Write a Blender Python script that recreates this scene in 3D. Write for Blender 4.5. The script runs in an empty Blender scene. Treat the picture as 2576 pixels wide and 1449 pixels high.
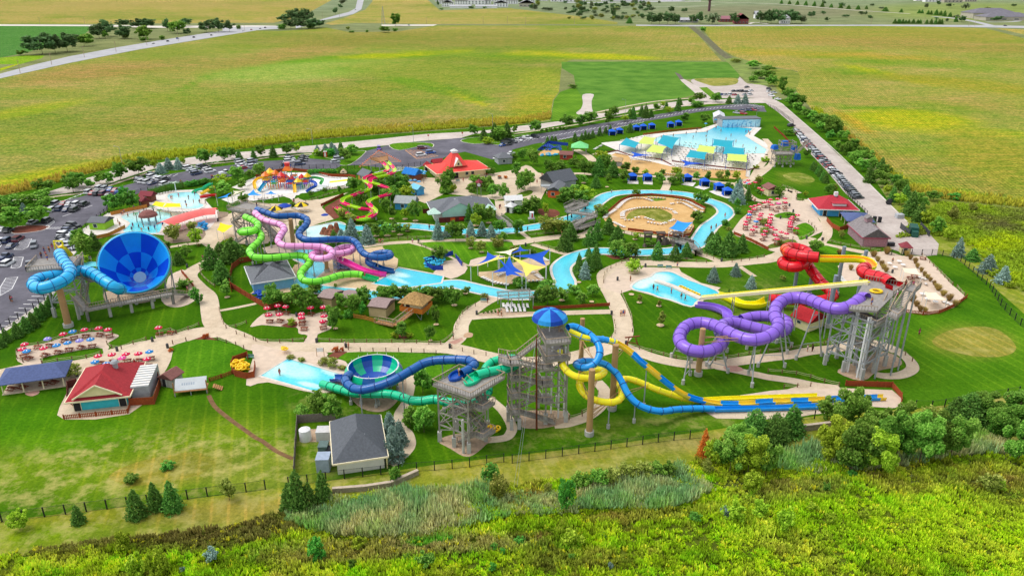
import bpy, bmesh, math, random
import numpy as np
from mathutils import Vector, Matrix
from mathutils.geometry import tessellate_polygon
random.seed(7); RNG=np.random.default_rng(7)
PI=math.pi
# ---------- camera model: the drone hangs 80 m above flat ground; at() turns a point read off the photo into a point of the place
F=1925.0; CH=80.0; CX,CY=1288.0,724.5
TH=math.atan(805/F); CT,ST=math.cos(TH),math.sin(TH)
def G(x,y,z=0.0):
    a=(x-CX)/F; b=(y-CY)/F
    t=(z-CH)/(-ST-b*CT)
    return Vector((a*t,(CT-b*ST)*t,z))
def PX(v):
    d=v[1]*CT-(v[2]-CH)*ST; u=v[1]*ST+(v[2]-CH)*CT
    return (CX+F*v[0]/d, CY-F*u/d)
def T(rc,s):
    ox=[0,644.2,1288.4,1931.8][int(rc[1])]; oy=362.2*int(rc[0]); out=[]
    for p in s.split():
        q=[float(k) for k in p.split(',')[:2]]
        out.append((ox+q[0]/4, oy+q[1]/4))
    return out
def g(pts,z=0.0): return [G(p[0],p[1],z) for p in pts]
def gt(rc,s,z=0.0): return g(T(rc,s),z)
def catmull(P,n=6,closed=False):
    P=[Vector(p) if len(p)==3 else Vector((p[0],p[1],0)) for p in P]; N=len(P)
    if N<3: return P
    out=[]
    rng=range(N) if closed else range(N-1)
    for i in rng:
        if closed: a,b,c,d=P[i-1],P[i],P[(i+1)%N],P[(i+2)%N]
        else: a,b,c,d=P[max(i-1,0)],P[i],P[i+1],P[min(i+2,N-1)]
        for k in range(n):
            t=k/n
            out.append(0.5*((2*b)+(c-a)*t+(2*a-5*b+4*c-d)*t*t+(3*b-a-3*c+d)*t**3))
    if not closed: out.append(P[-1])
    return out
# ---------- objects
col=bpy.data.collections.new('place'); bpy.context.scene.collection.children.link(col)
def tag(o,label=None,cat=None,group=None,kind=None):
    if label: o['label']=label
    if cat: o['category']=cat
    if group: o['group']=group
    if kind: o['kind']=kind
    return o
def empty(name,loc=(0,0,0),rz=0):
    o=bpy.data.objects.new(name,None); col.objects.link(o); o.location=loc; o.rotation_euler=(0,0,rz); return o
def copy_tree(o,parent=None):
    c=o.copy(); col.objects.link(c); c.parent=parent
    for ch in KIDS.get(o.name,[]):
        n=copy_tree(ch,c); 
        KIDS.setdefault(c.name,[]).append(n)
    return c
KIDS={}
AUTO=[]   # (object, base phrase): labels are completed at the end from nearby landmarks
LAND=[]   # (name, world point)
def auto(o,base,cat,group=None,kind=None,at=None):
    tag(o,None,cat,group,kind); AUTO.append((o,base,at)); return o
def link_mesh(name,me,parent=None,loc=None,rz=None):
    o=bpy.data.objects.new(name,me); col.objects.link(o)
    if parent is not None: o.parent=parent; KIDS.setdefault(parent.name,[]).append(o)
    if loc is not None: o.location=loc
    if rz is not None: o.rotation_euler=(0,0,rz)
    return o
class MB:
    def __init__(s): s.v=[]; s.f=[]; s.m=[]; s.M=Matrix.Identity(4); s.k=0
    def add(s,vs,fs,k=None):
        b=len(s.v); M=s.M
        s.v+= [tuple(M@Vector(p)) for p in vs]
        s.f+= [tuple(b+i for i in f) for f in fs]; s.m+=[s.k if k is None else k]*len(fs)
        return s
    def box(s,c,d,rz=0,k=None,taper=1.0):
        x,y,z=d[0]/2,d[1]/2,d[2]/2; C,S=math.cos(rz),math.sin(rz); vs=[]
        for sz in(-1,1):
            t=1 if sz<0 else taper
            for sx,sy in((-1,-1),(1,-1),(1,1),(-1,1)):
                px,py=sx*x*t,sy*y*t
                vs.append((c[0]+px*C-py*S,c[1]+px*S+py*C,c[2]+sz*z))
        return s.add(vs,[(3,2,1,0),(4,5,6,7),(0,1,5,4),(1,2,6,5),(2,3,7,6),(3,0,4,7)],k)
    def bar(s,a,b,w,h=None,k=None):
        a=Vector(a);b=Vector(b); h=h or w; d=b-a
        if d.length<1e-6: return s
        d.normalize(); up=Vector((0,0,1)) if abs(d.z)<.98 else Vector((0,1,0))
        r=d.cross(up).normalized()*w/2; u=r.cross(d).normalized()*h/2
        vs=[a-r-u,a+r-u,a+r+u,a-r+u,b-r-u,b+r-u,b+r+u,b-r+u]
        return s.add(vs,[(3,2,1,0),(4,5,6,7),(0,1,5,4),(1,2,6,5),(2,3,7,6),(3,0,4,7)],k)
    def rod(s,a,b,r0,r1=None,n=8,k=None,caps=True):
        a=Vector(a);b=Vector(b); r1=r0 if r1 is None else r1; d=(b-a).normalized()
        up=Vector((0,0,1)) if abs(d.z)<.9 else Vector((1,0,0))
        r=d.cross(up).normalized(); u=r.cross(d)
        vs=[a+(r*math.cos(t)+u*math.sin(t))*r0 for t in [2*PI*i/n for i in range(n)]]+[b+(r*math.cos(t)+u*math.sin(t))*r1 for t in [2*PI*i/n for i in range(n)]]
        fs=[(i,(i+1)%n,n+(i+1)%n,n+i) for i in range(n)]
        if caps: fs+=[tuple(range(n-1,-1,-1)),tuple(range(n,2*n))]
        return s.add(vs,fs,k)
    def prism(s,pts,z0,z1,k=None,ktop=None):
        n=len(pts); P=[Vector((p[0],p[1],0)) for p in pts]
        ar=sum(P[i].x*P[(i+1)%n].y-P[(i+1)%n].x*P[i].y for i in range(n))
        if ar<0: P.reverse()
        tris=tessellate_polygon([P])
        vs=[(p.x,p.y,z0) for p in P]+[(p.x,p.y,z1) for p in P]
        s.add(vs,[(i,(i+1)%n,n+(i+1)%n,n+i) for i in range(n)],k)
        tt=[]
        for t in tris:
            a,b,c=[P[i] for i in t]
            if (b-a).cross(c-a).z<0: t=(t[0],t[2],t[1])
            tt.append(t)
        s.add(vs[n:],tt,k if ktop is None else ktop); 
        return s
    def poly(s,pts,k=None):
        P=[Vector((p[0],p[1],0)) for p in pts]; tt=[]
        for t in tessellate_polygon([P]):
            a,b,c=[P[i] for i in t]
            if (b-a).cross(c-a).z<0: t=(t[0],t[2],t[1])
            tt.append(t)
        return s.add(pts,tt,k)
    def sweep(s,path,ring,k=None,kf=None,closed=False,flip=False):
        """ring: list of (side, up) offsets or function(i,n)->ring ; kf: material by segment index"""
        path=[Vector(p) for p in path]; n=len(path); rows=[]
        for i,p in enumerate(path):
            d=(path[min(i+1,n-1)]-path[max(i-1,0)])
            d.normalize(); r=d.cross(Vector((0,0,1)))
            if r.length<1e-4: r=Vector((1,0,0))
            r.normalize(); u=r.cross(d)
            rg=ring(i,n) if callable(ring) else ring
            rows.append([p+r*a+u*b for a,b in rg])
        m=len(rows[0]); b0=len(s.v)
        s.v+=[tuple(s.M@q) for row in rows for q in row]
        for i in range(n-1):
            for j in range(m if closed else m-1):
                j2=(j+1)%m
                q=(b0+i*m+j,b0+i*m+j2,b0+(i+1)*m+j2,b0+(i+1)*m+j)
                s.f.append(q if not flip else q[::-1]); s.m.append(kf(i) if kf else (s.k if k is None else k))
        return s
    def lathe(s,c,prof,n=24,k=None,kf=None,T=None):
        T=T or Matrix.Translation(c); b0=len(s.v)
        for r,z in prof:
            for i in range(n):
                t=2*PI*i/n; s.v.append(tuple(s.M@(T@Vector((r*math.cos(t),r*math.sin(t),z)))))
        for j in range(len(prof)-1):
            for i in range(n):
                s.f.append((b0+j*n+i,b0+j*n+(i+1)%n,b0+(j+1)*n+(i+1)%n,b0+(j+1)*n+i)); s.m.append(kf(i,j) if kf else (s.k if k is None else k))
        return s
    def build(s,name,mats,parent=None,loc=None,rz=None,smooth=False):
        me=bpy.data.meshes.new(name); me.from_pydata(s.v,[],s.f)
        if not isinstance(mats,(list,tuple)): mats=[mats]
        for m in mats: me.materials.append(m)
        me.polygons.foreach_set('material_index',s.m)
        if smooth: me.polygons.foreach_set('use_smooth',[True]*len(s.f))
        me.update()
        return link_mesh(name,me,parent,loc,rz)
# ---------- materials
MATS={}
def newmat(name):
    m=bpy.data.materials.new(name); m.use_nodes=True; nt=m.node_tree; nt.nodes.clear()
    out=nt.nodes.new('ShaderNodeOutputMaterial'); b=nt.nodes.new('ShaderNodeBsdfPrincipled')
    nt.links.new(b.outputs[0],out.inputs[0]); return m,nt,b,out
def N(nt,t,**k):
    n=nt.nodes.new(t)
    for a,v in k.items():
        if a.startswith('i_'): n.inputs[a[2:].replace('_',' ')].default_value=v
        else: setattr(n,a,v)
    return n
def ramp(nt,fac,stops):
    r=nt.nodes.new('ShaderNodeValToRGB'); e=r.color_ramp.elements
    while len(e)<len(stops): e.new(.5)
    for i,(p,c) in enumerate(stops): e[i].position=p; e[i].color=(*c,1)
    nt.links.new(fac,r.inputs[0]); return r.outputs[0]
def noise(nt,scale,detail=3,rough=.55,vec=None,dist=0):
    n=N(nt,'ShaderNodeTexNoise'); n.inputs['Scale'].default_value=scale; n.inputs['Detail'].default_value=detail; n.inputs['Roughness'].default_value=rough; n.inputs['Distortion'].default_value=dist
    if vec is not None: nt.links.new(vec,n.inputs['Vector'])
    return n.outputs['Fac']
def pos(nt,sc=(1,1,1),rot=0,obj=False):
    if obj: src=nt.nodes.new('ShaderNodeTexCoord').outputs['Object']
    else: src=nt.nodes.new('ShaderNodeNewGeometry').outputs['Position']
    mp=N(nt,'ShaderNodeMapping'); mp.inputs['Scale'].default_value=sc; mp.inputs['Rotation'].default_value=(0,0,rot)
    nt.links.new(src,mp.inputs[0]); return mp.outputs[0]
def mix(nt,f,a,b,bt='MIX'):
    m=N(nt,'ShaderNodeMix',data_type='RGBA',blend_type=bt)
    for i,v in((0,f),(6,a),(7,b)):
        if isinstance(v,(int,float)): m.inputs[i].default_value=v
        elif isinstance(v,tuple): m.inputs[i].default_value=(*v,1)
        else: nt.links.new(v,m.inputs[i])
    return m.outputs[2]
def bump(nt,b,h,st=.3,d=.1):
    n=N(nt,'ShaderNodeBump'); n.inputs['Strength'].default_value=st; n.inputs['Distance'].default_value=d
    nt.links.new(h,n.inputs['Height']); nt.links.new(n.outputs[0],b.inputs['Normal'])
def srgb(h):
    h=h.lstrip('#'); c=[int(h[i:i+2],16)/255 for i in(0,2,4)]
    return tuple(x/12.92 if x<=.04045 else ((x+.055)/1.055)**2.4 for x in c)
def M(name,c,rough=.6,var=.12,scale=1.5,spec=.3,metal=0,bmp=0,coat=0):
    """plain surface with a little procedural wear: c is linear rgb or a hex"""
    if name in MATS: return MATS[name]
    if isinstance(c,str): c=srgb(c)
    m,nt,b,o=newmat(name)
    v=pos(nt,obj=False); f=noise(nt,scale,4,.6,v); f2=noise(nt,scale*9,2,.6,v)
    lo=tuple(x*(1-var*1.5) for x in c); hi=tuple(min(1,x*(1+var)) for x in c)
    cc=ramp(nt,f,[(.3,lo),(.7,hi)])
    g2=ramp(nt,f2,[(.3,(1-var,)*3),(.7,(1,)*3)]); cc=mix(nt,1.0,cc,g2,'MULTIPLY')
    nt.links.new(cc,b.inputs['Base Color']); b.inputs['Roughness'].default_value=rough; b.inputs['Specular IOR Level'].default_value=spec; b.inputs['Metallic'].default_value=metal
    b.inputs['Coat Weight'].default_value=coat
    if bmp: bump(nt,b,f2,bmp,.05)
    MATS[name]=m; return m
def V(name,attr='Col',rough=.85,spec=.1,rndv=.0,transl=0):
    """colour taken from the mesh's own vertex colours, times a per-object variation"""
    if name in MATS: return MATS[name]
    m,nt,b,o=newmat(name)
    a=N(nt,'ShaderNodeAttribute',attribute_name=attr); c=a.outputs['Color']
    if rndv:
        oi=N(nt,'ShaderNodeObjectInfo'); hs=N(nt,'ShaderNodeHueSaturation')
        mr=N(nt,'ShaderNodeMapRange'); mr.inputs[3].default_value=1-rndv; mr.inputs[4].default_value=1+rndv
        nt.links.new(oi.outputs['Random'],mr.inputs[0]); nt.links.new(mr.outputs[0],hs.inputs['Value'])
        mh=N(nt,'ShaderNodeMath',operation='MULTIPLY_ADD'); mh.inputs[1].default_value=.03; mh.inputs[2].default_value=.485
        nt.links.new(oi.outputs['Random'],mh.inputs[0]); nt.links.new(mh.outputs[0],hs.inputs['Hue'])
        nt.links.new(c,hs.inputs['Color']); c=hs.outputs[0]
    nt.links.new(c,b.inputs['Base Color']); b.inputs['Roughness'].default_value=rough; b.inputs['Specular IOR Level'].default_value=spec
    if transl:
        tr=N(nt,'ShaderNodeBsdfTranslucent'); nt.links.new(c,tr.inputs[0]); ms=N(nt,'ShaderNodeMixShader'); ms.inputs[0].default_value=transl
        nt.links.new(b.outputs[0],ms.inputs[1]); nt.links.new(tr.outputs[0],ms.inputs[2]); nt.links.new(ms.outputs[0],o.inputs[0])
    MATS[name]=m; return m
# ---------- ground sheets: each one 4 mm above the last
ZI=[0.0]; BOX=[]
def nz(P=None,seg=0):
    """height for the next sheet: 4 mm above whatever it overlaps"""
    if P is None: ZI[0]+=.004; return ZI[0]+.06
    if seg: bs=[P[i:i+seg+1] for i in range(0,len(P)-1,seg)]
    else: bs=[P]
    nb=[(min(p.x for p in b),max(p.x for p in b),min(p.y for p in b),max(p.y for p in b)) for b in bs]
    z=0
    for b in nb:
        for q in BOX:
            if q[4]>z and b[0]<q[1] and b[1]>q[0] and b[2]<q[3] and b[3]>q[2]: z=q[4]
    z+=.004
    for b in nb: BOX.append((*b,z))
    return z
def sheet(name,pts,mat,smooth=0,z=None,kind='structure'):
    P=g(pts)
    if smooth: P=catmull(P,smooth,True)
    z=nz(P) if z is None else z
    b=MB().poly([(p.x,p.y,z) for p in P]); o=b.build(name,mat); 
    if kind: o['kind']=kind
    return o
def ribbon_pts(P,w):
    L=[];R=[]
    for i,p in enumerate(P):
        d=P[min(i+1,len(P)-1)]-P[max(i-1,0)]; d.z=0; d.normalize(); n=Vector((-d.y,d.x,0))
        ww=w(i/(len(P)-1)) if callable(w) else w
        L.append(p+n*ww/2); R.append(p-n*ww/2)
    return L,R
def ribbon(name,pts,w,mat,n=6,z=None,kind='structure',world=False):
    Q=pts if world else g(pts); Q=[q for i,q in enumerate(Q) if i==0 or (q-Q[i-1]).length>1.6]
    P=catmull(Q,n); L,R=ribbon_pts(P,w)
    if z is None:
        q=[p for ab in zip(L,R) for p in ab]; z=nz(q,6)
    b=MB(); k=len(P)
    b.add([(p.x,p.y,z) for p in L]+[(p.x,p.y,z) for p in R],[(k+i,k+i+1,i+1,i) for i in range(k-1)])
    o=b.build(name,mat)
    if kind: o['kind']=kind
    return o
def painted(name,pts,mat,fn,nx,ny,z=None,smooth=0,hfn=None,kind='structure'):
    """sheet cut into a fine grid, with a colour per vertex from fn(px,py,X,Y)"""
    P=g(pts)
    if smooth: P=catmull(P,smooth,True)
    z=nz(P) if z is None else z
    bm=bmesh.new(); vs=[bm.verts.new((p.x,p.y,z)) for p in P]
    for t in tessellate_polygon([[Vector((p.x,p.y,0)) for p in P]]): bm.faces.new([vs[i] for i in t])
    px=[PX(p) for p in P]; x0,x1=min(p[0] for p in px),max(p[0] for p in px); y0,y1=min(p[1] for p in px),max(p[1] for p in px)
    for i in range(1,ny):
        Y=G(CX,y0+(y1-y0)*i/ny).y; bmesh.ops.bisect_plane(bm,geom=bm.verts[:]+bm.edges[:]+bm.faces[:],plane_co=(0,Y,0),plane_no=(0,1,0))
    for i in range(1,nx):   # planes through the vertical line below the camera spread with distance
        a=G(x0+(x1-x0)*i/nx,y1); b2=G(x0+(x1-x0)*i/nx,y0+1); d=(b2-a); d.normalize()
        bmesh.ops.bisect_plane(bm,geom=bm.verts[:]+bm.edges[:]+bm.faces[:],plane_co=a,plane_no=(d.y,-d.x,0))
    bmesh.ops.recalc_face_normals(bm,faces=bm.faces[:])
    for f in bm.faces:
        if f.normal.z<0: f.normal_flip()
    me=bpy.data.meshes.new(name); bm.to_mesh(me); bm.free(); me.materials.append(mat)
    ca=me.color_attributes.new('Col','FLOAT_COLOR','POINT'); n=len(me.vertices)
    co=np.empty(n*3); me.vertices.foreach_get('co',co); co=co.reshape(-1,3)
    d=co[:,1]*CT+CH*ST-z*ST; u=co[:,1]*ST+(z-CH)*CT
    c=fn(CX+F*co[:,0]/d,CY-F*u/d,co[:,0],co[:,1]); c=np.concatenate([c,np.ones((n,1))],1)
    ca.data.foreach_set('color',c.reshape(-1))
    if hfn is not None:
        co[:,2]+=hfn(CX+F*co[:,0]/d,CY-F*u/d,co[:,0],co[:,1]); me.vertices.foreach_set('co',co.reshape(-1))
    o=link_mesh(name,me)
    if kind: o['kind']=kind
    return o
def blobs(base,L,px,py):
    """base colour plus soft ellipses (x,y,rx,ry,angle_deg,colour,strength)"""
    c=np.tile(np.array(base,float),(len(px),1)) if len(np.shape(base))==1 else base
    for x,y,rx,ry,an,cc,st in L:
        a=math.radians(an); dx,dy=px-x,py-y; u=(dx*math.cos(a)+dy*math.sin(a))/rx; v=(-dx*math.sin(a)+dy*math.cos(a))/ry
        w=np.clip(1.35-np.sqrt(u*u+v*v),0,.7)/.7; w=(w*w*(3-2*w)*st)[:,None]
        c=c*(1-w)+np.array(cc)*w
    return c
def inv_mesh(me): pass
# ================= GROUND =================
STR=-17
def ground_mats():
    # corn
    m,nt,b,o=newmat('corn'); a=N(nt,'ShaderNodeAttribute',attribute_name='Col')
    band=noise(nt,1,4,.6,pos(nt,(.012,.035,1)),.8); bc=ramp(nt,band,[(.34,(.82,.98,.8)),(.5,(1,1,1)),(.66,(1.1,1.03,1.25))])
    c=mix(nt,1.0,a.outputs['Color'],bc,'MULTIPLY')
    gr=noise(nt,.9,5,.75,pos(nt)); gc=ramp(nt,gr,[(.36,(.42,.5,.36)),(.5,(.92,.92,.92)),(.62,(1.42,1.34,1.3))]); c=mix(nt,1.0,c,gc,'MULTIPLY')
    g5=noise(nt,.38,4,.7,pos(nt,(1,1.4,1))); c=mix(nt,1.0,c,ramp(nt,g5,[(.42,(.7,.78,.62)),(.6,(1.2,1.13,1.15))]),'MULTIPLY'); g3=noise(nt,.1,4,.65,pos(nt,(1,2.2,1))); c=mix(nt,1.0,c,ramp(nt,g3,[(.4,(.66,.86,.6)),(.6,(1.14,1.02,1.1))]),'MULTIPLY')
    w=N(nt,'ShaderNodeTexWave',wave_type='BANDS',bands_direction='X'); w.inputs['Scale'].default_value=.21; w.inputs['Distortion'].default_value=.9; w.inputs['Detail'].default_value=2; w.inputs['Detail Scale'].default_value=.3
    nt.links.new(pos(nt,(1,1,1),math.radians(14)),w.inputs[0])
    wm=noise(nt,.01,2,.5,pos(nt)); wf=ramp(nt,wm,[(.36,(.25,)*3),(.58,(1,)*3)])
    c=mix(nt,wf,c,mix(nt,1.0,c,ramp(nt,w.outputs[0],[(.1,(.78,.83,.75)),(.8,(1.1,1.08,1.08))]),'MULTIPLY'))
    w2=N(nt,'ShaderNodeTexWave',wave_type='BANDS',bands_direction='X'); w2.inputs['Scale'].default_value=.055; w2.inputs['Distortion'].default_value=1.6; w2.inputs['Detail'].default_value=3; w2.inputs['Detail Scale'].default_value=.2; nt.links.new(pos(nt,(1,1,1),math.radians(14)),w2.inputs[0]); c=mix(nt,1.0,c,ramp(nt,w2.outputs[0],[(.1,(.95,.97,.94)),(.9,(1.04,1.03,1.04))]),'MULTIPLY')
    nt.links.new(c,b.inputs['Base Color']); b.inputs['Roughness'].default_value=.95; b.inputs['Specular IOR Level'].default_value=0.03
    bump(nt,b,gr,.6,1.0); MATS['corn']=m
    # lawn
    m,nt,b,o=newmat('lawn'); a=N(nt,'ShaderNodeAttribute',attribute_name='Col'); c=a.outputs['Color']
    n1=noise(nt,.06,4,.6,pos(nt)); c=mix(nt,1.0,c,ramp(nt,n1,[(.32,(.5,.5,.42)),(.68,(1.12,.82,.85))]),'MULTIPLY')
    n2=noise(nt,1.6,5,.75,pos(nt)); c=mix(nt,1.0,c,ramp(nt,n2,[(.3,(.6,.66,.6)),(.7,(1.4,1.3,1.25))]),'MULTIPLY')
    w=N(nt,'ShaderNodeTexWave',wave_type='BANDS',bands_direction='X'); w.inputs['Scale'].default_value=.12; w.inputs['Distortion'].default_value=.6; w.inputs['Detail'].default_value=1; w.inputs['Detail Scale'].default_value=.25
    nt.links.new(pos(nt,(1,1,1),math.radians(STR)),w.inputs[0])
    sm=noise(nt,.03,2,.5,pos(nt)); sf=ramp(nt,sm,[(.4,(.15,)*3),(.58,(1,)*3)])
    c=mix(nt,sf,c,mix(nt,1.0,c,ramp(nt,w.outputs[0],[(.0,(.93,.95,.93)),(.86,(1,1,1)),(.985,(1.4,1.18,1.4))]),'MULTIPLY'))
    n3=noise(nt,.25,6,.7,pos(nt)); dry=ramp(nt,n3,[(.47,(0,0,0)),(.66,(.8,)*3)])
    am=N(nt,'ShaderNodeMath',operation='MULTIPLY'); nt.links.new(dry,am.inputs[0]); nt.links.new(N(nt,'ShaderNodeAttribute',attribute_name='Dry').outputs['Fac'],am.inputs[1])
    c=mix(nt,am.outputs[0],c,srgb('#b3a863'))
    nt.links.new(c,b.inputs['Base Color']); b.inputs['Roughness'].default_value=.95; b.inputs['Specular IOR Level'].default_value=.03
    bump(nt,b,n2,.5,.15); MATS['lawn']=m
    # far land / meadow soil
    m,nt,b,o=newmat('land'); c=N(nt,'ShaderNodeAttribute',attribute_name='Col').outputs['Color']
    n1=noise(nt,.02,5,.65,pos(nt,(1,1.6,1))); c=mix(nt,1.0,c,ramp(nt,n1,[(.3,(.6,.68,.62)),(.7,(1.3,1.25,1.3))]),'MULTIPLY')
    n2=noise(nt,.5,5,.75,pos(nt)); c=mix(nt,1.0,c,ramp(nt,n2,[(.3,(.6,.66,.6)),(.7,(1.35,1.3,1.25))]),'MULTIPLY')
    nt.links.new(c,b.inputs['Base Color']); b.inputs['Roughness'].default_value=1; b.inputs['Specular IOR Level'].default_value=0.02; bump(nt,b,n2,.6,.6); MATS['land']=m
    # asphalt
    def pave(name,c0,c1,sc,crack,joint=0,jc=.8):
        m,nt,b,o=newmat(name); n1=noise(nt,.08*sc,6,.7,pos(nt)); c=ramp(nt,n1,[(.34,c0),(.66,c1)]); n4=noise(nt,.5,5,.75,pos(nt)); c=mix(nt,1.0,c,ramp(nt,n4,[(.34,(.86,.85,.84)),(.55,(1,1,1))]),'MULTIPLY')
        n2=noise(nt,2.2,3,.7,pos(nt)); c=mix(nt,1.0,c,ramp(nt,n2,[(.3,(1-crack,)*3),(.7,(1.06,)*3)]),'MULTIPLY')
        if joint:
            br=N(nt,'ShaderNodeTexBrick',offset=0,squash=1); br.inputs['Scale'].default_value=1; br.inputs['Mortar Size'].default_value=.035; br.inputs['Brick Width'].default_value=joint; br.inputs['Row Height'].default_value=joint
            br.inputs['Color1'].default_value=(1,1,1,1); br.inputs['Color2'].default_value=(.95,.95,.95,1); br.inputs['Mortar'].default_value=(jc,jc,jc,1)
            nt.links.new(pos(nt,(1,1,1),.35),br.inputs[0]); c=mix(nt,1.0,c,br.outputs[0],'MULTIPLY')
        nt.links.new(c,b.inputs['Base Color']); b.inputs['Roughness'].default_value=.9; b.inputs['Specular IOR Level'].default_value=.1; MATS[name]=m
    pave('asphalt',srgb('#58565e'),srgb('#73717a'),1,.12)
    pave('concrete',srgb('#c7b398'),srgb('#dac8ae'),1,.07,3.0,.84)
    pave('road_concrete',srgb('#bfb2a8'),srgb('#d2c7bd'),1,.08,5.0,.88)
    pave('gravel_lot',srgb('#b3a69e'),srgb('#cabfb6'),1,.12,0)
    pave('sand',srgb('#c79d62'),srgb('#d8b27a'),1.5,.1)
    pave('pale_sand',srgb('#c8ac86'),srgb('#d9c19d'),1.5,.1)
    pave('mulch',srgb('#6e3f30'),srgb('#8d5443'),3,.3)
    pave('brick_paving',srgb('#b98d7c'),srgb('#c9a191'),2,.12,1.5,.8)
    pave('pool_deck',srgb('#d6cec4'),srgb('#e6e0d8'),1,.05,2.5,.9)
    pave('kerb',srgb('#cfc6ba'),srgb('#ded6ca'),2,.06)
    pave('roadgrey',srgb('#a3a3a5'),srgb('#b9b9ba'),1,.05)
    pave('paint',srgb('#dcdcdc'),srgb('#f2f2f0'),4,.12)
    pave('paint_orange',srgb('#c98a57'),srgb('#dca877'),4,.12)
    # water
    m,nt,b,o=newmat('pool_water'); c=N(nt,'ShaderNodeAttribute',attribute_name='Col').outputs['Color']
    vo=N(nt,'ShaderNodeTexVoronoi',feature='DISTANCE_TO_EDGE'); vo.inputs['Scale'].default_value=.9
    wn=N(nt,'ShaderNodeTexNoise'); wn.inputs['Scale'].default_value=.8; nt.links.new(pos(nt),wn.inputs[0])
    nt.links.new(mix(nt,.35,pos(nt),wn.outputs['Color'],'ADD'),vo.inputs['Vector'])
    ca=ramp(nt,vo.outputs['Distance'],[(.0,(1.22,1.1,1.08)),(.12,(1,1,1)),(.6,(.94,.97,.98))])  # caustic light put into the water colour as bright cell edges
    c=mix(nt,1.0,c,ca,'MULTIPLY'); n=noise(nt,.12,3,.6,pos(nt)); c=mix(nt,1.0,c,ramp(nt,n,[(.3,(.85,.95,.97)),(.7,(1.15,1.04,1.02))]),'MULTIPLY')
    nt.links.new(c,b.inputs['Base Color']); b.inputs['Roughness'].default_value=.12; b.inputs['Specular IOR Level'].default_value=.35
    bump(nt,b,noise(nt,1.4,4,.7,pos(nt)),.6,.14); MATS['pool_water']=m
ground_mats()
def flat(c): return lambda px,py,X,Y: np.tile(np.array(c,float),(len(px),1))
GY=srgb('#8a8a35'); TAN=srgb('#b99a4c'); YG=srgb('#9fae22'); GRN=srgb('#5f8a2c'); DRY=srgb('#ad9246')
# base ground to the horizon
def land(px,py,X,Y):
    c=np.tile(np.array(srgb('#7d8254')),(len(px),1)).astype(float)
    far=np.clip((Y-900)/900,0,1)[:,None]; c=c*(1-far)+np.array(srgb('#7f8a6a'))*far  # distance haze put into the colour: far land tinted paler
    c=blobs(c,[(2450,30,300,22,0,srgb('#83904e'),.9),(1950,30,260,16,0,srgb('#7e7c60'),.8),(2480,620,260,150,20,srgb('#8a962a'),.9),(2560,600,120,60,20,srgb('#6e6a38'),.6)],px,py)
    near=np.clip((1180-py)/60,0,1)[:,None]*0
    low=np.clip((py-1150)/40,0,1)[:,None]; c=c*(1-low)+np.array(srgb('#5a6620'))*low
    return c
S=[(-9000,-400),(9000,-400),(9000,9000),(-9000,9000)]
me=bpy.data.meshes.new('ground'); nx,ny=90,120
ys=np.concatenate([np.linspace(-100,900,90),np.linspace(940,2600,24),np.array([3200,4500,6000,9000,14000,20000])]); nxs=np.concatenate([np.array([-20000,-9000,-4000]),np.linspace(-2400,2400,97),np.array([4000,9000,20000])])
XX,YY=np.meshgrid(nxs,ys); vv=np.stack([XX.ravel(),YY.ravel(),np.zeros(XX.size)],1); w=len(nxs)
me.from_pydata(vv.tolist(),[],[(j*w+i,j*w+i+1,(j+1)*w+i+1,(j+1)*w+i) for j in range(len(ys)-1) for i in range(w-1)])
d=np.maximum(vv[:,1]*CT+CH*ST,5); u=vv[:,1]*ST-CH*CT
c=land(CX+F*vv[:,0]/d,CY-F*u/d,vv[:,0],vv[:,1]); ca=me.color_attributes.new('Col','FLOAT_COLOR','POINT'); ca.data.foreach_set('color',np.concatenate([c,np.ones((len(c),1))],1).ravel())
me.materials.append(MATS['land']); tag(link_mesh('ground',me),kind='structure')
BB=srgb
def noise2(X,Y,s,seed=0):
    r=np.random.default_rng(seed); o=np.zeros(len(X))
    for k in range(6):
        a=r.uniform(0,2*PI); f=s*(1.7**k); o+=np.sin((X*math.cos(a)+Y*math.sin(a))*f+r.uniform(0,6)+1.5*np.sin((X*math.sin(a)-Y*math.cos(a))*f*.7+r.uniform(0,6)))*(.75**k)
    return o/2.6
def cornfn(base,L):
    def f(px,py,X,Y):
        c=np.tile(np.array(base,float),(len(px),1))
        n=noise2(X*.6,Y,.012,3); w=np.clip(n,0,1)[:,None]*.75; c=c*(1-w)+np.array(BB('#b59a5c'))*w
        w=np.clip(-n*1.2,0,1)[:,None]*.7; c=c*(1-w)+np.array(BB('#748a2a'))*w; n=noise2(X*.5,Y,.045,8); w=np.clip(n-.1,0,1)[:,None]*.6; c=c*(1-w)+np.array(BB('#bca267'))*w; w=np.clip(-n-.1,0,1)[:,None]*.6; c=c*(1-w)+np.array(BB('#8a9a26'))*w
        return blobs(c,L,px,py)
    return f
YL=BB('#b3b41c'); GL=BB('#6f9a1f'); BR=BB('#b08c55'); LG=BB('#9bb050')
A=T('10','0,525 380,450 850,310 1300,195 1930,120 2576,30')+T('01','560,1400 1250,1350 1800,1310 2300,1275')+T('02','0,1262 170,1240 380,1210 410,1010 470,930 500,640')+[(1440,151),(1600,153),(1815,154),(1738,69),(1640,66),(1400,65),(1100,65),(1000,80),(880,82),(820,70),(770,75),(700,79)]+T('00','2576,312 2000,408 1400,505 680,645 0,795')+[(-160,225),(-160,530)]
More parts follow.
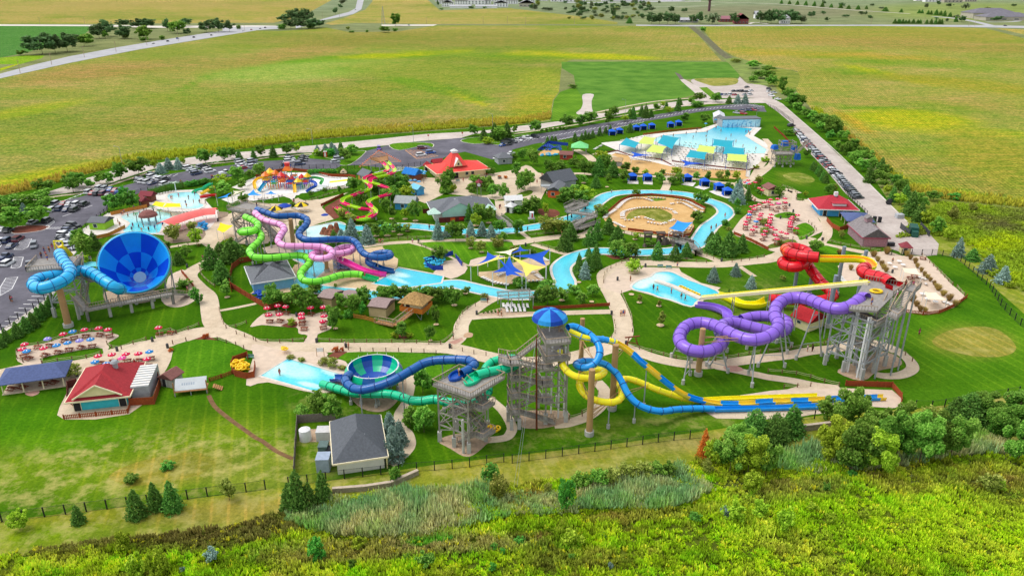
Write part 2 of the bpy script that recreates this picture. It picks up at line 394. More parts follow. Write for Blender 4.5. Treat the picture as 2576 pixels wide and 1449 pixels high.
La=[(390,410,520,26,-8,YL,.8),(1000,340,420,16,-4,YL,.75),(620,355,260,30,-10,GL,.3),(560,290,420,40,-8,BR,.35),(860,325,330,22,-3,BR,.45),
 (200,190,190,16,-6,BR,.6),(330,170,260,18,-3,BR,.4),(760,130,200,18,-10,BR,.5),(930,145,230,9,-3,GL,.9),(1010,138,170,6,-3,YL,.9),(700,165,160,6,-8,GL,.8),(500,205,60,6,-25,GL,.7),
 (760,180,240,22,-4,LG,.8),(1100,180,260,26,2,BB('#8f9a38'),.7),(1110,225,140,14,12,GL,.8),(1180,250,60,6,20,YL,.8),(1250,140,200,7,2,BB('#7f9a28'),.8),(1500,142,150,7,2,YL,.95),(1350,135,90,6,0,YL,.6),(1360,225,60,50,0,BB('#a0a53a'),.7),(1350,270,80,30,0,BB('#a9a12a'),.6),
 (800,250,500,30,-3,BB('#8b9435'),.5),(1100,100,500,20,0,BB('#938b42'),.7),(350,110,250,10,-12,YL,.5),(60,280,160,12,-10,YL,.5),(650,395,300,10,-8,YL,.7),(1250,305,120,8,-5,YL,.8)]
field1=painted('cornfield',A,MATS['corn'],cornfn(BB('#989a48'),La),110,70,z=.004)
B=T('02','1890,270 2060,470 2230,570 2400,620')+T('03','-20,660 80,680 300,720 270,900 430,1090 620,1250 800,1420')+T('13','1000,130 1260,350 1480,500 1740,550 2100,590 2576,640')+[(2700,530),(2900,540),(2900,110),(2576,97),(2480,72),(2300,67),(1765,66)]
Lb=[(2200,90,450,16,0,BB('#a59546'),.7),(2350,115,400,14,2,BR,.5),(2100,140,260,8,2,BB('#c0a03e'),.8),(2300,160,330,8,4,GL,.6),(2230,188,120,7,12,YL,.8),(2180,192,170,9,3,BB('#94953f'),.8),(2150,182,100,6,5,GL,.6),
 (2200,272,160,5,3,GL,.8),(2290,300,170,22,3,YL,.9),(2420,280,170,10,8,GL,.45),(2150,310,60,8,30,BB('#c09a35'),.8),(2400,330,260,12,3,YL,.5),(2350,430,220,20,15,BR,.35),(2350,480,200,10,8,YL,.7),(2500,400,150,60,20,BB('#a59a36'),.6),(2450,215,250,14,6,BB('#a39c2c'),.7)]
painted('cornfield',B,MATS['corn'],cornfn(BB('#a09f4a'),Lb),70,60)
painted('cornfield',[(-300,62),(235,61),(690,58),(760,42),(800,20),(840,-2),(700,-30),(-400,-30)],MATS['corn'],cornfn(BB('#b7a05e'),[(400,10,500,10,0,BB('#b09a5e'),.6),(300,35,500,8,0,BB('#a79a55'),.6)]),50,12)
painted('cornfield',T('01','690,240 900,180 1100,100 1170,20 1170,-20 1700,-20 1850,108 2576,85')+T('02','0,90 350,130 700,170 1060,228 1060,250 0,247')+T('01','1750,245 1000,235 760,255'),MATS['corn'],cornfn(BB('#b7a262'),[(1100,40,300,8,0,BB('#a7a050'),.5)]),40,14)
painted('cornfield',[(0,66),(235,67),(215,85),(60,135),(0,146),(-150,150),(-150,66)],MATS['corn'],flat(BB('#57883f')),20,10)
painted('cornfield',T('00','0,585 280,560 450,560 420,590 200,650 0,650 -300,680 -300,600'),MATS['corn'],flat(BB('#8fae2a')),20,6)
painted('cornfield',T('00','0,690 200,640 190,650 0,720'),MATS['corn'],flat(BB('#b2b81c')),10,3)
painted('cornfield',T('03','2300,290 2576,300 2900,300 2900,395 2576,350'),MATS['corn'],flat(BB('#b8a45c')),10,3)
# grass field behind the park
def lawnset(o,fn):
    me=o.data; n=len(me.vertices); co=np.empty(n*3); me.vertices.foreach_get('co',co); co=co.reshape(-1,3)
    d=co[:,1]*CT+CH*ST; u=co[:,1]*ST-CH*CT
    v=fn(CX+F*co[:,0]/d,CY-F*u/d); a=me.attributes.new('Dry','FLOAT','POINT'); a.data.foreach_set('value',v)
LW=BB('#5d9a22'); LD=BB('#4a8a1c')
fg=painted('grass_field',T('02','495,625 1200,622 2150,625 2180,640 2290,760 2270,790 1720,800 1850,860 1830,960 1500,1030 800,1140 660,1180 380,1235 420,1010 480,930 640,870 620,760 500,690'),MATS['lawn'],flat(BB('#5f9c3a')),30,20)
lawnset(fg,lambda x,y: np.zeros(len(x)))
fg2=painted('grass_field',T('02','400,1230 420,1010 480,930 640,880 700,980 710,1050 640,1190'),MATS['lawn'],flat(BB('#63a02a')),10,10); lawnset(fg2,lambda x,y: np.zeros(len(x)))
# road verge beside the corn and the whole park lawn
PARK=[(-160,1345),(0,1312),(320,1282),(640,1238),(860,1205),(1100,1170),(1300,1152),(1550,1118),(1850,1075),(2080,1045),(2330,1028),(2576,990),(2800,950),(2600,810),(2480,705),(2400,648),(2280,620),(2200,560),(2245,520),(2120,330),(1970,250),(1880,235),(1740,245),(1480,295),(1331,312),(1094,330),(784,352),(644,371),(482,393),(325,412),(212,441),(95,475),(0,494),(-160,540)]
def parkc(px,py,X,Y):
    c=np.tile(np.array(BB('#46800f'),float),(len(px),1))
    n=noise2(X,Y,.05,5); w=np.clip(n,0,1)[:,None]*.5; c=c*(1-w)+np.array(BB('#377410'))*w
    return blobs(c,[(350,1150,420,110,-5,BB('#6f9c1e'),.8),(150,1080,200,60,0,BB('#55a010'),.6),(650,1190,160,60,0,BB('#7d9b35'),.7),(430,1180,150,45,-10,BB('#8c9a3a'),.7),(1900,770,120,70,0,BB('#6a9a2c'),.5),
      (2450,880,260,120,10,BB('#56981a'),.7),(2440,860,110,40,3,BB('#7c9a34'),.9),(2000,448,40,12,4,BB('#7a9a34'),.9),(1000,640,60,40,30,BB('#6fa02e'),.6),(1800,560,90,60,0,BB('#639a2a'),.5),(1500,1000,200,80,0,BB('#4b9010'),.5),(1650,1060,300,25,-6,BB('#6c9a2a'),.7),(2300,1000,300,20,0,BB('#55961c'),.6)],px,py)
pk=painted('lawn',PARK,MATS['lawn'],parkc,90,80)
def dryf(x,y):
    c=blobs(np.zeros((len(x),1)),[(350,1180,420,90,-5,(1,),1),(690,1170,140,70,0,(1,),.9),(850,1010,120,40,0,(1,),.5),(1600,1080,400,25,-6,(1,),.6),(1900,760,100,60,0,(1,),.4),(80,1260,200,60,0,(1,),.8),(1010,640,60,40,0,(1,),.5)],x,y)
    return c[:,0]
lawnset(pk,dryf)
# mown strip between the fence and the meadow
st=painted('grass_verge',[(-160,1345),(0,1310),(640,1236),(1100,1168),(1550,1116),(1850,1073),(2080,1043),(2330,1026),(2576,988),(2800,950),(2800,1080),(2576,1120),(2200,1150),(1950,1150),(1700,1170),(1400,1215),(1180,1225),(1050,1230),(840,1265),(700,1290),(600,1325),(400,1350),(200,1370),(0,1410),(-160,1430)],MATS['lawn'],
 lambda px,py,X,Y: blobs(np.tile(np.array(BB('#86a232'),float),(len(px),1)),[(350,1290,280,20,-6,BB('#92a32e'),.8),(120,1340,130,25,-6,BB('#7fae14'),.8),(650,1280,260,30,-6,BB('#9a9c4a'),.7),(1300,1175,260,22,-5,BB('#93a63a'),.7),(1700,1120,300,14,-6,BB('#a9a562'),.7)],px,py),60,12)
lawnset(st,lambda x,y: np.full(len(x),.8))
# verge past the right fence
sr=painted('grass_verge',[(2240,560),(2290,600),(2405,648),(2480,705),(2600,810),(2800,950),(2900,940),(2900,840),(2576,740),(2480,660),(2420,600),(2330,560),(2262,520)],MATS['lawn'],flat(BB('#86a533')),20,14); lawnset(sr,lambda x,y: np.full(len(x),.7))
# dry mound patches
# ================= ROADS, PARKING, PATHS =================
R,C,RC,GVL,SD,PS,AS,MU,BP,PD,KB,PT=[MATS[k] for k in ('roadgrey','concrete','road_concrete','gravel_lot','sand','pale_sand','asphalt','mulch','brick_paving','pool_deck','kerb','paint')]
LWN=MATS['lawn']
def lawn(pts,c='#438210',smooth=0,dry=0.0,name='lawn'):
    P=g(pts)
    if smooth: P=catmull(P,smooth,True)
    z=nz(P); b=MB().poly([(p.x,p.y,z) for p in P]); o=b.build(name,LWN); o['kind']='structure'; me=o.data
    ca=me.color_attributes.new('Col','FLOAT_COLOR','POINT'); cc=srgb(c); ca.data.foreach_set('color',[*cc,1]*len(me.vertices))
    a=me.attributes.new('Dry','FLOAT','POINT'); a.data.foreach_set('value',[dry]*len(me.vertices)); return o
# highways beyond the fields
sheet('highway',T('00','-200,785 0,745 360,650 700,570 1180,480 1700,395 2200,318 2576,268')+T('01','0,272 210,263 210,293 0,308')+T('00','2576,310 2000,402 1400,500 680,640 0,792 -200,850'),R)
sheet('highway',T('01','560,232 670,195 830,150 930,125 1000,90 1020,0 1020,-60 1085,-60 1085,0 1060,98 980,145 860,172 680,207 560,250 400,290 400,265'),R)
sheet('country_road',[(-300,61),(235,63.5),(245,67),(-300,65)],KB)
sheet('country_road',[(235,63),(390,66),(640,65),(700,66),(700,70),(400,71),(235,67.5)],KB)
sheet('country_road',[(560,69),(650,68),(700,67),(700,74),(560,78)],R)
sheet('country_road',[(960,63),(1100,62.5),(1090,66),(960,66.5)],KB)
sheet('country_road',[(1600,63),(1735,64),(2200,63),(2440,64),(2700,68),(2700,74),(2440,69),(2200,66),(1735,67),(1600,66)],R)
ribbon('country_road',T('03','-1200,10 0,40 600,85 1000,115 1430,142'),6,KB)
ribbon('country_road',T('03','1660,170 1850,185 2050,215 2280,270'),12,R)
ribbon('country_road',T('03','2576,190 2480,220 2200,225'),9,R)
ribbon('country_road',T('02','2380,245 2440,230 2576,245'),6,KB)
ribbon('country_road',T('02','1200,75 1700,70 2040,60'),4,KB)
for s in ('900,10 1700,10 1720,18 900,18','540,28 1000,24 1900,12 1900,16 1000,30 540,34'): sheet('country_road',T('02',s),R)
# ditch line between the two big fields, rough ground beyond the grass field
DT=M('ditch_scrub','#6c6a48',.95,.3,.3)
ribbon('ditch',T('02','1800,270 1960,400 2100,530 2200,600 2330,700'),lambda t:9-2*t,DT)
sheet('ditch',T('02','2130,600 2250,580 2400,625 2576,660 2576,900 2400,840 2290,760 2190,650'),M('rough_grass','#7f9240',.95,.3,.1))
lawn(T('03','0,700 300,730 280,900 150,950 60,860 0,850'),'#78983a',4,.5,'rough_grass')
sheet('gravel_yard',T('02','1800,810 1950,790 2250,800 2290,780 2360,840 2440,850 2576,880 2620,1000 2576,1050 2440,990 2080,990 2000,960 1880,890'),GVL,5)
lawn(T('02','2000,790 2250,790 2250,850 2050,870 1950,850 1830,800'),'#8fa24a',4,.9,'worn_grass')
sheet('gravel_track',T('02','1690,805 1730,800 1890,890 2000,985 1880,1010 1840,940 1760,870'),RC,3)
sheet('mulch_bed',T('02','1635,730 1690,750 1730,800 1690,805'),M('dark_soil','#6a6056',.9,.2))
lawn(T('02','1880,885 1960,880 2060,960 2000,985'),'#5f9c2a',0,.2)
sheet('gravel_track',T('02','710,955 820,952 800,1020 815,1130 900,1170 880,1190 650,1150 690,1100 712,1040'),RC,3)
# park access road, concrete
RU=T('10','-600,700 -150,640 150,560 400,510 640,435 880,345 1250,240 1480,215 1900,140 2200,100 2576,72')+T('11','0,68 640,12')+T('01','760,1448 1200,1405 1700,1352 2200,1325 2576,1290')+T('02','0,1280 640,1203 740,1145 930,1142 1100,1112 1430,1050 1900,1000 2100,1005 2576,985')+T('03','0,990 130,1040')
RL=T('10','-600,850 -100,680 60,620 230,560 560,510 900,470 1330,320 1560,250 1900,215 2200,175 2576,140')+T('11','0,135 300,100 600,85 1330,15')+T('01','1480,1440 1740,1415 2060,1392 2200,1348 2576,1330')+T('02','0,1332 200,1315 600,1240 900,1185 1300,1105 1700,1075 2100,1040 2576,1040')+T('03','0,1040 60,1100')
sheet('access_road',RU+RL[::-1],RC)
P=catmull(g(T('10','-100,720 230,590 560,530 900,480 1330,345 1560,275 1900,235 2200,195 2576,158')+T('11','0,150 560,100')),4)
ribbon('footpath',[PX(p) for p in P],1.6,C,2)
ribbon('footpath',T('02','820,1140 1070,1088 1430,1025 1800,992'),2,C)
ribbon('footpath',T('02','20,1350 640,1258 980,1190 1400,1120 1780,1060 2160,1045'),1.5,C)
# asphalt lots
LOT=T('20','-200,640 0,460 190,330 440,150 520,60')+T('10','760,1100 740,960 800,850 860,800 1080,670 1090,560 1330,520 1490,470 1700,410 2000,370 2300,330 2576,290')+T('11','0,275 800,250 860,220 1040,215 1250,240 1660,230 1800,180 1960,110 2100,80 2380,160 2576,130')+T('12','0,60 230,0')+T('02','530,1400 900,1350 1180,1250 1550,1190 1870,1130 2130,1100 2560,1130 2530,1070 2400,1050 2180,1055 1900,1085 1300,1180 800,1260 600,1300 0,1390')+T('01','2150,1400 2060,1390 1740,1420')+T('11','1330,15 1085,80 800,170 540,150 0,180')+T('10','2450,200 1980,260 1560,330 1330,400 900,510 540,600 470,770 130,880 0,820 -400,700 -700,900')
sheet('parking_lot',LOT,AS)
# islands and verges inside the lots
def island(rc,s,mat=None,smooth=3,c='#5b9a1e'):
    pts=T(rc,s); P=g(pts); cc=sum(P,Vector())/len(P)
    big=[PX(cc+(p-cc)*(1+.35/max((p-cc).length,.5))) for p in P]
    sheet('kerb',big,KB,smooth)
    return sheet('mulch_bed',pts,mat,smooth) if mat else lawn(pts,c,smooth)
island('11','540,145 560,110 1050,70 1085,100 950,205 850,212 830,180 700,140')
island('11','1340,10 1500,-12 1760,-5 1770,35 1690,15 1440,65')
island('02','-240,1440 -180,1385 0,1370 250,1350 60,1372 -20,1400 -100,1460')
island('10','120,890 180,830 480,825 420,870 200,900',MU)
island('01','2060,1420 2200,1385 2576,1380 2576,1440 2380,1435 2200,1450')
# painted bay lines
def bays(rc,a,b,n,ln,dirpx,mat=PT,w=.13,name='parking_line'):
    A,Bq=gt(rc,a)[0],gt(rc,b)[0]; D=T(rc,a)[0]; E=(D[0]+dirpx[0],D[1]+dirpx[1]); dv=(G(*E)-A).normalized()*ln; z=nz([A,Bq,A+dv,Bq+dv])+.004; mb=MB()
    for i in range(n):
        p=A.lerp(Bq,i/max(n-1,1)); q=p+dv; nn=Vector((-dv.y,dv.x,0)).normalized()*w/2*2
        mb.add([(v.x,v.y,z) for v in (p-nn,q-nn,q+nn,p+nn)],[(0,1,2,3)] if True else [])
    o=mb.build(name,mat); o['kind']='structure'; 
    for pl in o.data.polygons:
        if pl.normal.z<0: pl.flip()
    return o
bays('20','360,45','0,380',9,5.4,(30,1)); bays('10','0,1040','0,1230',2,4,(8,-12))
bays('02','60,1435','1700,1145',42,5,(14,-6.5)); bays('02','300,1448','1300,1240',30,4.6,(14,-6)) ; bays('02','1700,1130','2300,1070',18,4.6,(12,-7))
bays('10','720,700','930,620',2,4,(-40,14)); bays('10','480,640','900,480',9,4.5,(25,-12)); bays('10','1340,380','1740,330',7,4.5,(20,-10)); bays('10','1850,260','2150,200',6,4.5,(20,-9))
OR=MATS['paint_orange']
def hatch(rc,s,n,mat=PT,ang=0.0,w=.18,outline=True):
    P=gt(rc,s); z=nz(P)+.004; mb=MB(); d=Vector((math.cos(ang),math.sin(ang),0)); nn=Vector((-d.y,d.x,0)); vals=[p.dot(nn) for p in P]; lo,hi=min(vals),max(vals)
    for i in range(1,n):
        t=lo+(hi-lo)*i/n; xs=[]
        for k in range(len(P)):
            a,b=P[k],P[(k+1)%len(P)]; fa,fb=a.dot(nn)-t,b.dot(nn)-t
            if fa*fb<0: xs.append((a+(b-a)*(fa/(fa-fb))).dot(d))
        xs.sort()
        for a,b in zip(xs[::2],xs[1::2]):
            c0=nn*(t-w/2); c1=nn*(t+w/2); mb.add([(v.x,v.y,z) for v in (d*a+c0,d*b+c0,d*b+c1,d*a+c1)],[(0,1,2,3)])
    if outline:
        z2=z+.002
        for k in range(len(P)):
            a,b=P[k],P[(k+1)%len(P)]; e=(b-a).normalized(); m=Vector((-e.y,e.x,0))*w/2; mb.add([(v.x,v.y,z2) for v in (a-m,b-m,b+m,a+m)],[(0,1,2,3)])
            z2+=.001
    ZI[0]+=.012
    o=mb.build('painted_hatching',mat); o['kind']='structure'
    for pl in o.data.polygons:
        if pl.normal.z<0: pl.flip()
hatch('10','140,1065 220,965 320,955 280,1040 230,1065',9,ang=.3); hatch('10','110,1250 140,1140 235,1140 210,1235 170,1255',10,ang=.4); hatch('10','0,1448 60,1350 180,1340 120,1460 0,1530',12,ang=.3)
hatch('10','460,830 540,775 550,790 490,835',6,ang=1.2); hatch('10','470,845 700,835 700,850 470,858',9,ang=1.4)
hatch('11','1040,235 1230,70 1460,180 1240,190',16,OR,ang=.3,w=.3); hatch('11','1500,65 1640,65 1830,125 1620,155',7,OR,ang=2.2,w=.3)
hatch('02','2190,1055 2400,1050 2540,1075 2500,1085 2380,1062 2250,1065',10,ang=.9); hatch('11','1150,300 1420,235 1650,235 1300,300',12,PT,ang=1.0,w=.25)
# gravel lane and service yard on the right
sheet('gravel_lane',T('03','-60,1010 60,1000 150,1050 600,1448')+T('13','590,0 900,290 1200,590 1400,790 1620,900 1720,1010 1700,1120 1580,1130 1430,1115 1240,1060 1190,990 1090,840 960,660 780,500 580,260 330,0')+T('03','290,1320 230,1240 100,1130 0,1060'),GVL)
P=g(T('03','130,1040 600,1448')+T('13','900,290 1200,590 1400,790'))
ribbon('kerb',T('03','130,1040 600,1448')+T('13','900,285 1200,585 1400,785'),.5,KB,3)
ribbon('kerb',T('20','0,455 190,325 440,150 515,60')+T('10','740,1080'),1.6,KB,3)
# ---------- paths
def path(rc,s,w,n=6,mat=None): return ribbon('footpath',T(rc,s),w,mat or C,n)
def pathD(pts,w,n=6,mat=None): return ribbon('footpath',pts,w,mat or C,n)
def plaza(rc,s,mat=None,smooth=3,name='plaza'): return sheet(name,T(rc,s),mat or C,smooth)
SP=M('sandy_paving','#d3bea8',.85,.08,.6)
pathD(T('10','2150,880 2080,960 2180,1060 2100,1180 1960,1260 1900,1340 1990,1448')+T('20','2090,90 2120,250 2150,360 2260,450'),4.6)
pathD([(-60,960)]+T('20','0,880 430,790 1000,700 1350,610 1700,540 1960,460 2250,440'),6.2)
pathD(T('20','2150,400 2400,500 2576,580')+T('21','300,595 900,600 1500,600 1950,610 2300,690 2576,740')+T('22','300,745 560,710 850,640 1000,590'),5.0)
pathD(T('22','850,650 1050,540 1120,460 1110,330 1060,180 1000,60 950,-30')+T('12','915,1400 940,1310 1060,1240 1200,1205 1450,1200 1750,1215 2100,1215 2400,1185 2576,1165')+T('13','0,1150 120,1120 300,1010 420,940'),4.6)
path('22','1050,560 1250,640 1500,722 1800,772 2050,770 2300,735 2576,700',3.6); path('23','-10,702 200,680 400,640 700,605 900,570 1100,560 1300,640',3.4)
path('22','2050,790 2300,840 2576,900',2.6); path('23','-10,898 250,935 500,985 720,1010',2.6); plaza('23','420,960 760,1010 800,1040 300,1060 0,1040 200,1020')
pathD(T('21','1930,600 2050,490 2070,370 2150,260 2300,150 2420,90'),3.6); pathD(T('21','2170,300 2350,285 2576,278')+T('22','250,262 600,250 990,240'),2.6)
pathD(T('12','-600,1050 0,1000 200,972 480,935 700,925 860,850')+[],4.2) 
pathD(T('11','1080,1035 1300,1005 1600,985 2000,972 2300,972 2576,980')+T('12','100,985'),2.6)
pathD(T('12','1120,885 1300,925 1500,940 1700,1010 1860,1100 2000,1150 2110,1200'),2.6); path('12','200,1010 360,1060 540,1110',2.2)
pathD(T('11','1560,990 1700,1050 1850,1090 2000,1150 2110,1230'),2.0); pathD(T('20','2200,232 2400,195 2576,158'),1.3); path('12','90,890 180,960',1.6); path('12','2290,1235 2440,1335',1.6)
path('22','850,940 930,1040 900,1170 760,1290 560,1360 420,1375',2.6); pathD(T('21','1560,880 1550,1000 1510,1150 1440,1270 1460,1400')+T('31','1530,20 1550,140 1460,250 1350,330'),2.0)
pathD(T('21','2340,1110 2480,1230 2570,1380')+T('31','2560,10 2500,60 2330,80'),2.0)
plaza('20','170,650 200,600 440,560 600,510 800,460 1000,440 1180,470 1180,500 1080,560 1100,600 1040,660 980,600 440,700 420,740 340,790 180,740',SP)
lawn(T('20','430,745 450,710 700,660 990,625 1040,660 900,700 600,755 430,775'),'#438210',2)
plaza('20','430,800 900,735 1250,650 1600,600 1740,640 1680,810 1640,870 1600,1000 1300,1270 650,1325 600,1200 720,960 640,890',C,2)
lawn(T('20','1740,650 1730,590 1950,525 2190,530 2400,580 2520,670 2540,720 2340,750 2330,830 2100,900 1850,920 1720,860'),'#52981a',3)
sheet('plaza',T('20','1560,480 1580,540 1780,480 1760,450'),C)
plaza('20','250,1060 390,1035 380,1070 310,1090',BP); plaza('20','640,920 760,900 720,965 650,960',BP,0)
plaza('21','-60,390 60,270 190,230 350,260 500,280 720,240 750,330 760,380 740,420 620,470 610,550 480,555 520,480 430,460 410,400 250,390 60,375',SP)
plaza('21','-40,570 150,600 330,640 700,650 720,700 900,740 930,860 870,1000 600,1060 120,950 -100,980 -30,700',SP)
lawn(T('21','820,700 930,650 1300,645 1600,655 1870,690 2000,760 1800,900 1560,860 1450,780 1300,690 1150,690 960,745'),'#52981c',3)
plaza('21','1420,820 1500,900 1510,1030 1440,1120 1350,1210 1230,1250 1080,1220 980,1140 1000,1090 1400,1080',M('gravel_bed','#bda388',.9,.15,1.5))
plaza('21','1930,550 2070,500 2090,525 2000,570',BP,0); plaza('21','2130,450 2180,460 2170,495 2100,500 2090,470',M('worn','#bf9c7c',.9,.12,1))
plaza('22','80,1250 140,1230 550,1240 545,1335 420,1390 240,1415 80,1390',M('brown_gravel','#b59b80',.9,.15,1.5)); plaza('22','2120,795 2260,785 2330,830 2200,845',BP,2)
plaza('31','1830,90 1960,30 2200,0 2370,60 2310,130 2180,235 2080,240 1960,170',MATS['gravel_bed'] if 'gravel_bed' in MATS else SP)
plaza('23','700,850 800,780 1000,700 1150,640 1300,690 1350,760 1280,800 1100,840 950,937',MATS['brown_gravel'])
ribbon('footpath',T('23','1080,870 1180,888 1330,880 1440,830 1450,770 1380,690 1260,620 1150,600'),2.6,C)
# landing zone of the racer slides
sheet('plaza',T('22','1900,1160 2100,1110 2576,1040')+T('23','760,1010 1250,1030 1340,1110 1340,1180 1430,1190 1250,1210 800,1180 600,1250 300,1300 0,1320')+T('22','2050,1310 1920,1240'),SP)
sheet('plaza',T('22','2030,1250 2576,1215')+T('23','300,1240 590,1220 600,1260 300,1290 0,1320')+T('22','2060,1315'),C)
# right seating terrace
plaza('13','960,1100 1200,1080 1360,1130 1580,1130 1880,1448',SP,0); sheet('plaza',T('13','700,1230 960,1110 1180,1120 1400,1130 1590,1135 1850,1420')+T('23','1890,0 2000,100 1870,200 1620,270 1390,250 1330,150 1380,40')+T('13','1250,1448 900,1400 780,1400'),SP)
# zones in the centre
ENT=T('11','1525,375 1700,340 1850,345 2100,330 2380,300 2600,262')+T('12','140,215 190,230 260,290 420,330 380,400 330,480 290,560 0,640')+T('11','2480,720 2420,740 2400,560 1900,500 1700,600 1600,560 1600,450')
sheet('plaza',ENT,C)
pathD(T('12','1140,300 1000,330 700,300 560,310 430,330'),3); pathD(T('12','640,60 760,120 820,180'),4)
sheet('plaza',T('11','-200,560 100,610 380,560 420,545 640,560 930,490 700,600 660,640 780,760 640,800 520,840 300,900 100,1000 -200,1010'),C)
plaza('10','2060,950 2070,850 2200,750 2320,700 2460,640 2700,600 2700,1000 2300,960 2200,1010 2120,1040')
path('10','1700,1040 1900,1010 2080,990',2); pathD(T('10','1870,1275 1760,1330 1730,1448'),3,mat=SP); plaza('20','1620,110 1700,70 1900,60 1980,90 1930,150 1800,195 1680,180',SP); plaza('20','1040,90 1100,30 1600,30 1500,140 1250,160 1090,150',MATS['gravel_bed'])
# kids pools deck (left)
sheet('pool_deck',T('10','1080,700 1500,640 1480,600 1530,540 1600,500 1760,470 2000,460 2160,520 2060,560 2130,640 2200,680 2190,760 2100,860 1650,920 1450,900 1200,900 980,960 800,880'),PD)
sheet('pool_deck',T('10','2330,440 2576,330')+T('11','0,300 160,290 560,290 700,330 950,340 940,440 700,480 400,520 380,560 100,560 -250,600 -350,560 -100,480'),PD)
lawn(T('10','2120,630 2180,590 2320,600 2400,570 2420,625 2350,640'),'#438210',3); lawn(T('11','420,530 520,480 900,450 930,480 640,555 480,570'),'#438210',2); lawn(T('11','40,580 280,530 370,580 340,600 60,600'),'#438210',2)
# wave pool deck, sand
WD=T('12','900,0 1060,70 950,100 1600,260 2400,270 2480,200 2576,110 2610,75')+T('02','2560,1440 2430,1370 2510,1290 2300,1258 2080,1240 1900,1300 1330,1360 1100,1420 900,1440')
sheet('pool_deck',WD,PD); sheet('sandy_beach',T('12','960,130 1050,90 1160,110 1200,160 1400,180 1600,230 1700,240 2000,260 2380,270 2380,360 2100,350 1700,320 1560,320 1500,310 1250,300 1050,240 960,190'),SD,0)
pathD(T('12','1120,320 1480,330 1700,340 2200,400 2380,380 2480,250 2576,120')+T('13','0,110 30,30')+T('03','-30,1400'),3); pathD(T('12','1540,330 1560,400 1530,470'),3.2); path('12','820,100 1000,130 1060,180',4)
for s in ('1160,400 1165,370 1270,370 1270,405','1320,405 1325,370 1410,370 1415,412','1700,410 1750,385 1850,390 1820,430','1830,440 1880,420 1990,440 1930,465','1980,480 2060,460 2130,500 2230,540 2160,550 2040,510'): sheet('patio',T('12',s),PD)
# islands of planting in the plaza
for rc,s in (('11','1840,480 1880,380 1960,400 1990,490 1880,500'),('11','2140,480 2180,390 2330,360 2400,440 2380,500 2280,520'),('12','30,520 150,470 210,480 170,520 60,540'),('11','2400,570 2530,550 2576,565 2430,575')): lawn(T(rc,s),'#5c8e2a',3,name='planting_bed')
# left walled mulch areas
for rc,s in (('11','690,640 850,545 860,600 780,660 840,740 790,760 700,690'),('21','720,690 800,640 920,645 820,710'),('12','930,1120 1000,1100 1250,1130 1210,1165 1010,1160'),('12','820,600 860,560 840,590 780,610'),('20','1950,520 2060,480 2190,525'),('31','0,0 0,0 0,0')): 
    if rc!='31': sheet('mulch_bed',T(rc,s),MU,0)
sheet('mulch_bed',T('21','1370,490 1450,460 1560,470 1560,500 1480,510'),MU,3); sheet('mulch_bed',T('21','250,385 330,350 410,340 400,400'),MU,2)
sheet('bare_earth',T('10','1650,920 1900,850 2060,870 2040,960 1850,990 1700,1000'),M('dirt','#96826c',.95,.2,.8),2); sheet('bare_earth',T('10','2180,680 2300,690 2290,730 2200,760'),MATS['dirt'])
sheet('bare_earth',T('12','240,660 420,660 480,700 430,740 300,720'),MU,3)
# right picnic terrace
sheet('plaza',T('12','2440,640 2300,760 2210,880 2250,925 2400,985 2576,1070')+T('13','120,1100 330,980 560,880 600,830 520,780 410,570 290,575 290,500 180,445 160,520 150,590 0,590')+T('12','2576,590'),SP)
lawn(T('13','70,715 220,685 290,740 200,750 90,745'),'#559a1c',3); lawn(T('13','250,880 280,830 380,795 470,860 440,920 330,970 300,930'),'#509818',3); lawn(T('13','-20,1060 30,1010 250,960 280,1000 160,1030'),'#6c8c3a',2,name='planting_bed'); 
pathD(T('13','400,560 560,760 600,850 590,930 540,1000 700,1040 900,1080 1060,1110'),3.0); pathD(T('13','20,1150 200,1090 420,1000 540,990'),4)
lawn(T('13','0,560 30,530 150,540 170,585 60,590'),'#519a18',2); sheet('plaza',T('13','240,560 420,590 520,740 340,740'),SP); lawn(T('13','520,1020 700,1050 830,1110 640,1110 520,1090'),'#519a18',2)
ribbon('footpath',T('13','-40,260 40,200 30,100 -20,40'),3,C); ribbon('footpath',T('12','2576,240 2440,340 2280,400 2320,470 2440,560 2576,580'),3.5,C); ribbon('footpath',T('13','-40,585 160,580 200,470 300,500'),4,C)
# concrete around slide pool right
sheet('plaza',T('12','910,1448 930,1360 1060,1260 1300,1240 1680,1250 1700,1290 1900,1400 2100,1448')+T('22','1900,150 1830,190 1200,20 1080,60 1000,30'),SP)
# bathhouse yard etc.
sheet('patio',T('31','440,100 460,-30 620,-30 740,20 800,60 800,220 745,220 735,100'),MATS['gravel_bed'])
sheet('sandy_ground',T('21','-60,60 60,-40 300,-60')+T('11','300,1230 620,1180 700,1060 1050,1060 1270,1030 1430,1160 1420,1240 1200,1400 1250,1448')+T('21','1200,40 900,20 560,10 200,60'),PS)
sheet('sandy_ground',T('11','60,1050 250,1000 300,900 520,860 500,1000 420,1090 120,1110'),SP)
lawn(T('11','0,1130 60,1110 330,1100 400,1200 300,1280 100,1200'),'#438210',2)
sheet('patio',T('11','1780,1300 1900,1180 2050,1160 2130,1250 2100,1300 2030,1340 1960,1360'),SP)
sheet('sandy_ground',T('11','2240,1290 2380,1280 2576,1240')+T('12','0,1200 200,1140 380,1180 380,1210 260,1280 330,1370 100,1400 -30,1410')+T('11','2400,1410 2240,1330'),PS) ; sheet('plaza',T('11','2130,1230 2160,1170 2350,1110 2500,1130 2240,1230'),SP)
lawn(T('11','1270,1040 1500,1005 1570,1010 1800,1090 1790,1260 1640,1250 1440,1240 1430,1160'),'#5a9a22',2)
lawn(T('11','1640,1000 2000,985 2400,985 2576,990 2576,1080 2420,1120 2160,1160 2140,1220 1900,1100'),'#569c1c',2)
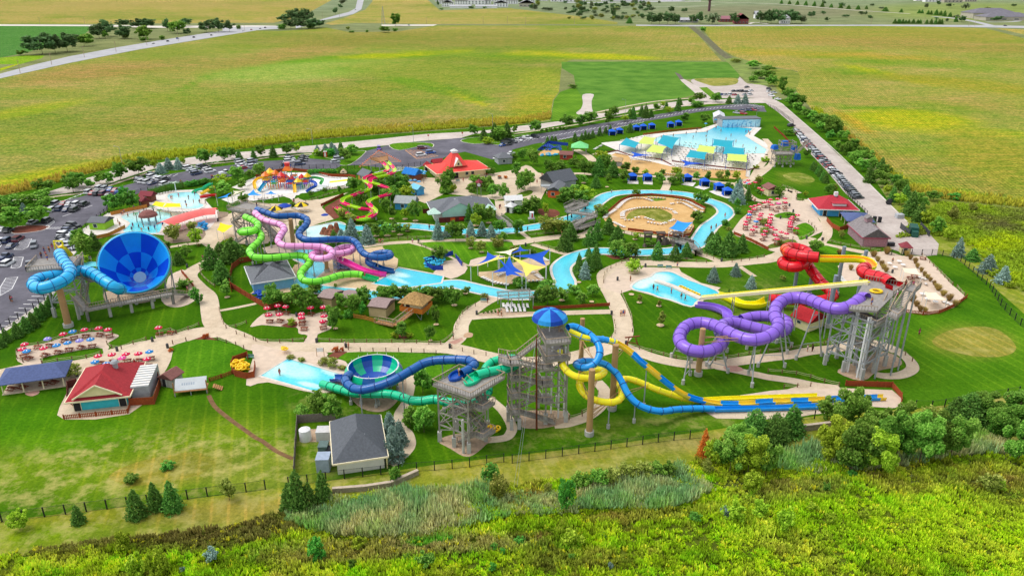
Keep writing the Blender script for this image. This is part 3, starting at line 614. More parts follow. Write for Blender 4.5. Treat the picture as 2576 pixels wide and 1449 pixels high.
sheet('patio',T('21','2240,260 2470,200 2576,230')+T('22','0,245 210,240 215,262 0,275')+T('21','2240,285'),MATS['gravel_bed'])
# island beach
ISL=T('12','930,730 1000,660 1090,580 1200,540 1400,530 1600,545 1800,590 1920,650 1920,690 1820,780 1830,850 1760,945 1640,945 1400,905 1170,880 1000,820 930,770')
sheet('sandy_beach',ISL,SD,4)
isl=lawn(T('12','1150,740 1200,680 1320,650 1480,655 1590,700 1610,740 1560,790 1420,770 1300,720 1180,765'),'#7c9238',4,.8,'grass_mound'); lawn(T('12','1370,560 1450,580 1560,565 1480,545'),'#6c9a30',0)
lawn(T('23','1655,530 1750,460 1900,410 2150,390 2330,430 2480,560 2480,640 2350,690 2100,690 1850,640 1700,590'),'#8b9c40',5,.6,'grass_mound'); lawn(T('13','150,320 220,295 350,300 450,340 465,380 380,395 230,370'),'#7fa03a',5,.9,'grass_mound')
lawn(T('30','1100,440 1300,330 1600,250 1950,200 2120,260 2150,320 2000,430 1700,490 1350,540 1180,500'),'#8d9a3a',5,.8,'grass_mound')
ribbon('bare_earth',T('20','2100,1080 2160,1190 2300,1310 2480,1440')+T('30','2576,60')+T('31','60,90 200,190 370,270'),.9,M('trench','#80603f',.95,.25,1),4)
for rc,s in (('21','800,412,25'),('21','1812,372,28'),('21','1755,532,20'),('21','1995,177,30'),('21','2108,58,26'),('20','2287,97,28'),('11','1365,757,25'),('11','1500,760,28'),('11','1605,778,30'),('11','1210,930,30'),('11','1320,928,35'),('11','1450,918,32'),('11','1385,885,25'),('11','1525,882,25'),('22','1200,70,28'),('22','1280,152,28'),('22','1475,187,28'),('22','1490,382,40'),('12','670,1397,25'),('12','1235,965,25'),('12','720,397,25'),('12','953,438,20'),('11','2150,790,30'),('11','2210,828,35'),('11','2340,800,30'),('12','1385,1028,30'),('22','500,132,30'),('22','800,145,25'),('12','1225,1295,60'),('11','2160,1055,25'),('11','2270,1095,25')):
    u,v,r=[float(q) for q in s.split(',')]; p=T(rc,f'{u},{v}')[0]; c=G(*p); rr=r/4/((p[1]+81)*.0115)
    z=nz(); b=MB().poly([(c.x+rr*math.cos(a),c.y+rr*math.sin(a),z) for a in [2*PI*i/12 for i in range(12)]]); o=b.build('mulch_ring',PS); o['kind']='structure'
# ---------- water
WW=srgb('#bfe6e2'); WC=srgb('#6fccd2')
def pool(rc,s,fn,smooth=0,nx=24,ny=24,cope=.7,pts=None,name='pool_water'):
    pts=pts or T(rc,s); P=g(pts)
    if smooth: P=catmull(P,smooth,True)
    P=[Vector((p.x,p.y,0)) for p in P]; n=len(P); z=nz(P); mb=MB(); out=[]
    ar=sum(P[i].x*P[(i+1)%n].y-P[(i+1)%n].x*P[i].y for i in range(n)); sg=1 if ar>0 else -1
    for i in range(n):
        d=(P[(i+1)%n]-P[i-1]).normalized(); out.append(P[i]+Vector((d.y,-d.x,0))*cope*sg)
    mb.add([(p.x,p.y,z+.06) for p in P]+[(p.x,p.y,z+.06) for p in out]+[(p.x,p.y,0) for p in out],[(i,(i+1)%n,n+(i+1)%n,n+i) for i in range(n)]+[(n+i,n+(i+1)%n,2*n+(i+1)%n,2*n+i) for i in range(n)])
    o=mb.build('pool_coping',KB); o['kind']='structure'; bm=bmesh.new(); bm.from_mesh(o.data); bmesh.ops.recalc_face_normals(bm,faces=bm.faces); 
    for f in bm.faces:
        if f.normal.z<-.5: f.normal_flip()
    bm.to_mesh(o.data); bm.free()
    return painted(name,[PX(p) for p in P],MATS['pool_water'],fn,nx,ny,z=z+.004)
def wcol(base,L): return lambda px,py,X,Y: blobs(base,L,px,py)
# lazy river
def river(pts,w=5.0,closed=False,n=8):
    P=[Vector((p.x,p.y,0)) for p in catmull(g(pts),n,closed)]
    if closed: P.append(P[0])
    L,R_=ribbon_pts(P,w); z=nz([p for ab in zip(L,R_) for p in ab],6)+.008; L2,R2=ribbon_pts(P,w+1.5); k=len(P)
    b=MB().add([(p.x,p.y,z-.003) for p in L2]+[(p.x,p.y,z-.003) for p in R2],[(k+i,k+i+1,i+1,i) for i in range(k-1)]); o=b.build('river_coping',KB); o['kind']='structure'
    z+=.01
    Q=[]
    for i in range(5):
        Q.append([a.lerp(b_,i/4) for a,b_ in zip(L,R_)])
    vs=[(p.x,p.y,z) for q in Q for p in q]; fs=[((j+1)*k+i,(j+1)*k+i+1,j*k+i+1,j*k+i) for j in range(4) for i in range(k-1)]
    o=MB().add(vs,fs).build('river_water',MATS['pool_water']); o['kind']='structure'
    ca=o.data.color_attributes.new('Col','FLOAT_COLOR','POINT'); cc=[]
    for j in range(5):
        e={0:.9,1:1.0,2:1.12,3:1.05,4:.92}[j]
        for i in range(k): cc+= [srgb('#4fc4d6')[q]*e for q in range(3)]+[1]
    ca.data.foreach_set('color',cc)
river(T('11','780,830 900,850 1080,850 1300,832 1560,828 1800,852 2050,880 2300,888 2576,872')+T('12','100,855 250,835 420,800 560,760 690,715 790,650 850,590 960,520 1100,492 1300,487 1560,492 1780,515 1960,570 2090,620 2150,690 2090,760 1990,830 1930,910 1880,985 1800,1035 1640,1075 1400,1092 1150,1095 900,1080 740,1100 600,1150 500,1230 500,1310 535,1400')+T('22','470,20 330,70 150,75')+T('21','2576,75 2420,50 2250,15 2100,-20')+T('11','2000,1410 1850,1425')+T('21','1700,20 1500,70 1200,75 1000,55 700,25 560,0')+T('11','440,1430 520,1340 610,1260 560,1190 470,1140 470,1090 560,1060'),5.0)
pool('11','505,880 540,840 660,820 740,800 830,790 900,820 960,850 900,900 760,915 700,940 620,960 520,950',wcol(WC,[(820,580,60,22,0,WW,1),(800,590,40,15,0,WW,.8)]),4)
pool('11','1180,1410 1340,1320 1430,1250 1880,1335 1860,1400 1500,1448 1330,1430',wcol(srgb('#22bcd2'),[(1000,690,30,6,10,WW,.9),(990,700,40,5,20,WW,.7)]),0)
pool('21','50,885 320,715 840,870 600,1045',wcol(srgb('#45c8d2'),[(730,925,70,22,15,srgb('#a5e2dc'),.9),(690,930,30,20,-30,WW,.6),(830,935,22,8,20,WW,.9),(780,968,30,6,12,WW,.9),(720,905,20,6,0,srgb('#25b9da'),.7)]),0)
pool('','',wcol(srgb('#35c2d4'),[(1640,700,50,14,0,WW,1),(1612,716,22,10,0,WW,1),(1690,755,30,8,30,WW,.5)]),3,pts=T('12','1210,1430 1280,1380 1400,1340 1450,1300 1560,1290 1640,1310 1760,1370 1900,1420')+T('22','2080,60 1860,130 1800,185 1600,120 1480,90 1380,50 1240,20'))
# median wall between the landing lanes, in the water
WP=T('02','2080,1262 2420,1300 2340,1370')+T('12','2560,60 2540,100 2360,100 2130,100 1900,60 1650,20')+T('02','1400,1420 1500,1370 1950,1330')
pool('','',lambda px,py,X,Y: (lambda t: np.array(srgb('#9fdedd'))*(1-t)+np.array(srgb('#06b2d0'))*t)(np.clip((360-py)/36*.8+(px-1700)/600,0,1)[:,None]),0,pts=WP,cope=1.2)
pool('10','1690,520 1760,495 1950,490 2010,530 2000,590 2050,620 1990,650 1830,650 1760,600 1700,560',wcol(srgb('#8fd9e0'),[(440,510,60,14,0,WW,.9)]),4,cope=.8)
pool('10','1220,740 1330,700 1500,680 1700,700 1720,750 1640,800 1620,860 1580,900 1400,900 1240,885 1310,800',wcol(srgb('#a5e4e8'),[(370,572,60,14,0,srgb('#4fd0de'),.9),(350,545,50,8,0,WW,.9)]),4,cope=.8)
sheet('splash_pad',T('11','20,420 120,340 350,300 560,310 720,345 950,350 720,420 700,450 560,490 300,500 110,490'),M('white_pool_floor','#eef0ee',.4,.04),4)
sheet('splash_pad',T('11','700,360 960,340 960,400 720,430'),MATS['white_pool_floor'],2)
sheet('pool_water',T('10','830,1200 920,1185 980,1190 980,1235 850,1235'),M('plunge_water','#6fcfdc',.1,.05))
sheet('tube_corral_floor',T('12','255,95 330,60 470,65 480,90 380,115 270,120'),SD)

P=catmull(gt('22','1440,-60 1600,-10 1760,60 1900,120'),4); mb=MB()
for a,b in zip(P[:-1],P[1:]): mb.bar(a+Vector((0,0,.3)),b+Vector((0,0,.3)),1.6,.5)
tag(mb.build('lane_divider',KB),kind='structure')
# ================= VEGETATION =================
LEAF=V('foliage',rough=.8,spec=.12,rndv=.22,transl=.22); GRASS=V('weeds',rough=.9,spec=.05,transl=.2); BARK=M('bark','#6b5a4a',.9,.2,2)
def leafmesh(name,cen,size,colr,upness=.3,asp=1.3):
    """one small quad per leaf clump"""
    n=len(cen); nr=RNG.normal(size=(n,3)); nr[:,2]+=upness*2; nr/=np.linalg.norm(nr,axis=1)[:,None]
    t=np.cross(nr,RNG.normal(size=(n,3))); t/=np.linalg.norm(t,axis=1)[:,None]; b=np.cross(nr,t)
    s=(size*RNG.uniform(.6,1.3,n))[:,None]
    v=np.stack([cen-t*s*asp*.5,cen-b*s*.5+nr*s*.15,cen+t*s*asp*.5,cen+b*s*.5+nr*s*.15],1).reshape(-1,3)
    return mesh_np(name,v,4,np.repeat(colr,4,0),LEAF)
def mesh_np(name,v,k,colr,mat):
    n=len(v)//k; me=bpy.data.meshes.new(name); me.vertices.add(len(v)); me.vertices.foreach_set('co',v.ravel())
    me.loops.add(len(v)); me.loops.foreach_set('vertex_index',np.arange(len(v),dtype=np.int32)); me.polygons.add(n); me.polygons.foreach_set('loop_start',np.arange(0,len(v),k,dtype=np.int32))
    me.update(calc_edges=True); ca=me.color_attributes.new('Col','FLOAT_COLOR','POINT'); ca.data.foreach_set('color',np.concatenate([colr,np.ones((len(colr),1))],1).ravel()); me.materials.append(mat); return me
PAL={'D':('#26491a','#578a2c','#8ab048'),'M':('#31591e','#68a035','#9cc654'),'Y':('#55701a','#93b428','#bed644'),'O':('#4d5a20','#8a9a3c','#b0b45a'),'S':('#3c5a52','#7d9c92','#abc4b6'),'P':('#22481a','#497e30','#7aa84a'),'R':('#8a3c10','#cf6c28','#e08a48'),'F':('#324e34','#587a48','#76935c'),'T':('#6b5a2c','#b39a58','#d0bb80'),'G':('#2c5a20','#4f9a35','#7cc050'),'W':('#4a5a35','#75855c','#93a07a')}  # F: greyed greens, distance haze put into the leaf colour
PAL={k:[np.array(srgb(x)) for x in v] for k,v in PAL.items()}
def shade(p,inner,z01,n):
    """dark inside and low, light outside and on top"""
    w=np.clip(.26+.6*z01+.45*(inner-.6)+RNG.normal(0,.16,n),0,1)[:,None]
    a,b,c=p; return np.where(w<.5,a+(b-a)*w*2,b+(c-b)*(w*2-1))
def crown_round(k,n=1500,seed=0,flat=.0):
    r=np.random.default_rng(seed); m=r.integers(26,40); cl=r.normal(size=(m,3)); cl/=np.linalg.norm(cl,axis=1)[:,None]; cl*=r.uniform(.3,.86,(m,1)); cl[:,0]*=r.uniform(.85,1.1)
    rad=r.uniform(.15,.34,m); idx=r.integers(0,m,n); d=RNG.normal(size=(n,3)); d/=np.linalg.norm(d,axis=1)[:,None]; rr=RNG.uniform(.55,1.02,n)
    p=cl[idx]+d*(rad[idx]*rr)[:,None]; lum=r.normal(0,.12,m)[idx]
    p[:,2]=np.where(p[:,2]<-.8,-.8+(p[:,2]+.8)*.3,p[:,2])
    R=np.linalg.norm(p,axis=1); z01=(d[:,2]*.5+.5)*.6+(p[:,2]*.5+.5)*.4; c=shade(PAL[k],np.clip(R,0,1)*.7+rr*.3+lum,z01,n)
    return leafmesh('crown',p*np.array([.5,.5,.5]),.075,c)
def crown_cone(k,n=1500,seed=0,pw=1.0,droop=.25):
    r=np.random.default_rng(seed); lev=14; z=1-np.sqrt(RNG.uniform(0,1,n)); li=np.floor(z*lev); rmax=(1-z)**pw*(.86+.14*np.cos(li*2.1+seed)); fr=(z*lev-li); rmax*=1.08-.35*fr
    a=RNG.uniform(0,2*PI,n); lob=1+.12*np.sin(a*5+li*1.7)+.06*np.sin(a*9+li*3); rr=RNG.uniform(.45,1,n)**.6; R=rmax*lob*rr
    p=np.stack([R*np.cos(a)*.5,R*np.sin(a)*.5,z-.5-droop*.12*rr*(1-z)],1)
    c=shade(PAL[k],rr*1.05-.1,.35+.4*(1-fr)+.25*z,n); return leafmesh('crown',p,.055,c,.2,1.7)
def crown_shrub(k,n=900,seed=0):
    me=crown_round(k,n,seed+50); co=np.empty(len(me.vertices)*3); me.vertices.foreach_get('co',co); co=co.reshape(-1,3); co[:,2]=np.maximum(co[:,2],-.42); me.vertices.foreach_set('co',co.ravel()); return me
def crown_tuft(k,n=260,seed=0):
    a=RNG.uniform(0,2*PI,n); t=RNG.uniform(0,.35,n); o=np.stack([np.cos(a)*t*.3,np.sin(a)*t*.3,np.full(n,-.5)],1); tip=np.stack([np.cos(a)*(.15+t),np.sin(a)*(.15+t),RNG.uniform(.1,.5,n)],1)
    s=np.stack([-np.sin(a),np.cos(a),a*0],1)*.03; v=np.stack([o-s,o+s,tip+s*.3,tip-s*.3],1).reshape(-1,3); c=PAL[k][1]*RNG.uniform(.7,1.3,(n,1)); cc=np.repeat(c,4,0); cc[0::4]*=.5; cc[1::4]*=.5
    return mesh_np('crown',v,4,cc,LEAF)
PROTO={}
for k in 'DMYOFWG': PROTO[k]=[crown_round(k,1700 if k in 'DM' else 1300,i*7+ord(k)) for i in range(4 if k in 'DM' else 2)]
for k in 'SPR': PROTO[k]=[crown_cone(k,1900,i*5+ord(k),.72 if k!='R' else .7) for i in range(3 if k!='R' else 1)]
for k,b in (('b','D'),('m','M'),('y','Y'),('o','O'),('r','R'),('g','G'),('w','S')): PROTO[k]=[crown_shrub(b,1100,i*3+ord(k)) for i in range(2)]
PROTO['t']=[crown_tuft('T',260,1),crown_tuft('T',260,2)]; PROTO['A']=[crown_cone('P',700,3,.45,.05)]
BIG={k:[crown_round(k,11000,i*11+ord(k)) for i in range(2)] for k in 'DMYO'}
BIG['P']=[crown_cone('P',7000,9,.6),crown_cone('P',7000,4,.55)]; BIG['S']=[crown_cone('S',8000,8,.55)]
for k in BIG:
    for me in BIG[k]:
        s=.5; co=np.empty(len(me.vertices)*3); me.vertices.foreach_get('co',co); co=co.reshape(-1,4,3); c=co.mean(1,keepdims=True); co=c+(co-c)*s; me.vertices.foreach_set('co',co.ravel())
def trunkmesh():
    b=MB(); b.rod((0,0,-.0),(0,0,1),.5,.3,7)
    for i in range(5):
        a=i*2.4; b.rod((0,0,.55+.07*i),(math.cos(a)*2.4,math.sin(a)*2.4,1.15+.1*i),.22,.08,5)
    me=bpy.data.meshes.new('trunk'); me.from_pydata(b.v,[],b.f); me.materials.append(BARK); return me
TRUNK=trunkmesh()
KIND={'D':('shade_tree','dark green leafy tree','tree'),'M':('leafy_tree','mid green leafy tree','tree'),'Y':('young_tree','yellow green young tree','tree'),'O':('deciduous_tree','olive green thin tree','tree'),'F':('distant_tree','large hazy dark tree','tree'),'W':('willow_tree','grey green spreading tree','tree'),'G':('deciduous_tree','bright green tree','tree'),
 'S':('spruce_tree','blue grey spruce','tree'),'P':('pine_tree','dark green conifer','tree'),'R':('conifer_tree','rust orange dying conifer','tree'),'A':('arborvitae','narrow arborvitae','shrub'),'b':('shrub','dark green rounded shrub','shrub'),'m':('shrub','mid green rounded shrub','shrub'),'y':('shrub','yellow green bush','shrub'),'o':('shrub','olive green bush','shrub'),'r':('flower_bush','red and orange flowering bush','shrub'),'g':('shrub','bright green bush','shrub'),'w':('shrub','silvery green bush','shrub'),'t':('ornamental_grass','tan tuft of ornamental grass','grass tuft')}
NT=[0]
def tree(x,y,h,w,k,group=None):
    """base pixel, height and width in D pixels"""
    base=G(x,y); s=(y+81)*.01152*.95
    lo,hi=0.,45.
    for _ in range(24):
        m=(lo+hi)/2
        if PX((base.x,base.y,m))[1]>y-h: lo=m
        else: hi=m
    H=max(lo,.4); Wd=w/s*(1.25 if k in 'SP' else 1)*(1.22 if 250<y<1000 else 1.0); H*=(1.16 if 250<y<1000 else 1.0); name,ph,cat=KIND[k]
    big=(w>60 and k in BIG and y>600); pr=(BIG if big else PROTO)[k]; NT[0]+=1
    root=empty(name,base,random.uniform(0,6.28)); shr=k.islower() or k=='A'
    if group: pass
    conif=k in 'SPR'; z0=0 if shr else H*(.06 if conif else (.14 if y<900 else .08)); ch=(H-z0)*(1.0 if not conif else 1.02)
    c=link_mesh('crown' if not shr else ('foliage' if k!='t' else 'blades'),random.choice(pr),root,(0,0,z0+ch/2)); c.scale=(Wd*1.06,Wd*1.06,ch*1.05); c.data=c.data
    if not shr:
        t=link_mesh('trunk',TRUNK,root,(0,0,0)); r=max(.09,H*.022); t.scale=(r,r,z0+ch*.45)
    sz='small ' if H<2.6 and not shr else ('tall ' if H>9 and not shr else '')
    return auto(root,sz+ph,cat,group)
def trees(rc,s,group=None):
    pr=rc; ox=[0,644.2,1288.4,1931.8][int(rc[1])] if rc else 0; oy=362.2*int(rc[0]) if rc else 0; q=4 if rc else 1
    for e in s.split():
        k=e[-1]; v=[float(a) for a in e[:-1].split(',')]; tree(ox+v[0]/q,oy+v[1]/q,v[2]/q,v[3]/q,k,group)
trees('00','430,550,230,330F 560,540,200,200F 680,525,210,260F 850,470,130,180M 220,560,60,110b 900,430,90,110M 1000,390,160,200F 1080,370,180,180F 1240,395,150,190F 1240,270,80,180F 1450,400,140,180M 1400,290,110,200F 1480,290,110,200F 1345,280,65,60F 1690,320,140,110F 1790,340,130,170M 1870,270,90,140F 2080,330,130,160F 2200,325,150,170F 2310,325,130,120F 1060,390,80,70M 1630,405,50,70b 1890,360,80,90F 1450,425,60,100b 1270,390,60,90b 2400,300,50,60b')
trees('01','290,225,90,150F 430,250,170,230F 520,220,140,150F 350,295,110,180F 460,295,120,180F 580,290,110,180F 640,280,80,120F 260,298,60,110b 540,293,70,120b 1405,265,130,130D 1290,330,70,120D 1400,328,50,60b 1120,330,30,40b 800,150,80,60F 850,90,50,50F 870,50,60,80W 900,20,40,60W 1865,105,25,50b 2165,95,35,70F 2300,90,25,50b 1950,40,40,40F 1830,70,70,30F 925,300,35,50o 960,330,20,70b')
trees('01','2180,1370,110,90D 2290,1415,110,70P 2330,1450,70,100y 2400,1410,150,80P 2525,1400,150,90P 2450,1420,120,110M')
trees('02','230,1345,120,110D 550,1290,120,120D 685,1270,100,100D 775,1250,120,100D 820,1210,80,70D 965,1255,120,100D 1020,1180,100,100D 1180,1200,90,50M 1215,1200,110,60P 1300,1170,100,50P 1340,1190,120,60P 1395,1180,70,50P 1450,1115,70,70M 1515,1085,60,50Y 1550,1105,70,40P 1135,1225,60,60Y 1575,1140,60,70Y 1665,1120,120,50P 1690,1060,60,40P 1795,1050,60,60M 1880,1025,90,100D 1870,1080,60,130b 2050,1030,90,90D 2180,1045,70,50P 2265,1045,80,60S 2340,1045,80,60S 1730,1240,90,80D 1935,1240,90,80D 1185,1335,80,60P 25,1350,90,50M')
trees('02','300,1335,35,35b 345,1330,35,35b 390,1325,35,35b 435,1318,35,35b 480,1310,35,35b 525,1310,35,60b','clipped shrubs beside the access road')
trees('02','630,1425,75,50P 700,1410,60,40P 735,1405,80,40P 770,1400,60,40P 810,1390,70,40P 880,1370,80,40P 940,1345,60,40P 985,1350,80,45P 355,1445,60,40P 400,1440,65,40P 435,1440,60,40P','young conifers along the upper car park')
trees('02','1180,240,65,60P 1400,250,120,130F 1480,250,130,130F 1560,250,140,130F 1640,250,120,120F 1600,130,70,80F 1820,235,90,100F 1890,240,130,120F 2010,250,130,150W 2235,245,120,120F 2500,235,130,140F 2570,240,150,120F 1010,200,170,60F 700,120,60,90F 620,145,60,70F 920,130,50,60F 1735,130,50,70F 1105,210,60,40F 230,95,60,80W 330,110,40,90W 380,115,40,80W 690,150,50,70F 840,175,40,60W 1340,120,40,60F 1420,100,30,50F 1480,40,30,40W 620,820,1,1b')
RS=random.Random(3)
for i in range(90):
    x=RS.uniform(1420,1640) if i<50 else RS.uniform(1300,1640); y=RS.uniform(10,52) if i<50 else RS.uniform(6,30)
    if i>74: x=RS.uniform(1960,2570); y=RS.uniform(8,62)
    tree(x,y,RS.uniform(6,14),RS.uniform(10,22),RS.choice('FWFo'))
trees('03','100,245,160,150F 230,240,150,200F 30,240,110,120F 340,240,90,100W 440,180,70,80F 590,220,50,60F 1800,225,40,40F 1890,225,60,40P 1950,225,70,90F 2300,220,60,110F 2450,170,40,40P 2520,190,50,50F 1590,90,60,50W 1980,100,70,80W 2470,70,30,60F')
for grp,s in (('far conifers along the lane','135,42,40,35P 215,48,40,35P 295,55,45,40P 380,60,50,40P 465,66,50,40P 545,74,50,40P 635,80,40,35P 730,86,40,45P 810,95,40,45P 905,100,45,45P 990,95,35,30P 1180,118,45,60P 1340,130,40,35P'),('far conifer row beside the road','1275,243,50,40P 1310,243,50,35P 1325,243,45,35P 1355,243,50,35P 1385,243,40,35P 1415,243,45,35P 1460,243,50,40P 1505,243,45,35P 1530,243,45,35P 1595,245,45,35P 1640,246,55,35P 1685,247,55,35P 1720,248,55,35P 1745,248,55,35P'),('far conifers by the lane end','1520,138,40,35P 1550,138,40,30P 1610,150,45,35P 1640,152,45,30P 1690,158,60,45P 1735,160,50,40P 1775,168,60,40P 1830,175,50,40P')): trees('03',s,grp)
trees('03','40,870,120,130D 140,950,180,110D 200,1010,110,100D 240,1080,120,150D 320,1090,120,110D 300,1150,110,120M 380,1190,90,110D 450,1230,100,110M 510,1290,130,140D 600,1330,150,160D 640,1375,180,130D 540,1330,90,100M 620,1410,90,100G 740,1420,100,120M 210,1365,60,90D 700,1330,110,80P 560,1230,80,100D')
trees('03','0,720,60,160M 0,800,90,120D'); trees('02','2420,690,80,160M 2500,790,90,170D 2420,830,70,110M 2250,630,40,120o 1920,330,60,60M 610,890,40,90D 640,1130,1,1b')
trees('13','700,70,100,100M 760,110,110,90D 800,120,120,100D 840,100,130,130D 850,190,100,100D 890,210,120,110M 950,280,120,120M 1010,200,130,130M 940,130,100,100D 1050,270,110,120M 1010,390,150,80P 1130,300,140,90P 1080,390,120,130M 1170,320,110,100D 1200,510,90,80Y 1150,440,80,100M 1190,390,80,100M 1280,420,110,100D 1320,500,140,110D 1250,580,130,80P 1325,615,105,105Y 1430,720,210,130P 1380,560,130,90P 1480,640,140,100M 1520,795,180,110P 1590,820,130,105Y 1560,640,90,90M 1700,910,150,130M 1815,970,120,95Y 1660,575,90,120D 1850,790,150,120O 2060,690,80,80O 1340,470,100,90D 1480,560,70,80D')
trees('13','385,140,80,60D 610,505,100,85D 105,540,100,90D 375,530,50,45Y 460,1090,110,120M 230,755,60,100b 740,950,70,55O 1910,1130,160,90S 2055,1170,100,110P 2205,1290,150,130S 2355,1400,150,110S 2420,1440,60,100y 2260,1330,70,110y 1880,560,60,120g 150,1380,50,60O 660,480,70,60o 280,1010,25,30b 120,1010,50,60o 200,1010,40,70o')
trees('13','450,265,80,50P 475,280,80,45P 500,305,80,45P 525,330,90,50P 550,370,90,55P 580,395,90,55P','conifer row beside the car lane')
trees('13','1060,1135,50,70t 1100,1185,45,50t 1140,1225,45,50t 1160,1260,45,55t 1185,1290,45,50t 1390,1130,50,45t 1430,1165,45,45t 1480,1205,50,50t 1500,1250,45,45t 1540,1290,45,40t 1570,1330,45,40t 1600,1360,45,45t 1630,1385,40,40t 1670,1420,40,40t 720,1115,45,60t 1195,1110,60,70t 830,1270,50,50t 1690,1448,40,50t','ornamental grass tufts on the seating terrace')
trees('23','1710,25,50,70t 1760,80,50,60t 1820,130,60,70t 1880,190,60,60t 1450,140,60,70t 1490,185,50,60t 1530,235,50,60t 1580,245,40,50t','ornamental grass tufts at the terrace corner')
trees('10','460,500,130,160D 440,560,90,150M 70,700,160,200D 30,790,150,150D 150,850,190,220M 370,800,160,200M 260,650,130,180M 430,640,100,160M 740,490,150,130D 780,440,150,170D 700,430,110,100D 910,450,90,90M 1010,410,110,110M 1110,400,100,110M 1215,365,160,140D 1400,320,160,180D 1560,255,90,60Y 1620,295,90,80S 1700,260,100,80S 1800,255,100,70S 1840,210,80,60Y 2070,205,150,130D 2260,175,130,110D 2335,150,110,80D 2410,165,90,60P 2555,155,90,50P 245,690,80,60S')
trees('10','1150,680,160,170G 1310,660,170,160G 1240,560,120,100G 2400,380,140,130M 2440,460,100,90M 2530,350,80,90M 2240,420,100,140Y 2240,515,120,170M 2460,620,110,80D 1750,980,150,140O 1930,870,80,90O 1980,1020,150,110Y 960,1060,150,100P 860,1120,180,180M 780,1000,130,120M 840,1200,80,110y 1800,1210,110,100P 1880,1150,110,110M 1680,1090,90,80D 2130,1240,190,150P 2220,1120,110,120P 2330,1180,180,180P 2380,1100,100,130P 2240,1390,190,140P 2270,1448,70,90M 1860,1440,70,130m 2000,1030,20,30o 2280,990,30,60y 2330,990,50,40m 1480,1000,1,1b')
for i in range(17): tree(*[a for a in (lambda p:(p[0],p[1]))(T('10',f'{1505+i*21},{518-i*4.6}')[0])],17,8,'A','arborvitae hedge behind the kids pool')
for i in range(12): tree(*[a for a in (lambda p:(p[0],p[1]))(T('11',f'{842+i*25},{300+i*2}')[0])],14,7,'A','arborvitae hedge behind the splash pad')
trees('10','1900,430,50,80g 1960,425,55,80g 2020,410,50,80g 2070,400,50,80g','light green hedge shrubs'); trees('11','550,310,50,70g 610,305,50,70g 670,305,50,70g 730,305,50,70g 790,305,45,70g','light green hedge shrubs')
trees('11','50,135,120,80D 175,135,105,65P 325,110,105,100D 415,90,80,60Y 615,60,40,40S 700,75,65,55S 765,70,75,60S 795,105,80,60S 855,85,90,60P 610,120,60,80y 660,125,60,90b 750,120,70,90g 900,180,120,110M 965,110,90,120M 920,100,60,80M 50,320,110,100M 985,480,140,120D 690,505,60,50D 840,490,60,45D 555,540,60,50D 1210,540,150,150D 1390,480,160,220D 1480,420,100,120D 1290,400,80,120D 1070,640,150,120M 1380,620,170,140D 1330,560,110,120M 1520,540,110,130Y 1300,690,130,90M 1370,755,120,80M 1500,760,110,70Y 1540,720,80,60D 1600,780,200,120M 870,755,90,80O 960,800,90,90O 1900,480,160,130D 1950,390,140,100D 2215,420,100,110M 2170,520,110,110M 2280,470,130,130M 2340,430,90,100M 2375,540,120,100M 2495,560,140,100M 2360,315,80,80D 1990,490,80,60Y 2420,470,60,110b 1900,500,40,100b')
trees('11','2145,785,160,70P 2250,800,180,110M 2340,800,150,110M 2210,830,120,90Y 1830,960,170,85S 1925,930,110,70S 2010,980,180,150D 2160,940,140,80S 2275,925,120,80S 2365,940,110,80S 2450,900,130,110D 970,960,180,100S 1120,1000,160,110S 860,945,80,70S 910,970,90,70S 790,1030,140,90P 930,870,90,50P 1130,870,70,90D 1210,935,120,110M 1320,930,120,110M 1385,885,100,80D 1450,920,110,100M 1260,840,70,70D 1520,885,70,80O 1850,1185,150,130D 2160,1060,110,90O 2270,1100,110,100O 2430,1060,110,120O 2490,980,80,90M 470,900,110,70D 430,940,100,90M 800,1440,40,30y 600,1448,40,90y 370,640,50,60b 160,685,30,40b 2450,350,30,40r 2510,350,30,40r')
trees('11','300,480,1,1b 2180,330,20,60r 2300,310,20,60r 1120,340,1,1b')
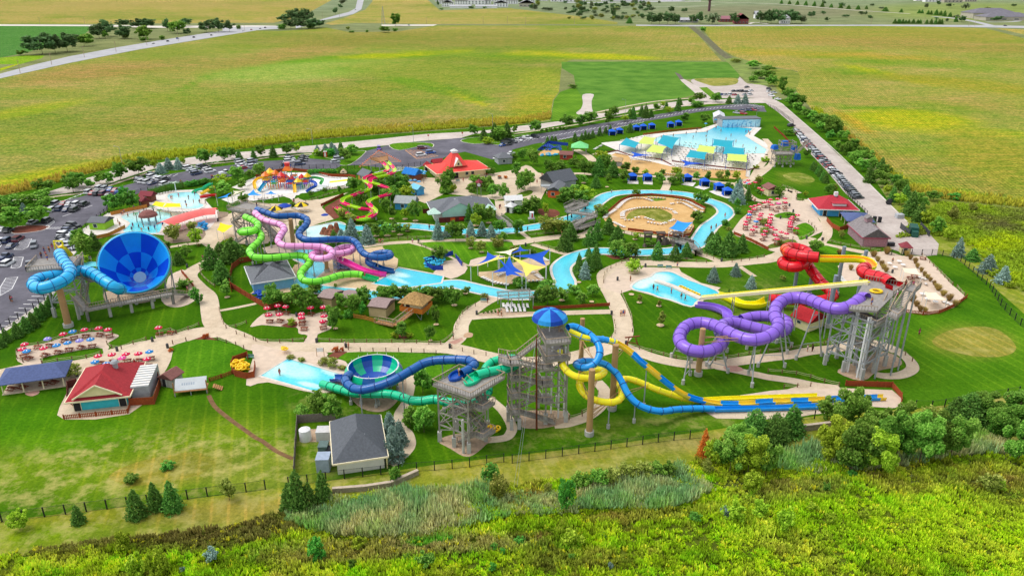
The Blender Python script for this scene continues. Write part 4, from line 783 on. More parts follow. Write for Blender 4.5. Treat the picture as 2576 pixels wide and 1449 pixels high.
trees('12','20,185,90,60D 100,165,110,90D 210,215,150,110M 45,350,140,100D 355,280,110,90D 475,300,120,140D 130,470,190,140M 90,490,150,90D 180,440,130,90M 640,400,70,70M 720,400,80,70M 725,330,150,110D 780,280,100,90D 875,150,80,80Y 930,170,80,100Y 870,320,170,110P 940,280,150,120D 1010,330,140,110P 840,440,110,80P 965,395,80,60M 1120,385,110,100M 1135,290,90,90D 1235,310,70,80D 1345,310,50,60y 1485,400,100,90M 1510,320,60,50D 1650,330,95,85Y 1610,410,80,80D 1685,400,100,80M 1850,365,80,60M 1965,380,90,60D 2080,370,90,70O 2165,355,80,50D 2250,370,90,70Y 2470,420,90,70O 2175,450,60,60D 2275,480,120,80P 2240,580,150,80S 2290,600,130,80S 2370,570,120,60P 2280,520,140,70S 630,540,120,150m 740,560,140,160y 550,600,150,180b 690,600,130,150b 480,580,60,80b 1245,520,55,80D 1905,620,120,130D 1855,790,110,110D 870,680,60,90O 910,720,80,110b 180,690,150,200b 60,690,60,120g 240,640,90,100b 335,725,130,60Y 340,900,160,150O 460,900,140,160O 550,920,120,130D 380,900,90,120b 55,920,140,110D 590,970,150,110P 530,1070,180,120P 850,960,150,90P 785,1020,160,110P 970,900,140,110P 1055,985,140,120P 1380,1030,60,80b 1245,970,70,50Y 1040,1120,150,160m 1200,1150,150,180b 1120,1150,120,130m 1460,1160,150,100P 1635,1170,130,100P 1750,1140,130,90P 2000,1010,110,90P 2040,1090,170,150P 2170,1120,210,150P 2305,1085,150,100P 2150,850,80,80G 2260,640,80,60G 2260,700,60,70g 670,1300,170,80P 770,1280,160,90P 840,1245,200,90P 770,1135,80,60P 840,1110,70,60P 730,1350,150,85S 665,1340,50,60b 1225,1300,130,130Y 2020,1385,130,90S 2245,1325,110,75S 2400,1448,110,80S 40,1130,90,110O 200,1130,70,80D 80,1450,100,150D 340,1475,90,150D 2450,250,40,60y 2540,180,50,80y 2480,500,40,60b 2180,870,30,50o 2540,820,60,100o 2530,900,50,90o 590,600,80,150b 640,590,120,100y 400,290,60,100b 620,240,90,110D 700,230,80,70M 590,200,1,1b 2140,370,50,60y')
trees('20','15,595,80,75P 70,545,120,75P 180,495,130,95P 270,440,130,95P 340,395,130,95P 395,330,120,90P 445,290,120,85P 490,255,110,80P 515,200,110,80P 530,150,90,70P','conifer row beside the lower car park')
trees('20','1985,155,140,115g 2280,88,110,90M 740,880,95,140o 2060,510,40,50r 2080,490,30,40r 1720,640,30,50r')
trees('21','190,205,210,180D 460,235,230,230D 620,200,90,90M 330,190,120,110D 790,425,220,170D 865,220,150,110M 980,275,190,110M 1090,200,200,130D 1070,280,130,80G 930,300,70,90g 1810,385,180,85D 1755,540,160,90D 1470,500,130,120D 1350,150,160,180D 1260,140,130,120D 1460,130,130,150D 1560,120,120,130D 1680,140,140,160D 1800,150,150,150D 1900,140,140,130D 1990,190,180,140D 2110,72,80,80M 2300,110,50,80o 1680,1060,250,170M 480,1300,120,160M 640,1290,250,200M 790,1330,260,210M 700,1180,130,140M 1550,1400,200,200M 1690,1450,240,220M 600,60,90,110D 1350,1500,250,170S 1450,1570,240,150S 1385,1720,330,210S 690,770,60,100o 770,795,80,100o 870,820,40,80o 860,640,40,40r 795,640,45,60r 350,710,30,80o 460,740,40,70o 360,380,70,80y 1410,500,60,90y 1540,490,40,70y 565,240,80,60D 2290,255,30,25m 2330,253,30,25m 2370,251,30,25m 2405,248,30,25m 2445,245,30,25m')
trees('22','355,185,200,180D 510,135,120,110M 700,160,100,110M 810,90,100,110M 620,70,90,120M 1495,390,140,85O 1280,150,80,50O 1475,190,60,50O 330,100,90,100M 260,120,100,110P 2180,48,45,20A 2225,52,45,20A 2265,56,40,18A')
trees('22','2430,1430,140,190M 2330,1500,120,150M')
trees('23','60,1448,120,110P 230,1430,180,170M 160,1500,180,160P')
# the wood edge at the lower right, big shrubs and lone trees of the meadow (photo pixels)
trees('','2135,1085,110,80M 2100,1160,110,90Y 2140,1190,130,110D 2190,1120,90,80M 2200,1190,120,100Y 2250,1165,130,100D 2255,1100,90,80M 2310,1170,130,100M 2350,1150,110,90D 2390,1150,110,90M 2330,1090,70,60O 2430,1065,75,90P 2480,1070,80,80D 2400,1060,60,60P 2545,1075,85,90D 2570,1060,70,80D 2560,1160,110,90M 2515,1110,80,80D 2470,1050,60,60P 1835,1190,100,90M 1880,1195,110,90Y 1860,1160,90,80M 1925,1200,90,60M 1800,1170,70,60Y 1890,1235,50,50Y 1770,1145,65,36R 1945,1120,80,70P 1990,1090,70,60P 1895,1110,80,80P 2085,1060,60,60M 1995,1115,1,1b 2290,1230,1,1b')
trees('30','1385,850,270,190P 1575,770,260,160P 1745,785,290,190P 795,915,180,130P 2310,685,220,180O 205,985,200,190Y 1250,1195,210,180y 2130,1300,140,150w 1840,1420,70,60w 1600,1448,320,240y 1400,1460,260,200y 1340,500,80,180b 1690,370,70,150g 2040,640,1,1b')
trees('31','430,785,400,230P 340,770,250,170P 540,760,250,170P 680,700,310,170P 1410,510,180,140b 2350,530,210,200G 2430,700,280,220O 620,1290,230,200g 970,1375,110,80b 1515,1290,70,80b 1040,1160,110,150y 1965,1115,80,50g 1600,1100,50,40g 2390,1200,90,80g 2480,1240,80,70g 1710,1340,130,200b 2380,1400,90,90g')
trees('32','540,800,350,180G 360,620,100,90O 700,570,170,200m 850,545,190,220m 1000,535,200,220o 1150,505,190,220o 1300,485,180,220o 1450,460,170,220m 1560,440,150,160b 1830,895,90,150g 590,1160,170,240y 920,1075,60,80b 600,1290,70,80b 985,1370,60,60w 2230,900,200,240y 2480,850,180,200y 2420,570,170,180Y 80,1130,80,120g 1960,420,150,120o 870,1290,70,100y 2140,870,140,110w')
trees('33','580,605,110,80b 440,800,90,130y 170,1000,240,230y 620,940,130,130y 960,900,110,140y 1440,930,80,100y 2220,600,200,250o 2320,590,120,120y 1590,230,90,100y 850,450,60,130g')
# ---------- meadow: forbs, reeds
def inpoly(px,py,poly):
    r=np.zeros(len(px),bool); n=len(poly)
    for i in range(n):
        x1,y1=poly[i]; x2,y2=poly[(i+1)%n]
        if y1==y2: continue
        c=((y1>py)!=(y2>py))&(px<(x2-x1)*(py-y1)/(y2-y1)+x1); r^=c
    return r
def scatter(poly,dens):
    w=g(poly); x0,x1=min(p.x for p in w),max(p.x for p in w); y0,y1=min(p.y for p in w),max(p.y for p in w)
    n=int((x1-x0)*(y1-y0)*dens); X=RNG.uniform(x0,x1,n); Y=RNG.uniform(y0,y1,n); k=inpoly(X,Y,[(p.x,p.y) for p in w]); return X[k],Y[k]
def pxy(X,Y):
    d=Y*CT+CH*ST; return CX+F*X/d, CY-F*(Y*ST-CH*CT)/d
GAIN=1.9
def bladesmesh(name,X,Y,nb,h,wd,spread,colf,lean=.25):
    n=len(X); px,py=pxy(X,Y); C0=colf(px,py,X,Y); hh=h(px,py,X,Y) if callable(h) else np.full(n,h)
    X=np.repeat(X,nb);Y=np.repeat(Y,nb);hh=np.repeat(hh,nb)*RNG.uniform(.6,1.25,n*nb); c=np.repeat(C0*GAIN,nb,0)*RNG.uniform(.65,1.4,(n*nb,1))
    a=RNG.uniform(0,2*PI,n*nb); r=RNG.uniform(0,spread,n*nb); bx=X+np.cos(a)*r; by=Y+np.sin(a)*r; l=RNG.uniform(0,lean,n*nb)*hh; a2=a+RNG.normal(0,.6,n*nb); tx=bx+np.cos(a2)*l; ty=by+np.sin(a2)*l
    s=wd*RNG.uniform(.6,1.3,n*nb); b2=RNG.uniform(0,PI,n*nb); sx,sy=np.cos(b2)*s,np.sin(b2)*s; z=np.zeros(n*nb)
    v=np.stack([np.stack([bx-sx*.4,by-sy*.4,z],1),np.stack([bx+sx*.4,by+sy*.4,z],1),np.stack([tx+sx,ty+sy,hh*.7],1),np.stack([tx,ty,hh],1),np.stack([tx-sx,ty-sy,hh*.6],1)],1).reshape(-1,3)
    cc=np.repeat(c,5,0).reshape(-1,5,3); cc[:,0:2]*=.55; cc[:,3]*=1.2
    return mesh_np(name,v,5,np.clip(cc.reshape(-1,3),0,1),GRASS)
MEAD=[(-120,1425),(0,1400),(200,1365),(400,1345),(560,1325),(700,1290),(840,1262),(1050,1228),(1180,1222),(1400,1212),(1700,1168),(1950,1148),(2200,1148),(2576,1118),(2750,1080),(2750,1500),(2576,1560),(-120,1560)]
def meadc(px,py,X,Y):
    c=np.tile(np.array(srgb('#9cb81a')),(len(px),1)).astype(float)
    n=noise2(X,Y,.16,11); m=noise2(X,Y,.42,12); q=noise2(X,Y,.9,13)
    w=np.clip(n*1.3,0,1)[:,None]*.8; c=c*(1-w)+np.array(srgb('#6c8a1a'))*w
    w=np.clip(-n*1.2+.1,0,1)[:,None]*.75; c=c*(1-w)+np.array(srgb('#a5a63c'))*w
    w=(np.clip(m-.25,0,1)*1.1)[:,None]; c=c*(1-w)+np.array(srgb('#7c6a35'))*w
    w=(np.clip(-m-.3,0,1)*1.1)[:,None]; c=c*(1-w)+np.array(srgb('#86c41c'))*w
    c*=(1+.5*q)[:,None]
    c=blobs(c,[(180,1365,260,22,-6,srgb('#76703a'),.85),(620,1330,260,40,-10,srgb('#76703a'),.85),(480,1345,200,20,-8,srgb('#6a5c30'),.6),(900,1390,260,30,-3,srgb('#948a4a'),.7),(1150,1370,200,24,0,srgb('#9a8d5c'),.6),(1080,1365,60,10,-5,srgb('#58a020'),.8),(1640,1300,160,16,-4,srgb('#8a7a3a'),.8),(2000,1240,120,30,-8,srgb('#8a8440'),.7),(1330,1265,60,24,-5,srgb('#94703a'),.8),(2450,1200,160,30,-5,srgb('#8a7a3c'),.5),(2520,1260,90,60,10,srgb('#7c6a38'),.5),(1440,1410,150,30,0,srgb('#7c6c38'),.5),(2150,1310,500,60,0,srgb('#9cc41c'),.4),(2430,1350,300,80,0,srgb('#a5c018'),.4)],px,py)
    sp=(RNG.random(len(px))<.035)[:,None]; c=np.where(sp,np.array(srgb('#e2d832')),c); return np.clip(c,.01,1)
X,Y=scatter(MEAD,5.0); px,py=pxy(X,Y); k=(py>1150)&(py<1520); X,Y=X[k],Y[k]; k=noise2(X,Y,.8,55)<RNG.uniform(.25,1.3,len(X)); X,Y=X[k],Y[k]
def meadh(px,py,X,Y): return np.clip(.75+.5*noise2(X,Y,.3,21)+.35*noise2(X,Y,1.1,22),.2,2.0)
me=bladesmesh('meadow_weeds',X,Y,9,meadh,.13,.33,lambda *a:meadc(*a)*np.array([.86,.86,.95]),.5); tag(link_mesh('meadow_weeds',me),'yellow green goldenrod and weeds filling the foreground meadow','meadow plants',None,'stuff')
for nm,poly,h in (('reed_bed',T('32','-140,640 200,600 420,640 640,740 680,820 400,840 -40,850'),1.7),('reed_bed',T('31','700,690 1000,650 1500,600 2200,590 2500,640 2576,850 2200,950 1700,1050 1200,1080 800,1050 560,1000 300,900 330,800'),2.6),('reed_bed',T('32','640,740 700,580 900,500 1400,430 1700,330 1950,480 2020,600 1800,720 1500,800 900,800 680,780'),2.8),('reed_bed',T('33','60,300 450,160 620,200 900,300 1500,250 1900,60 2150,30 2400,120 2350,230 1900,260 1500,330 1000,400 500,430 100,400'),2.4)):
    X,Y=scatter(poly,8); k=(noise2(X,Y,.28,77)>RNG.uniform(-1.4,-.25,len(X))); X,Y=X[k],Y[k]
    def rc_(px,py,X,Y):
        n=noise2(X,Y,.35,31); w=np.clip(n*.9+.45,0,1)[:,None]; c=np.array(srgb('#71915f'))*(1-w)+np.array(srgb('#a3a070'))*w; w=np.clip(noise2(X,Y,.2,32),0,1)[:,None]*.8; return c*(1-w)+np.array(srgb('#76a02c'))*w
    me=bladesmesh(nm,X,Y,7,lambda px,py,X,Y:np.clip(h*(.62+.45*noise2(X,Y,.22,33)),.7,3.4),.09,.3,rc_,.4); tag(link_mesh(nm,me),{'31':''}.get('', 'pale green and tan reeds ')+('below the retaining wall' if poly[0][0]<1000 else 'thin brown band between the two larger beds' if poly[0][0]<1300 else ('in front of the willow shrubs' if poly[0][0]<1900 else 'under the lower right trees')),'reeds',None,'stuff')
# rough scrub right of the service yard
SCR=[(2255,600),(2300,560),(2367,510),(2457,520),(2576,530),(2760,560),(2760,800),(2576,735),(2480,655),(2420,605),(2330,590)]
X,Y=scatter(SCR,1.6)
def scc(px,py,X,Y):
    c=np.tile(np.array(srgb('#93a52a')),(len(px),1)).astype(float); n=noise2(X,Y,.09,41); w=np.clip(n+.1,0,1)[:,None]; c=c*(1-w)+np.array(srgb('#75703c'))*w; w=np.clip(-noise2(X,Y,.12,42),0,1)[:,None]; return c*(1-w)+np.array(srgb('#b5bd18'))*w
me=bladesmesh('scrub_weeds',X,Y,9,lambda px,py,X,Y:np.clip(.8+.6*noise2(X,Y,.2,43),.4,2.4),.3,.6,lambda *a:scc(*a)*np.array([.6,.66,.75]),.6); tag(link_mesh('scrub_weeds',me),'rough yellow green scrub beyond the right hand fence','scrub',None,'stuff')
# corn plants standing over the near edges of the fields
def corntop(poly,dens,seed,h=1.7,edge=()):
    X,Y=scatter(poly,dens); px,py=pxy(X,Y); yb=np.interp(px,[e[0] for e in edge],[e[1] for e in edge]); t=(yb-py)/(7+yb*.03); k=RNG.random(len(X))<np.clip(1.15-t,0,1); X,Y=X[k],Y[k]
    def cc(px,py,X,Y):
        c=np.tile(np.array(srgb('#a8a836')),(len(px),1)).astype(float); n=noise2(X*.6,Y,.03,seed); w=np.clip(n,0,1)[:,None]*.8; c=c*(1-w)+np.array(srgb('#bd9450'))*w; w=np.clip(-n,0,1)[:,None]*.8; return c*(1-w)+np.array(srgb('#9aad24'))*w
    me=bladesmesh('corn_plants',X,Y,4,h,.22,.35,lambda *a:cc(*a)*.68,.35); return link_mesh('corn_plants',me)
o=corntop([(0,494),(95,475),(212,441),(325,412),(482,393),(644,371),(784,352),(957,338),(1094,328),(1219,319),(1331,310),(1385,300),(1390,270),(1219,300),(957,318),(644,348),(482,366),(325,385),(212,405),(95,430),(-60,455),(-60,510)],1.1,51,edge=[(0,494),(95,475),(212,441),(325,412),(482,393),(644,371),(784,352),(957,338),(1094,328),(1219,319),(1331,310),(1385,300)])
tag(o,'yellowing corn plants along the near edge of the left field','corn',None,'stuff')
o=corntop([(2040,275),(2164,372),(2247,452),(2302,488),(2367,502),(2457,512),(2576,524),(2700,532),(2700,470),(2576,470),(2400,450),(2300,420),(2200,340),(2100,262)],1.1,52,edge=[(2040,275),(2164,372),(2247,452),(2302,488),(2367,502),(2457,512),(2576,524),(2700,532)])
tag(o,'yellowing corn plants along the near edge of the right field','corn',None,'stuff')
# ================= WATER SLIDES AND TOWERS =================
def GL(n,c,ro=.22): return M(n,c,ro,.05,.4,.4,coat=.12)
GR=M('galvanised_steel','#a2a6a9',.5,.12,.8); CP=M('concrete_pier','#b9b8b2',.85,.12,1); WD=M('weathered_wood','#9f9990',.85,.2,1.2); WDL=M('rail_wood','#b09a82',.8,.15,1.5); DK=M('deck_boards','#9b9690',.85,.18,1.5); TN=M('tan_column','#b58f62',.6,.08,.5)
BLU=GL('blue_gloss','#0a5aa2'); DBL=GL('navy_gloss','#0a4fae'); CYN=GL('cyan_gloss','#20b4ee'); SKY=GL('sky_gloss','#149cf0'); YEL=GL('yellow_gloss','#fff01a'); GRNN=GL('green_gloss','#12c892'); PUR=GL('purple_gloss','#8f66d8'); RED=GL('red_gloss','#d80a1e'); LIM=GL('lime_gloss','#86f03c'); PNK=GL('pink_gloss','#f8a8de'); MAG=GL('magenta_gloss','#f648b4'); HOT=GL('hot_pink_gloss','#ec1270'); CHA=GL('chartreuse_gloss','#b4e312'); ORG=GL('orange_gloss','#f0531c'); CRM=GL('cream_gloss','#e9dfb8'); AMB=GL('amber_gloss','#ffd838')
def dark(n,c): return M(n,c,.4,.05)
WHT=M('white_paint','#e6e6e4',.5,.05)
def S(rc,s):
    ox=[0,644.2,1288.4,1931.8][int(rc[1])]; oy=362.2*int(rc[0]); out=[]
    for p in s.split():
        u,v,z=[float(k) for k in p.split(',')]; out.append(G(ox+u/4,oy+v/4,z))
    return out
def resample(P,step):
    out=[P[0]]; acc=0
    for a,b in zip(P[:-1],P[1:]):
        L=(b-a).length; t=step-acc
        while t<=L: out.append(a.lerp(b,t/L)); t+=step
        acc=(acc+L)%step
    return out
def circ(r,n=16): return [(r*math.cos(2*PI*i/n),r*math.sin(2*PI*i/n)) for i in range(n)]
def ushape(r,t=.07,up=.35,wide=1.0):
    o=[];i_=[]
    for k in range(13):
        a=PI+PI*k/12; o.append((r*wide*math.cos(a),r*math.sin(a))); i_.append(((r*wide-t)*math.cos(a),(r-t)*math.sin(a)))
    o=[(-r*wide-.06,r*up)]+[(-r*wide,r*up)]+o+[(r*wide,r*up),(r*wide+.06,r*up)]; i_=[(-r*wide+t,r*up)]+i_+[(r*wide-t,r*up)]
    return o+i_[::-1]
def tube(root,P,r,mat,seam,name='tube',step=.6,ring=2.4,mats2=None,seg=None):
    P=resample(catmull(P,10),step); b=MB()
    kf=None
    if mats2: k=max(1,int(min(seg,4.5)/step)); kf=(lambda i:(i//k)%2) if seg<9 else (lambda i:int((i//k)%7==2))
    b.sweep(P,circ(r),closed=True,kf=kf)
    ks=2 if mats2 else 1
    f=b; k=max(1,int(ring/step))
    for i in range(k,len(P)-1,k):
        d=(P[i+1]-P[i-1]).normalized()*.07; f.sweep([P[i]-d,P[i]-d*.99,P[i]+d,P[i]+d*1.01],lambda j,n:circ(r+(.09 if 0<j<3 else .0)),k=ks,closed=True)
    f.sweep(P,[(r*.97,-.05),(r+.05,-.05),(r+.05,.05),(r*.97,.05)],k=ks,closed=True); f.sweep(P,[(-r*.97,.05),(-r-.05,.05),(-r-.05,-.05),(-r*.97,-.05)],k=ks,closed=True)
    b.build(name,[mat]+([mats2] if mats2 else [])+[seam],root,smooth=True)
    return P
def flume(root,P,r,mat,name='flume',step=.6,mats2=None,seg=None,wide=1.0,inner=None,up=.35):
    P=resample(catmull(P,10),step); b=MB(); kf=None
    if mats2: k=max(1,int(seg/step)); kf=lambda i:(i//k)%2
    b.sweep(P,ushape(r,wide=wide,up=up),closed=True,kf=kf); b.build(name,[mat]+([mats2] if mats2 else []),root,smooth=False)
    return P
def tub(root,P,mat):
    a,b=P; d=(b-a); L=d.length/2+.9; an=math.atan2(d.y,d.x); c=(a+b)/2; mb=MB(); T_=Matrix.Translation(c)@Matrix.Rotation(an,4,'Z')@Matrix.Diagonal((L,1.25,1,1))
    mb.lathe((0,0,0),[(0,.08),(.8,.1),(.9,.5),(1,.6),(1.04,.5),(1.0,.0)],20,T=T_); mb.build('entry_tub',mat,root)
def supports(root,P,every,r,style='post',mat=None,zmin=1.3,skip=()):
    mat=mat or GR; L=0; last=-every*.5; k=0
    for i in range(1,len(P)-1):
        L+=(P[i]-P[i-1]).length
        if L-last<every or P[i].z-r<zmin: continue
        last=L; k+=1
        if k in skip: continue
        p=P[i]; d=(P[i+1]-P[i-1]); d.z=0; d.normalize(); n=Vector((-d.y,d.x,0)); top=Vector((p.x,p.y,p.z-r*.95)); b=MB()
        if style=='post':
            w=.13 if r<1 else .2; b.rod((p.x,p.y,0),top,w,w*.8,8,0); b.rod((p.x,p.y,0),(p.x,p.y,min(.9,p.z*.25)),.33,.33,8,1); b.bar(top+n*r*.7,top-n*r*.7,.12,.14,0)
        else:
            sp=1.0+p.z*.17
            for sg in(-1,1):
                f=Vector((p.x,p.y,0))+n*sp*sg; t=top+n*.35*sg; b.rod(f,t,.17,.13,7,0); b.rod(f,f+Vector((0,0,1.1)),.36,.36,8,1)
            for q in (.3,.62,.86): a=(Vector((p.x,p.y,0))+n*sp).lerp(top+n*.35,q); c=(Vector((p.x,p.y,0))-n*sp).lerp(top-n*.35,q); b.bar(a,c,.12,.12,0)
            b.bar(top+n*r,top-n*r,.18,.18,0)
        b.build('support_post',[mat,CP],root)
def column(root,px,py,top,r=.55,arms=(),mat=None):
    c=G(px,py); b=MB(); b.rod(c,(c.x,c.y,top),r,r*.94,18,0); b.rod((c.x,c.y,0),(c.x,c.y,1.0),r*1.45,r*1.45,18,1)
    for a in arms: b.rod((c.x,c.y,min(top-.3,a.z-.4)),a,.1,.08,6,0); b.rod((c.x,c.y,max(1,a.z-1.8)),a,.08,.07,6,0)
    b.build('support_column',[mat or TN,CP],root,smooth=False)
def root(name,label,cat,p,group=None): return tag(empty(name,(0,0,0)),label,cat,group)
# --- the three slides of the big stair tower
r=root('racing_slide','open slide in alternating blue and yellow lengths dropping from the tall stair tower','water slide',None)
a=S('22','575,438,16.4 660,475,15.9 740,505,15.4 830,512,14.9 940,522,14.2 1060,555,13.3')
P=tube(r,a,.62,YEL,SKY,'tube',mats2=SKY,seg=4.2)
b_=S('22','1060,555,13.3 1140,602,12.4 1220,665,11.3 1290,730,10.2 1440,850,7.9 1600,980,5.2 1740,1070,3.2 1880,1122,1.8 2040,1155,.8 2200,1165,.6 2400,1160,.6')+S('23','0,1142,.6 400,1132,.6 650,1115,.6 1000,1102,.6 1200,1095,.6')
Q=flume(r,b_,.72,AMB,'lane',mats2=SKY,seg=3.6); supports(r,Q,14,.5,zmin=2.2)
c=G(1674,1034); 
r=root('tube_slide','bright yellow closed tube slide looping down from the tall stair tower','water slide',None)
P=tube(r,S('22','482,640,13.4 492,720,12.8 522,800,12.0 585,862,11.3 680,900,10.8 800,905,10.3 900,872,9.9 918,838,9.7 850,822,9.5 760,848,9.2 700,900,8.7 680,980,7.9 712,1050,7.1 800,1112,6.4 920,1145,5.9 1030,1145,5.5 1098,1100,5.2 1105,1030,5.0 1085,965,4.9 1105,925,4.8 1180,918,4.6 1300,955,4.1 1450,1020,3.3 1600,1072,2.4 1750,1115,1.5 1880,1130,.9'),.66,YEL,AMB)
supports(r,P,11,.66,zmin=1.6,skip=(1,)); Q=flume(r,S('22','1880,1130,.7 2200,1112,.6 2576,1100,.6')+S('23','510,1083,.6'),.66,YEL,'lane')
column(r,1482,1094,13.8,.6,[P[20],P[34],P[48],P[60]]); column(r,1539.5,1030,14.2,.62,[Vector(b_[1]),P[70],P[76]])
r=root('tube_slide','sky blue closed tube slide looping down beside the yellow tube','water slide',None)
P=tube(r,S('22','560,395,17.0 625,388,16.8 700,420,16.4 780,468,15.8 850,540,15 882,620,14.1 870,700,13.1 820,768,12.2 740,800,11.6 662,792,11.2 652,758,11 722,738,10.7 830,742,10.3 930,766,9.8 1000,812,9.2 1060,872,8.3 1110,960,7.1 1160,1060,5.8 1240,1150,4.5 1350,1210,3.5 1500,1240,2.7 1650,1222,2.0 1850,1212,1.3 2040,1216,.8'),.66,SKY,BLU)
supports(r,P,13,.66,zmin=1.4,skip=(1,2)); Q=flume(r,S('22','2040,1216,.7 2576,1205,.6')+S('23','580,1182,.6'),.66,SKY,'lane'); column(r,1459.5,960,14.6,.5,[P[26],P[36]])
# --- purple and red raft slides of the right hand tower
r=root('raft_slide','wide purple closed tube slide curling into two large loops','water slide',None)
P=tube(r,S('23','995,110,15.4 945,100,15.3 880,150,15 800,195,14.6 700,210,14.2 600,190,13.8 500,150,13.3 400,112,12.9 300,97,12.5 180,112,12.1 90,180,11.6 70,280,11.1 108,370,10.7 60,450,10.3 -40,505,9.9')+S('22','2400,520,9.5 2250,480,9.2 2130,420,8.9 2020,370,8.6 1880,350,8.3 1760,380,8 1692,460,7.7 1692,550,7.4 1780,620,7.1 1930,640,6.8 2060,600,6.5 2125,530,6.1 2090,440,5.8 2130,365,5.5 2250,352,5.2 2400,390,4.9 2576,432,4.6')+S('23','60,445,4.4 170,425,4.2 195,350,4.0 120,300,3.7')+S('22','2576,285,3.4 2430,290,3.0 2300,322,2.6'),1.3,PUR,M('purple_seam','#6a4aa6',.4,.05))
supports(r,P,9,1.2,'aframe',zmin=2.6); flume(r,S('22','2300,322,2.5 2180,300,2.1 2145,235,1.6 2020,185,1.0 1850,165,.45'),1.2,PUR,'exit_flume'); column(r,1756,944,11.0,.62,[P[72],P[80]])
r=root('raft_slide','red closed tube slide with a yellow open section and coiled far end','water slide',None)
RS_=M('red_seam','#8f0f1c',.4,.05)
P=tube(r,S('13','1240,1400,15.9 1150,1350,15.7 1050,1325,15.4 975,1300,15.2 950,1262,15.1 1000,1240,15'),1.35,RED,RS_)
flume(r,[G(2240,714,16.0),G(2262,722,16.0)],1.5,RED,'entry_tub',wide=1.2); flume(r,S('13','990,1248,14.9 1045,1225,14.8 1000,1172,14.5 900,1150,14.2 700,1148,13.7 505,1143,13.2'),1.15,YEL,'open_section'); flume(r,[G(2240,714,16.0),G(2262,722,16.0)],1.5,RED,'entry_tub',wide=1.2); flume(r,S('13','990,1248,14.93 1045,1225,14.83 1000,1172,14.53 900,1150,14.23 700,1148,13.73 505,1143,13.23'),1.0,GL('orange_bed','#f79a20'),'slide_bed',up=.1)
P2=tube(r,S('13','510,1143,13.2 350,1128,12.9 230,1100,12.5 175,1062,12.2 235,1040,11.9 370,1072,11.5 420,1140,11.1 370,1200,10.6 270,1240,10.1 160,1215,9.7 160,1175,9.4 260,1165,9.0 380,1200,8.5 450,1290,7.4 540,1400,6.0 610,1460,5.2')+[G(2095,745,4.2),G(2060,757,3.4),G(1990,754,2.7),G(1930,753,2.2)],1.35,RED,RS_,mats2=ORG,seg=9)
flume(r,[G(1932,754,2.1),G(1905,765,1.7),G(1865,763,1.3),G(1830,747,.9),G(1800,739,.5)],1.2,YEL,'exit_flume')
for px,py,t,q in ((2081,823,13.5,0),(1997,735,11.0,1),(2103,742,13.6,2),(2155,760,14.2,3),(2034,745,7,4)): column(r,px,py,t,.5,mat=M('grey_column','#8b95a3',.5,.08))
pr=root('raft_conveyor','long straight cream and yellow raft conveyor rising to the tower deck','conveyor',None)
a,b2=G(1765,750,1.3),G(2185,711,15.8); mb=MB(); mb.bar(a,b2,1.1,.7,0); mb.build('trough',[CRM],pr); [MB().bar(a+n,b2+n,.14,.2,0).build('rail',[YEL],pr) for n in (Vector((0,-.6,.42)),Vector((0,.6,.42)))]
for t in (.22,.45,.62,.8):
    p=a.lerp(b2,t); mb=MB()
    for s in(-.5,.5): mb.rod((p.x,p.y+s*2,0),(p.x,p.y+s,p.z-.3),.13,.1,6,0)
    mb.bar((p.x,p.y-.6,p.z*.5),(p.x,p.y+.6,p.z*.5),.1,.1,0); mb.build('support_post',[GR],pr)
# --- bowl slide
r=root('bowl_slide','round open bowl slide striped royal blue and green beside the plunge pool','water slide',None)
c=G(939,924,6.2); nb=14
kf=lambda i,j:(i//4)%2
mb=MB(); mb.lathe(c,[(5.05,.25),(5.25,.25),(5.75,-.6),(6.0,-1.6),(5.6,-2.3)],56,kf=kf); mb.build('bowl_rim',[BLU,GRNN],r,smooth=False)
mb=MB(); mb.lathe(c,[(5.6,-2.3),(4.2,-3.1),(2.2,-3.7),(.9,-3.9)],56,kf=kf); mb.build('bowl_underside',[GRNN,DBL],r)
mb=MB(); mb.lathe(c,[(5.05,.25),(4.9,-.9),(4.3,-2.0),(3.2,-2.7)],56,kf=kf); mb.lathe(c,[(3.2,-2.7),(1.8,-3.1),(.8,-3.3)],56,k=0); mb.build('bowl_floor',[DBL,GRNN],r,smooth=False)
mb=MB(); mb.lathe(c,[(4.9,.32),(5.12,.32)],56,k=0); 
for i in range(16):
    a=2*PI*i/16; p=c+Vector((5.1*math.cos(a),5.1*math.sin(a),.3)); mb.rod(p,p+Vector((0,0,.5)),.04,.04,4,0)
mb.build('rim_rail',[WHT],r)
for i in range(8):
    a=2*PI*i/8+.3; mb=MB(); f=Vector((c.x+4.6*math.cos(a),c.y+4.6*math.sin(a),0)); mb.rod(f,(c.x+4.0*math.cos(a),c.y+4.0*math.sin(a),c.z-2.9),.16,.14,7,0); mb.rod(f,f+Vector((0,0,1)),.34,.34,8,1); mb.build('support_post',[GR,CP],r)
flume(r,S('21','1080,960,3.0 930,925,2.0 850,905,1.3 760,905,.8'),.9,DBL,'exit_flume',wide=1.2)
NS=M('navy_seam','#083a80',.4,.05)
P=tube(r,S('21','2060,862,12.7 2140,822,12.6 2195,765,12.4 2125,727,12.1 1950,722,11.6 1800,730,11.1 1680,762,10.6 1560,830,9.9 1400,920,9.0 1250,980,8.2 1100,1018,7.6 1000,1015,7.2 925,970,6.9 900,910,6.7 945,868,6.5'),.85,BLU,NS,'feed_tube')
supports(r,P,8,.85,zmin=2,skip=(1,)); tub(r,S('21','1985,920,11.95 2065,862,11.95'),DBL)
r=root('tube_slide','emerald green closed tube slide winding behind its tower to the plunge pool','water slide',None)
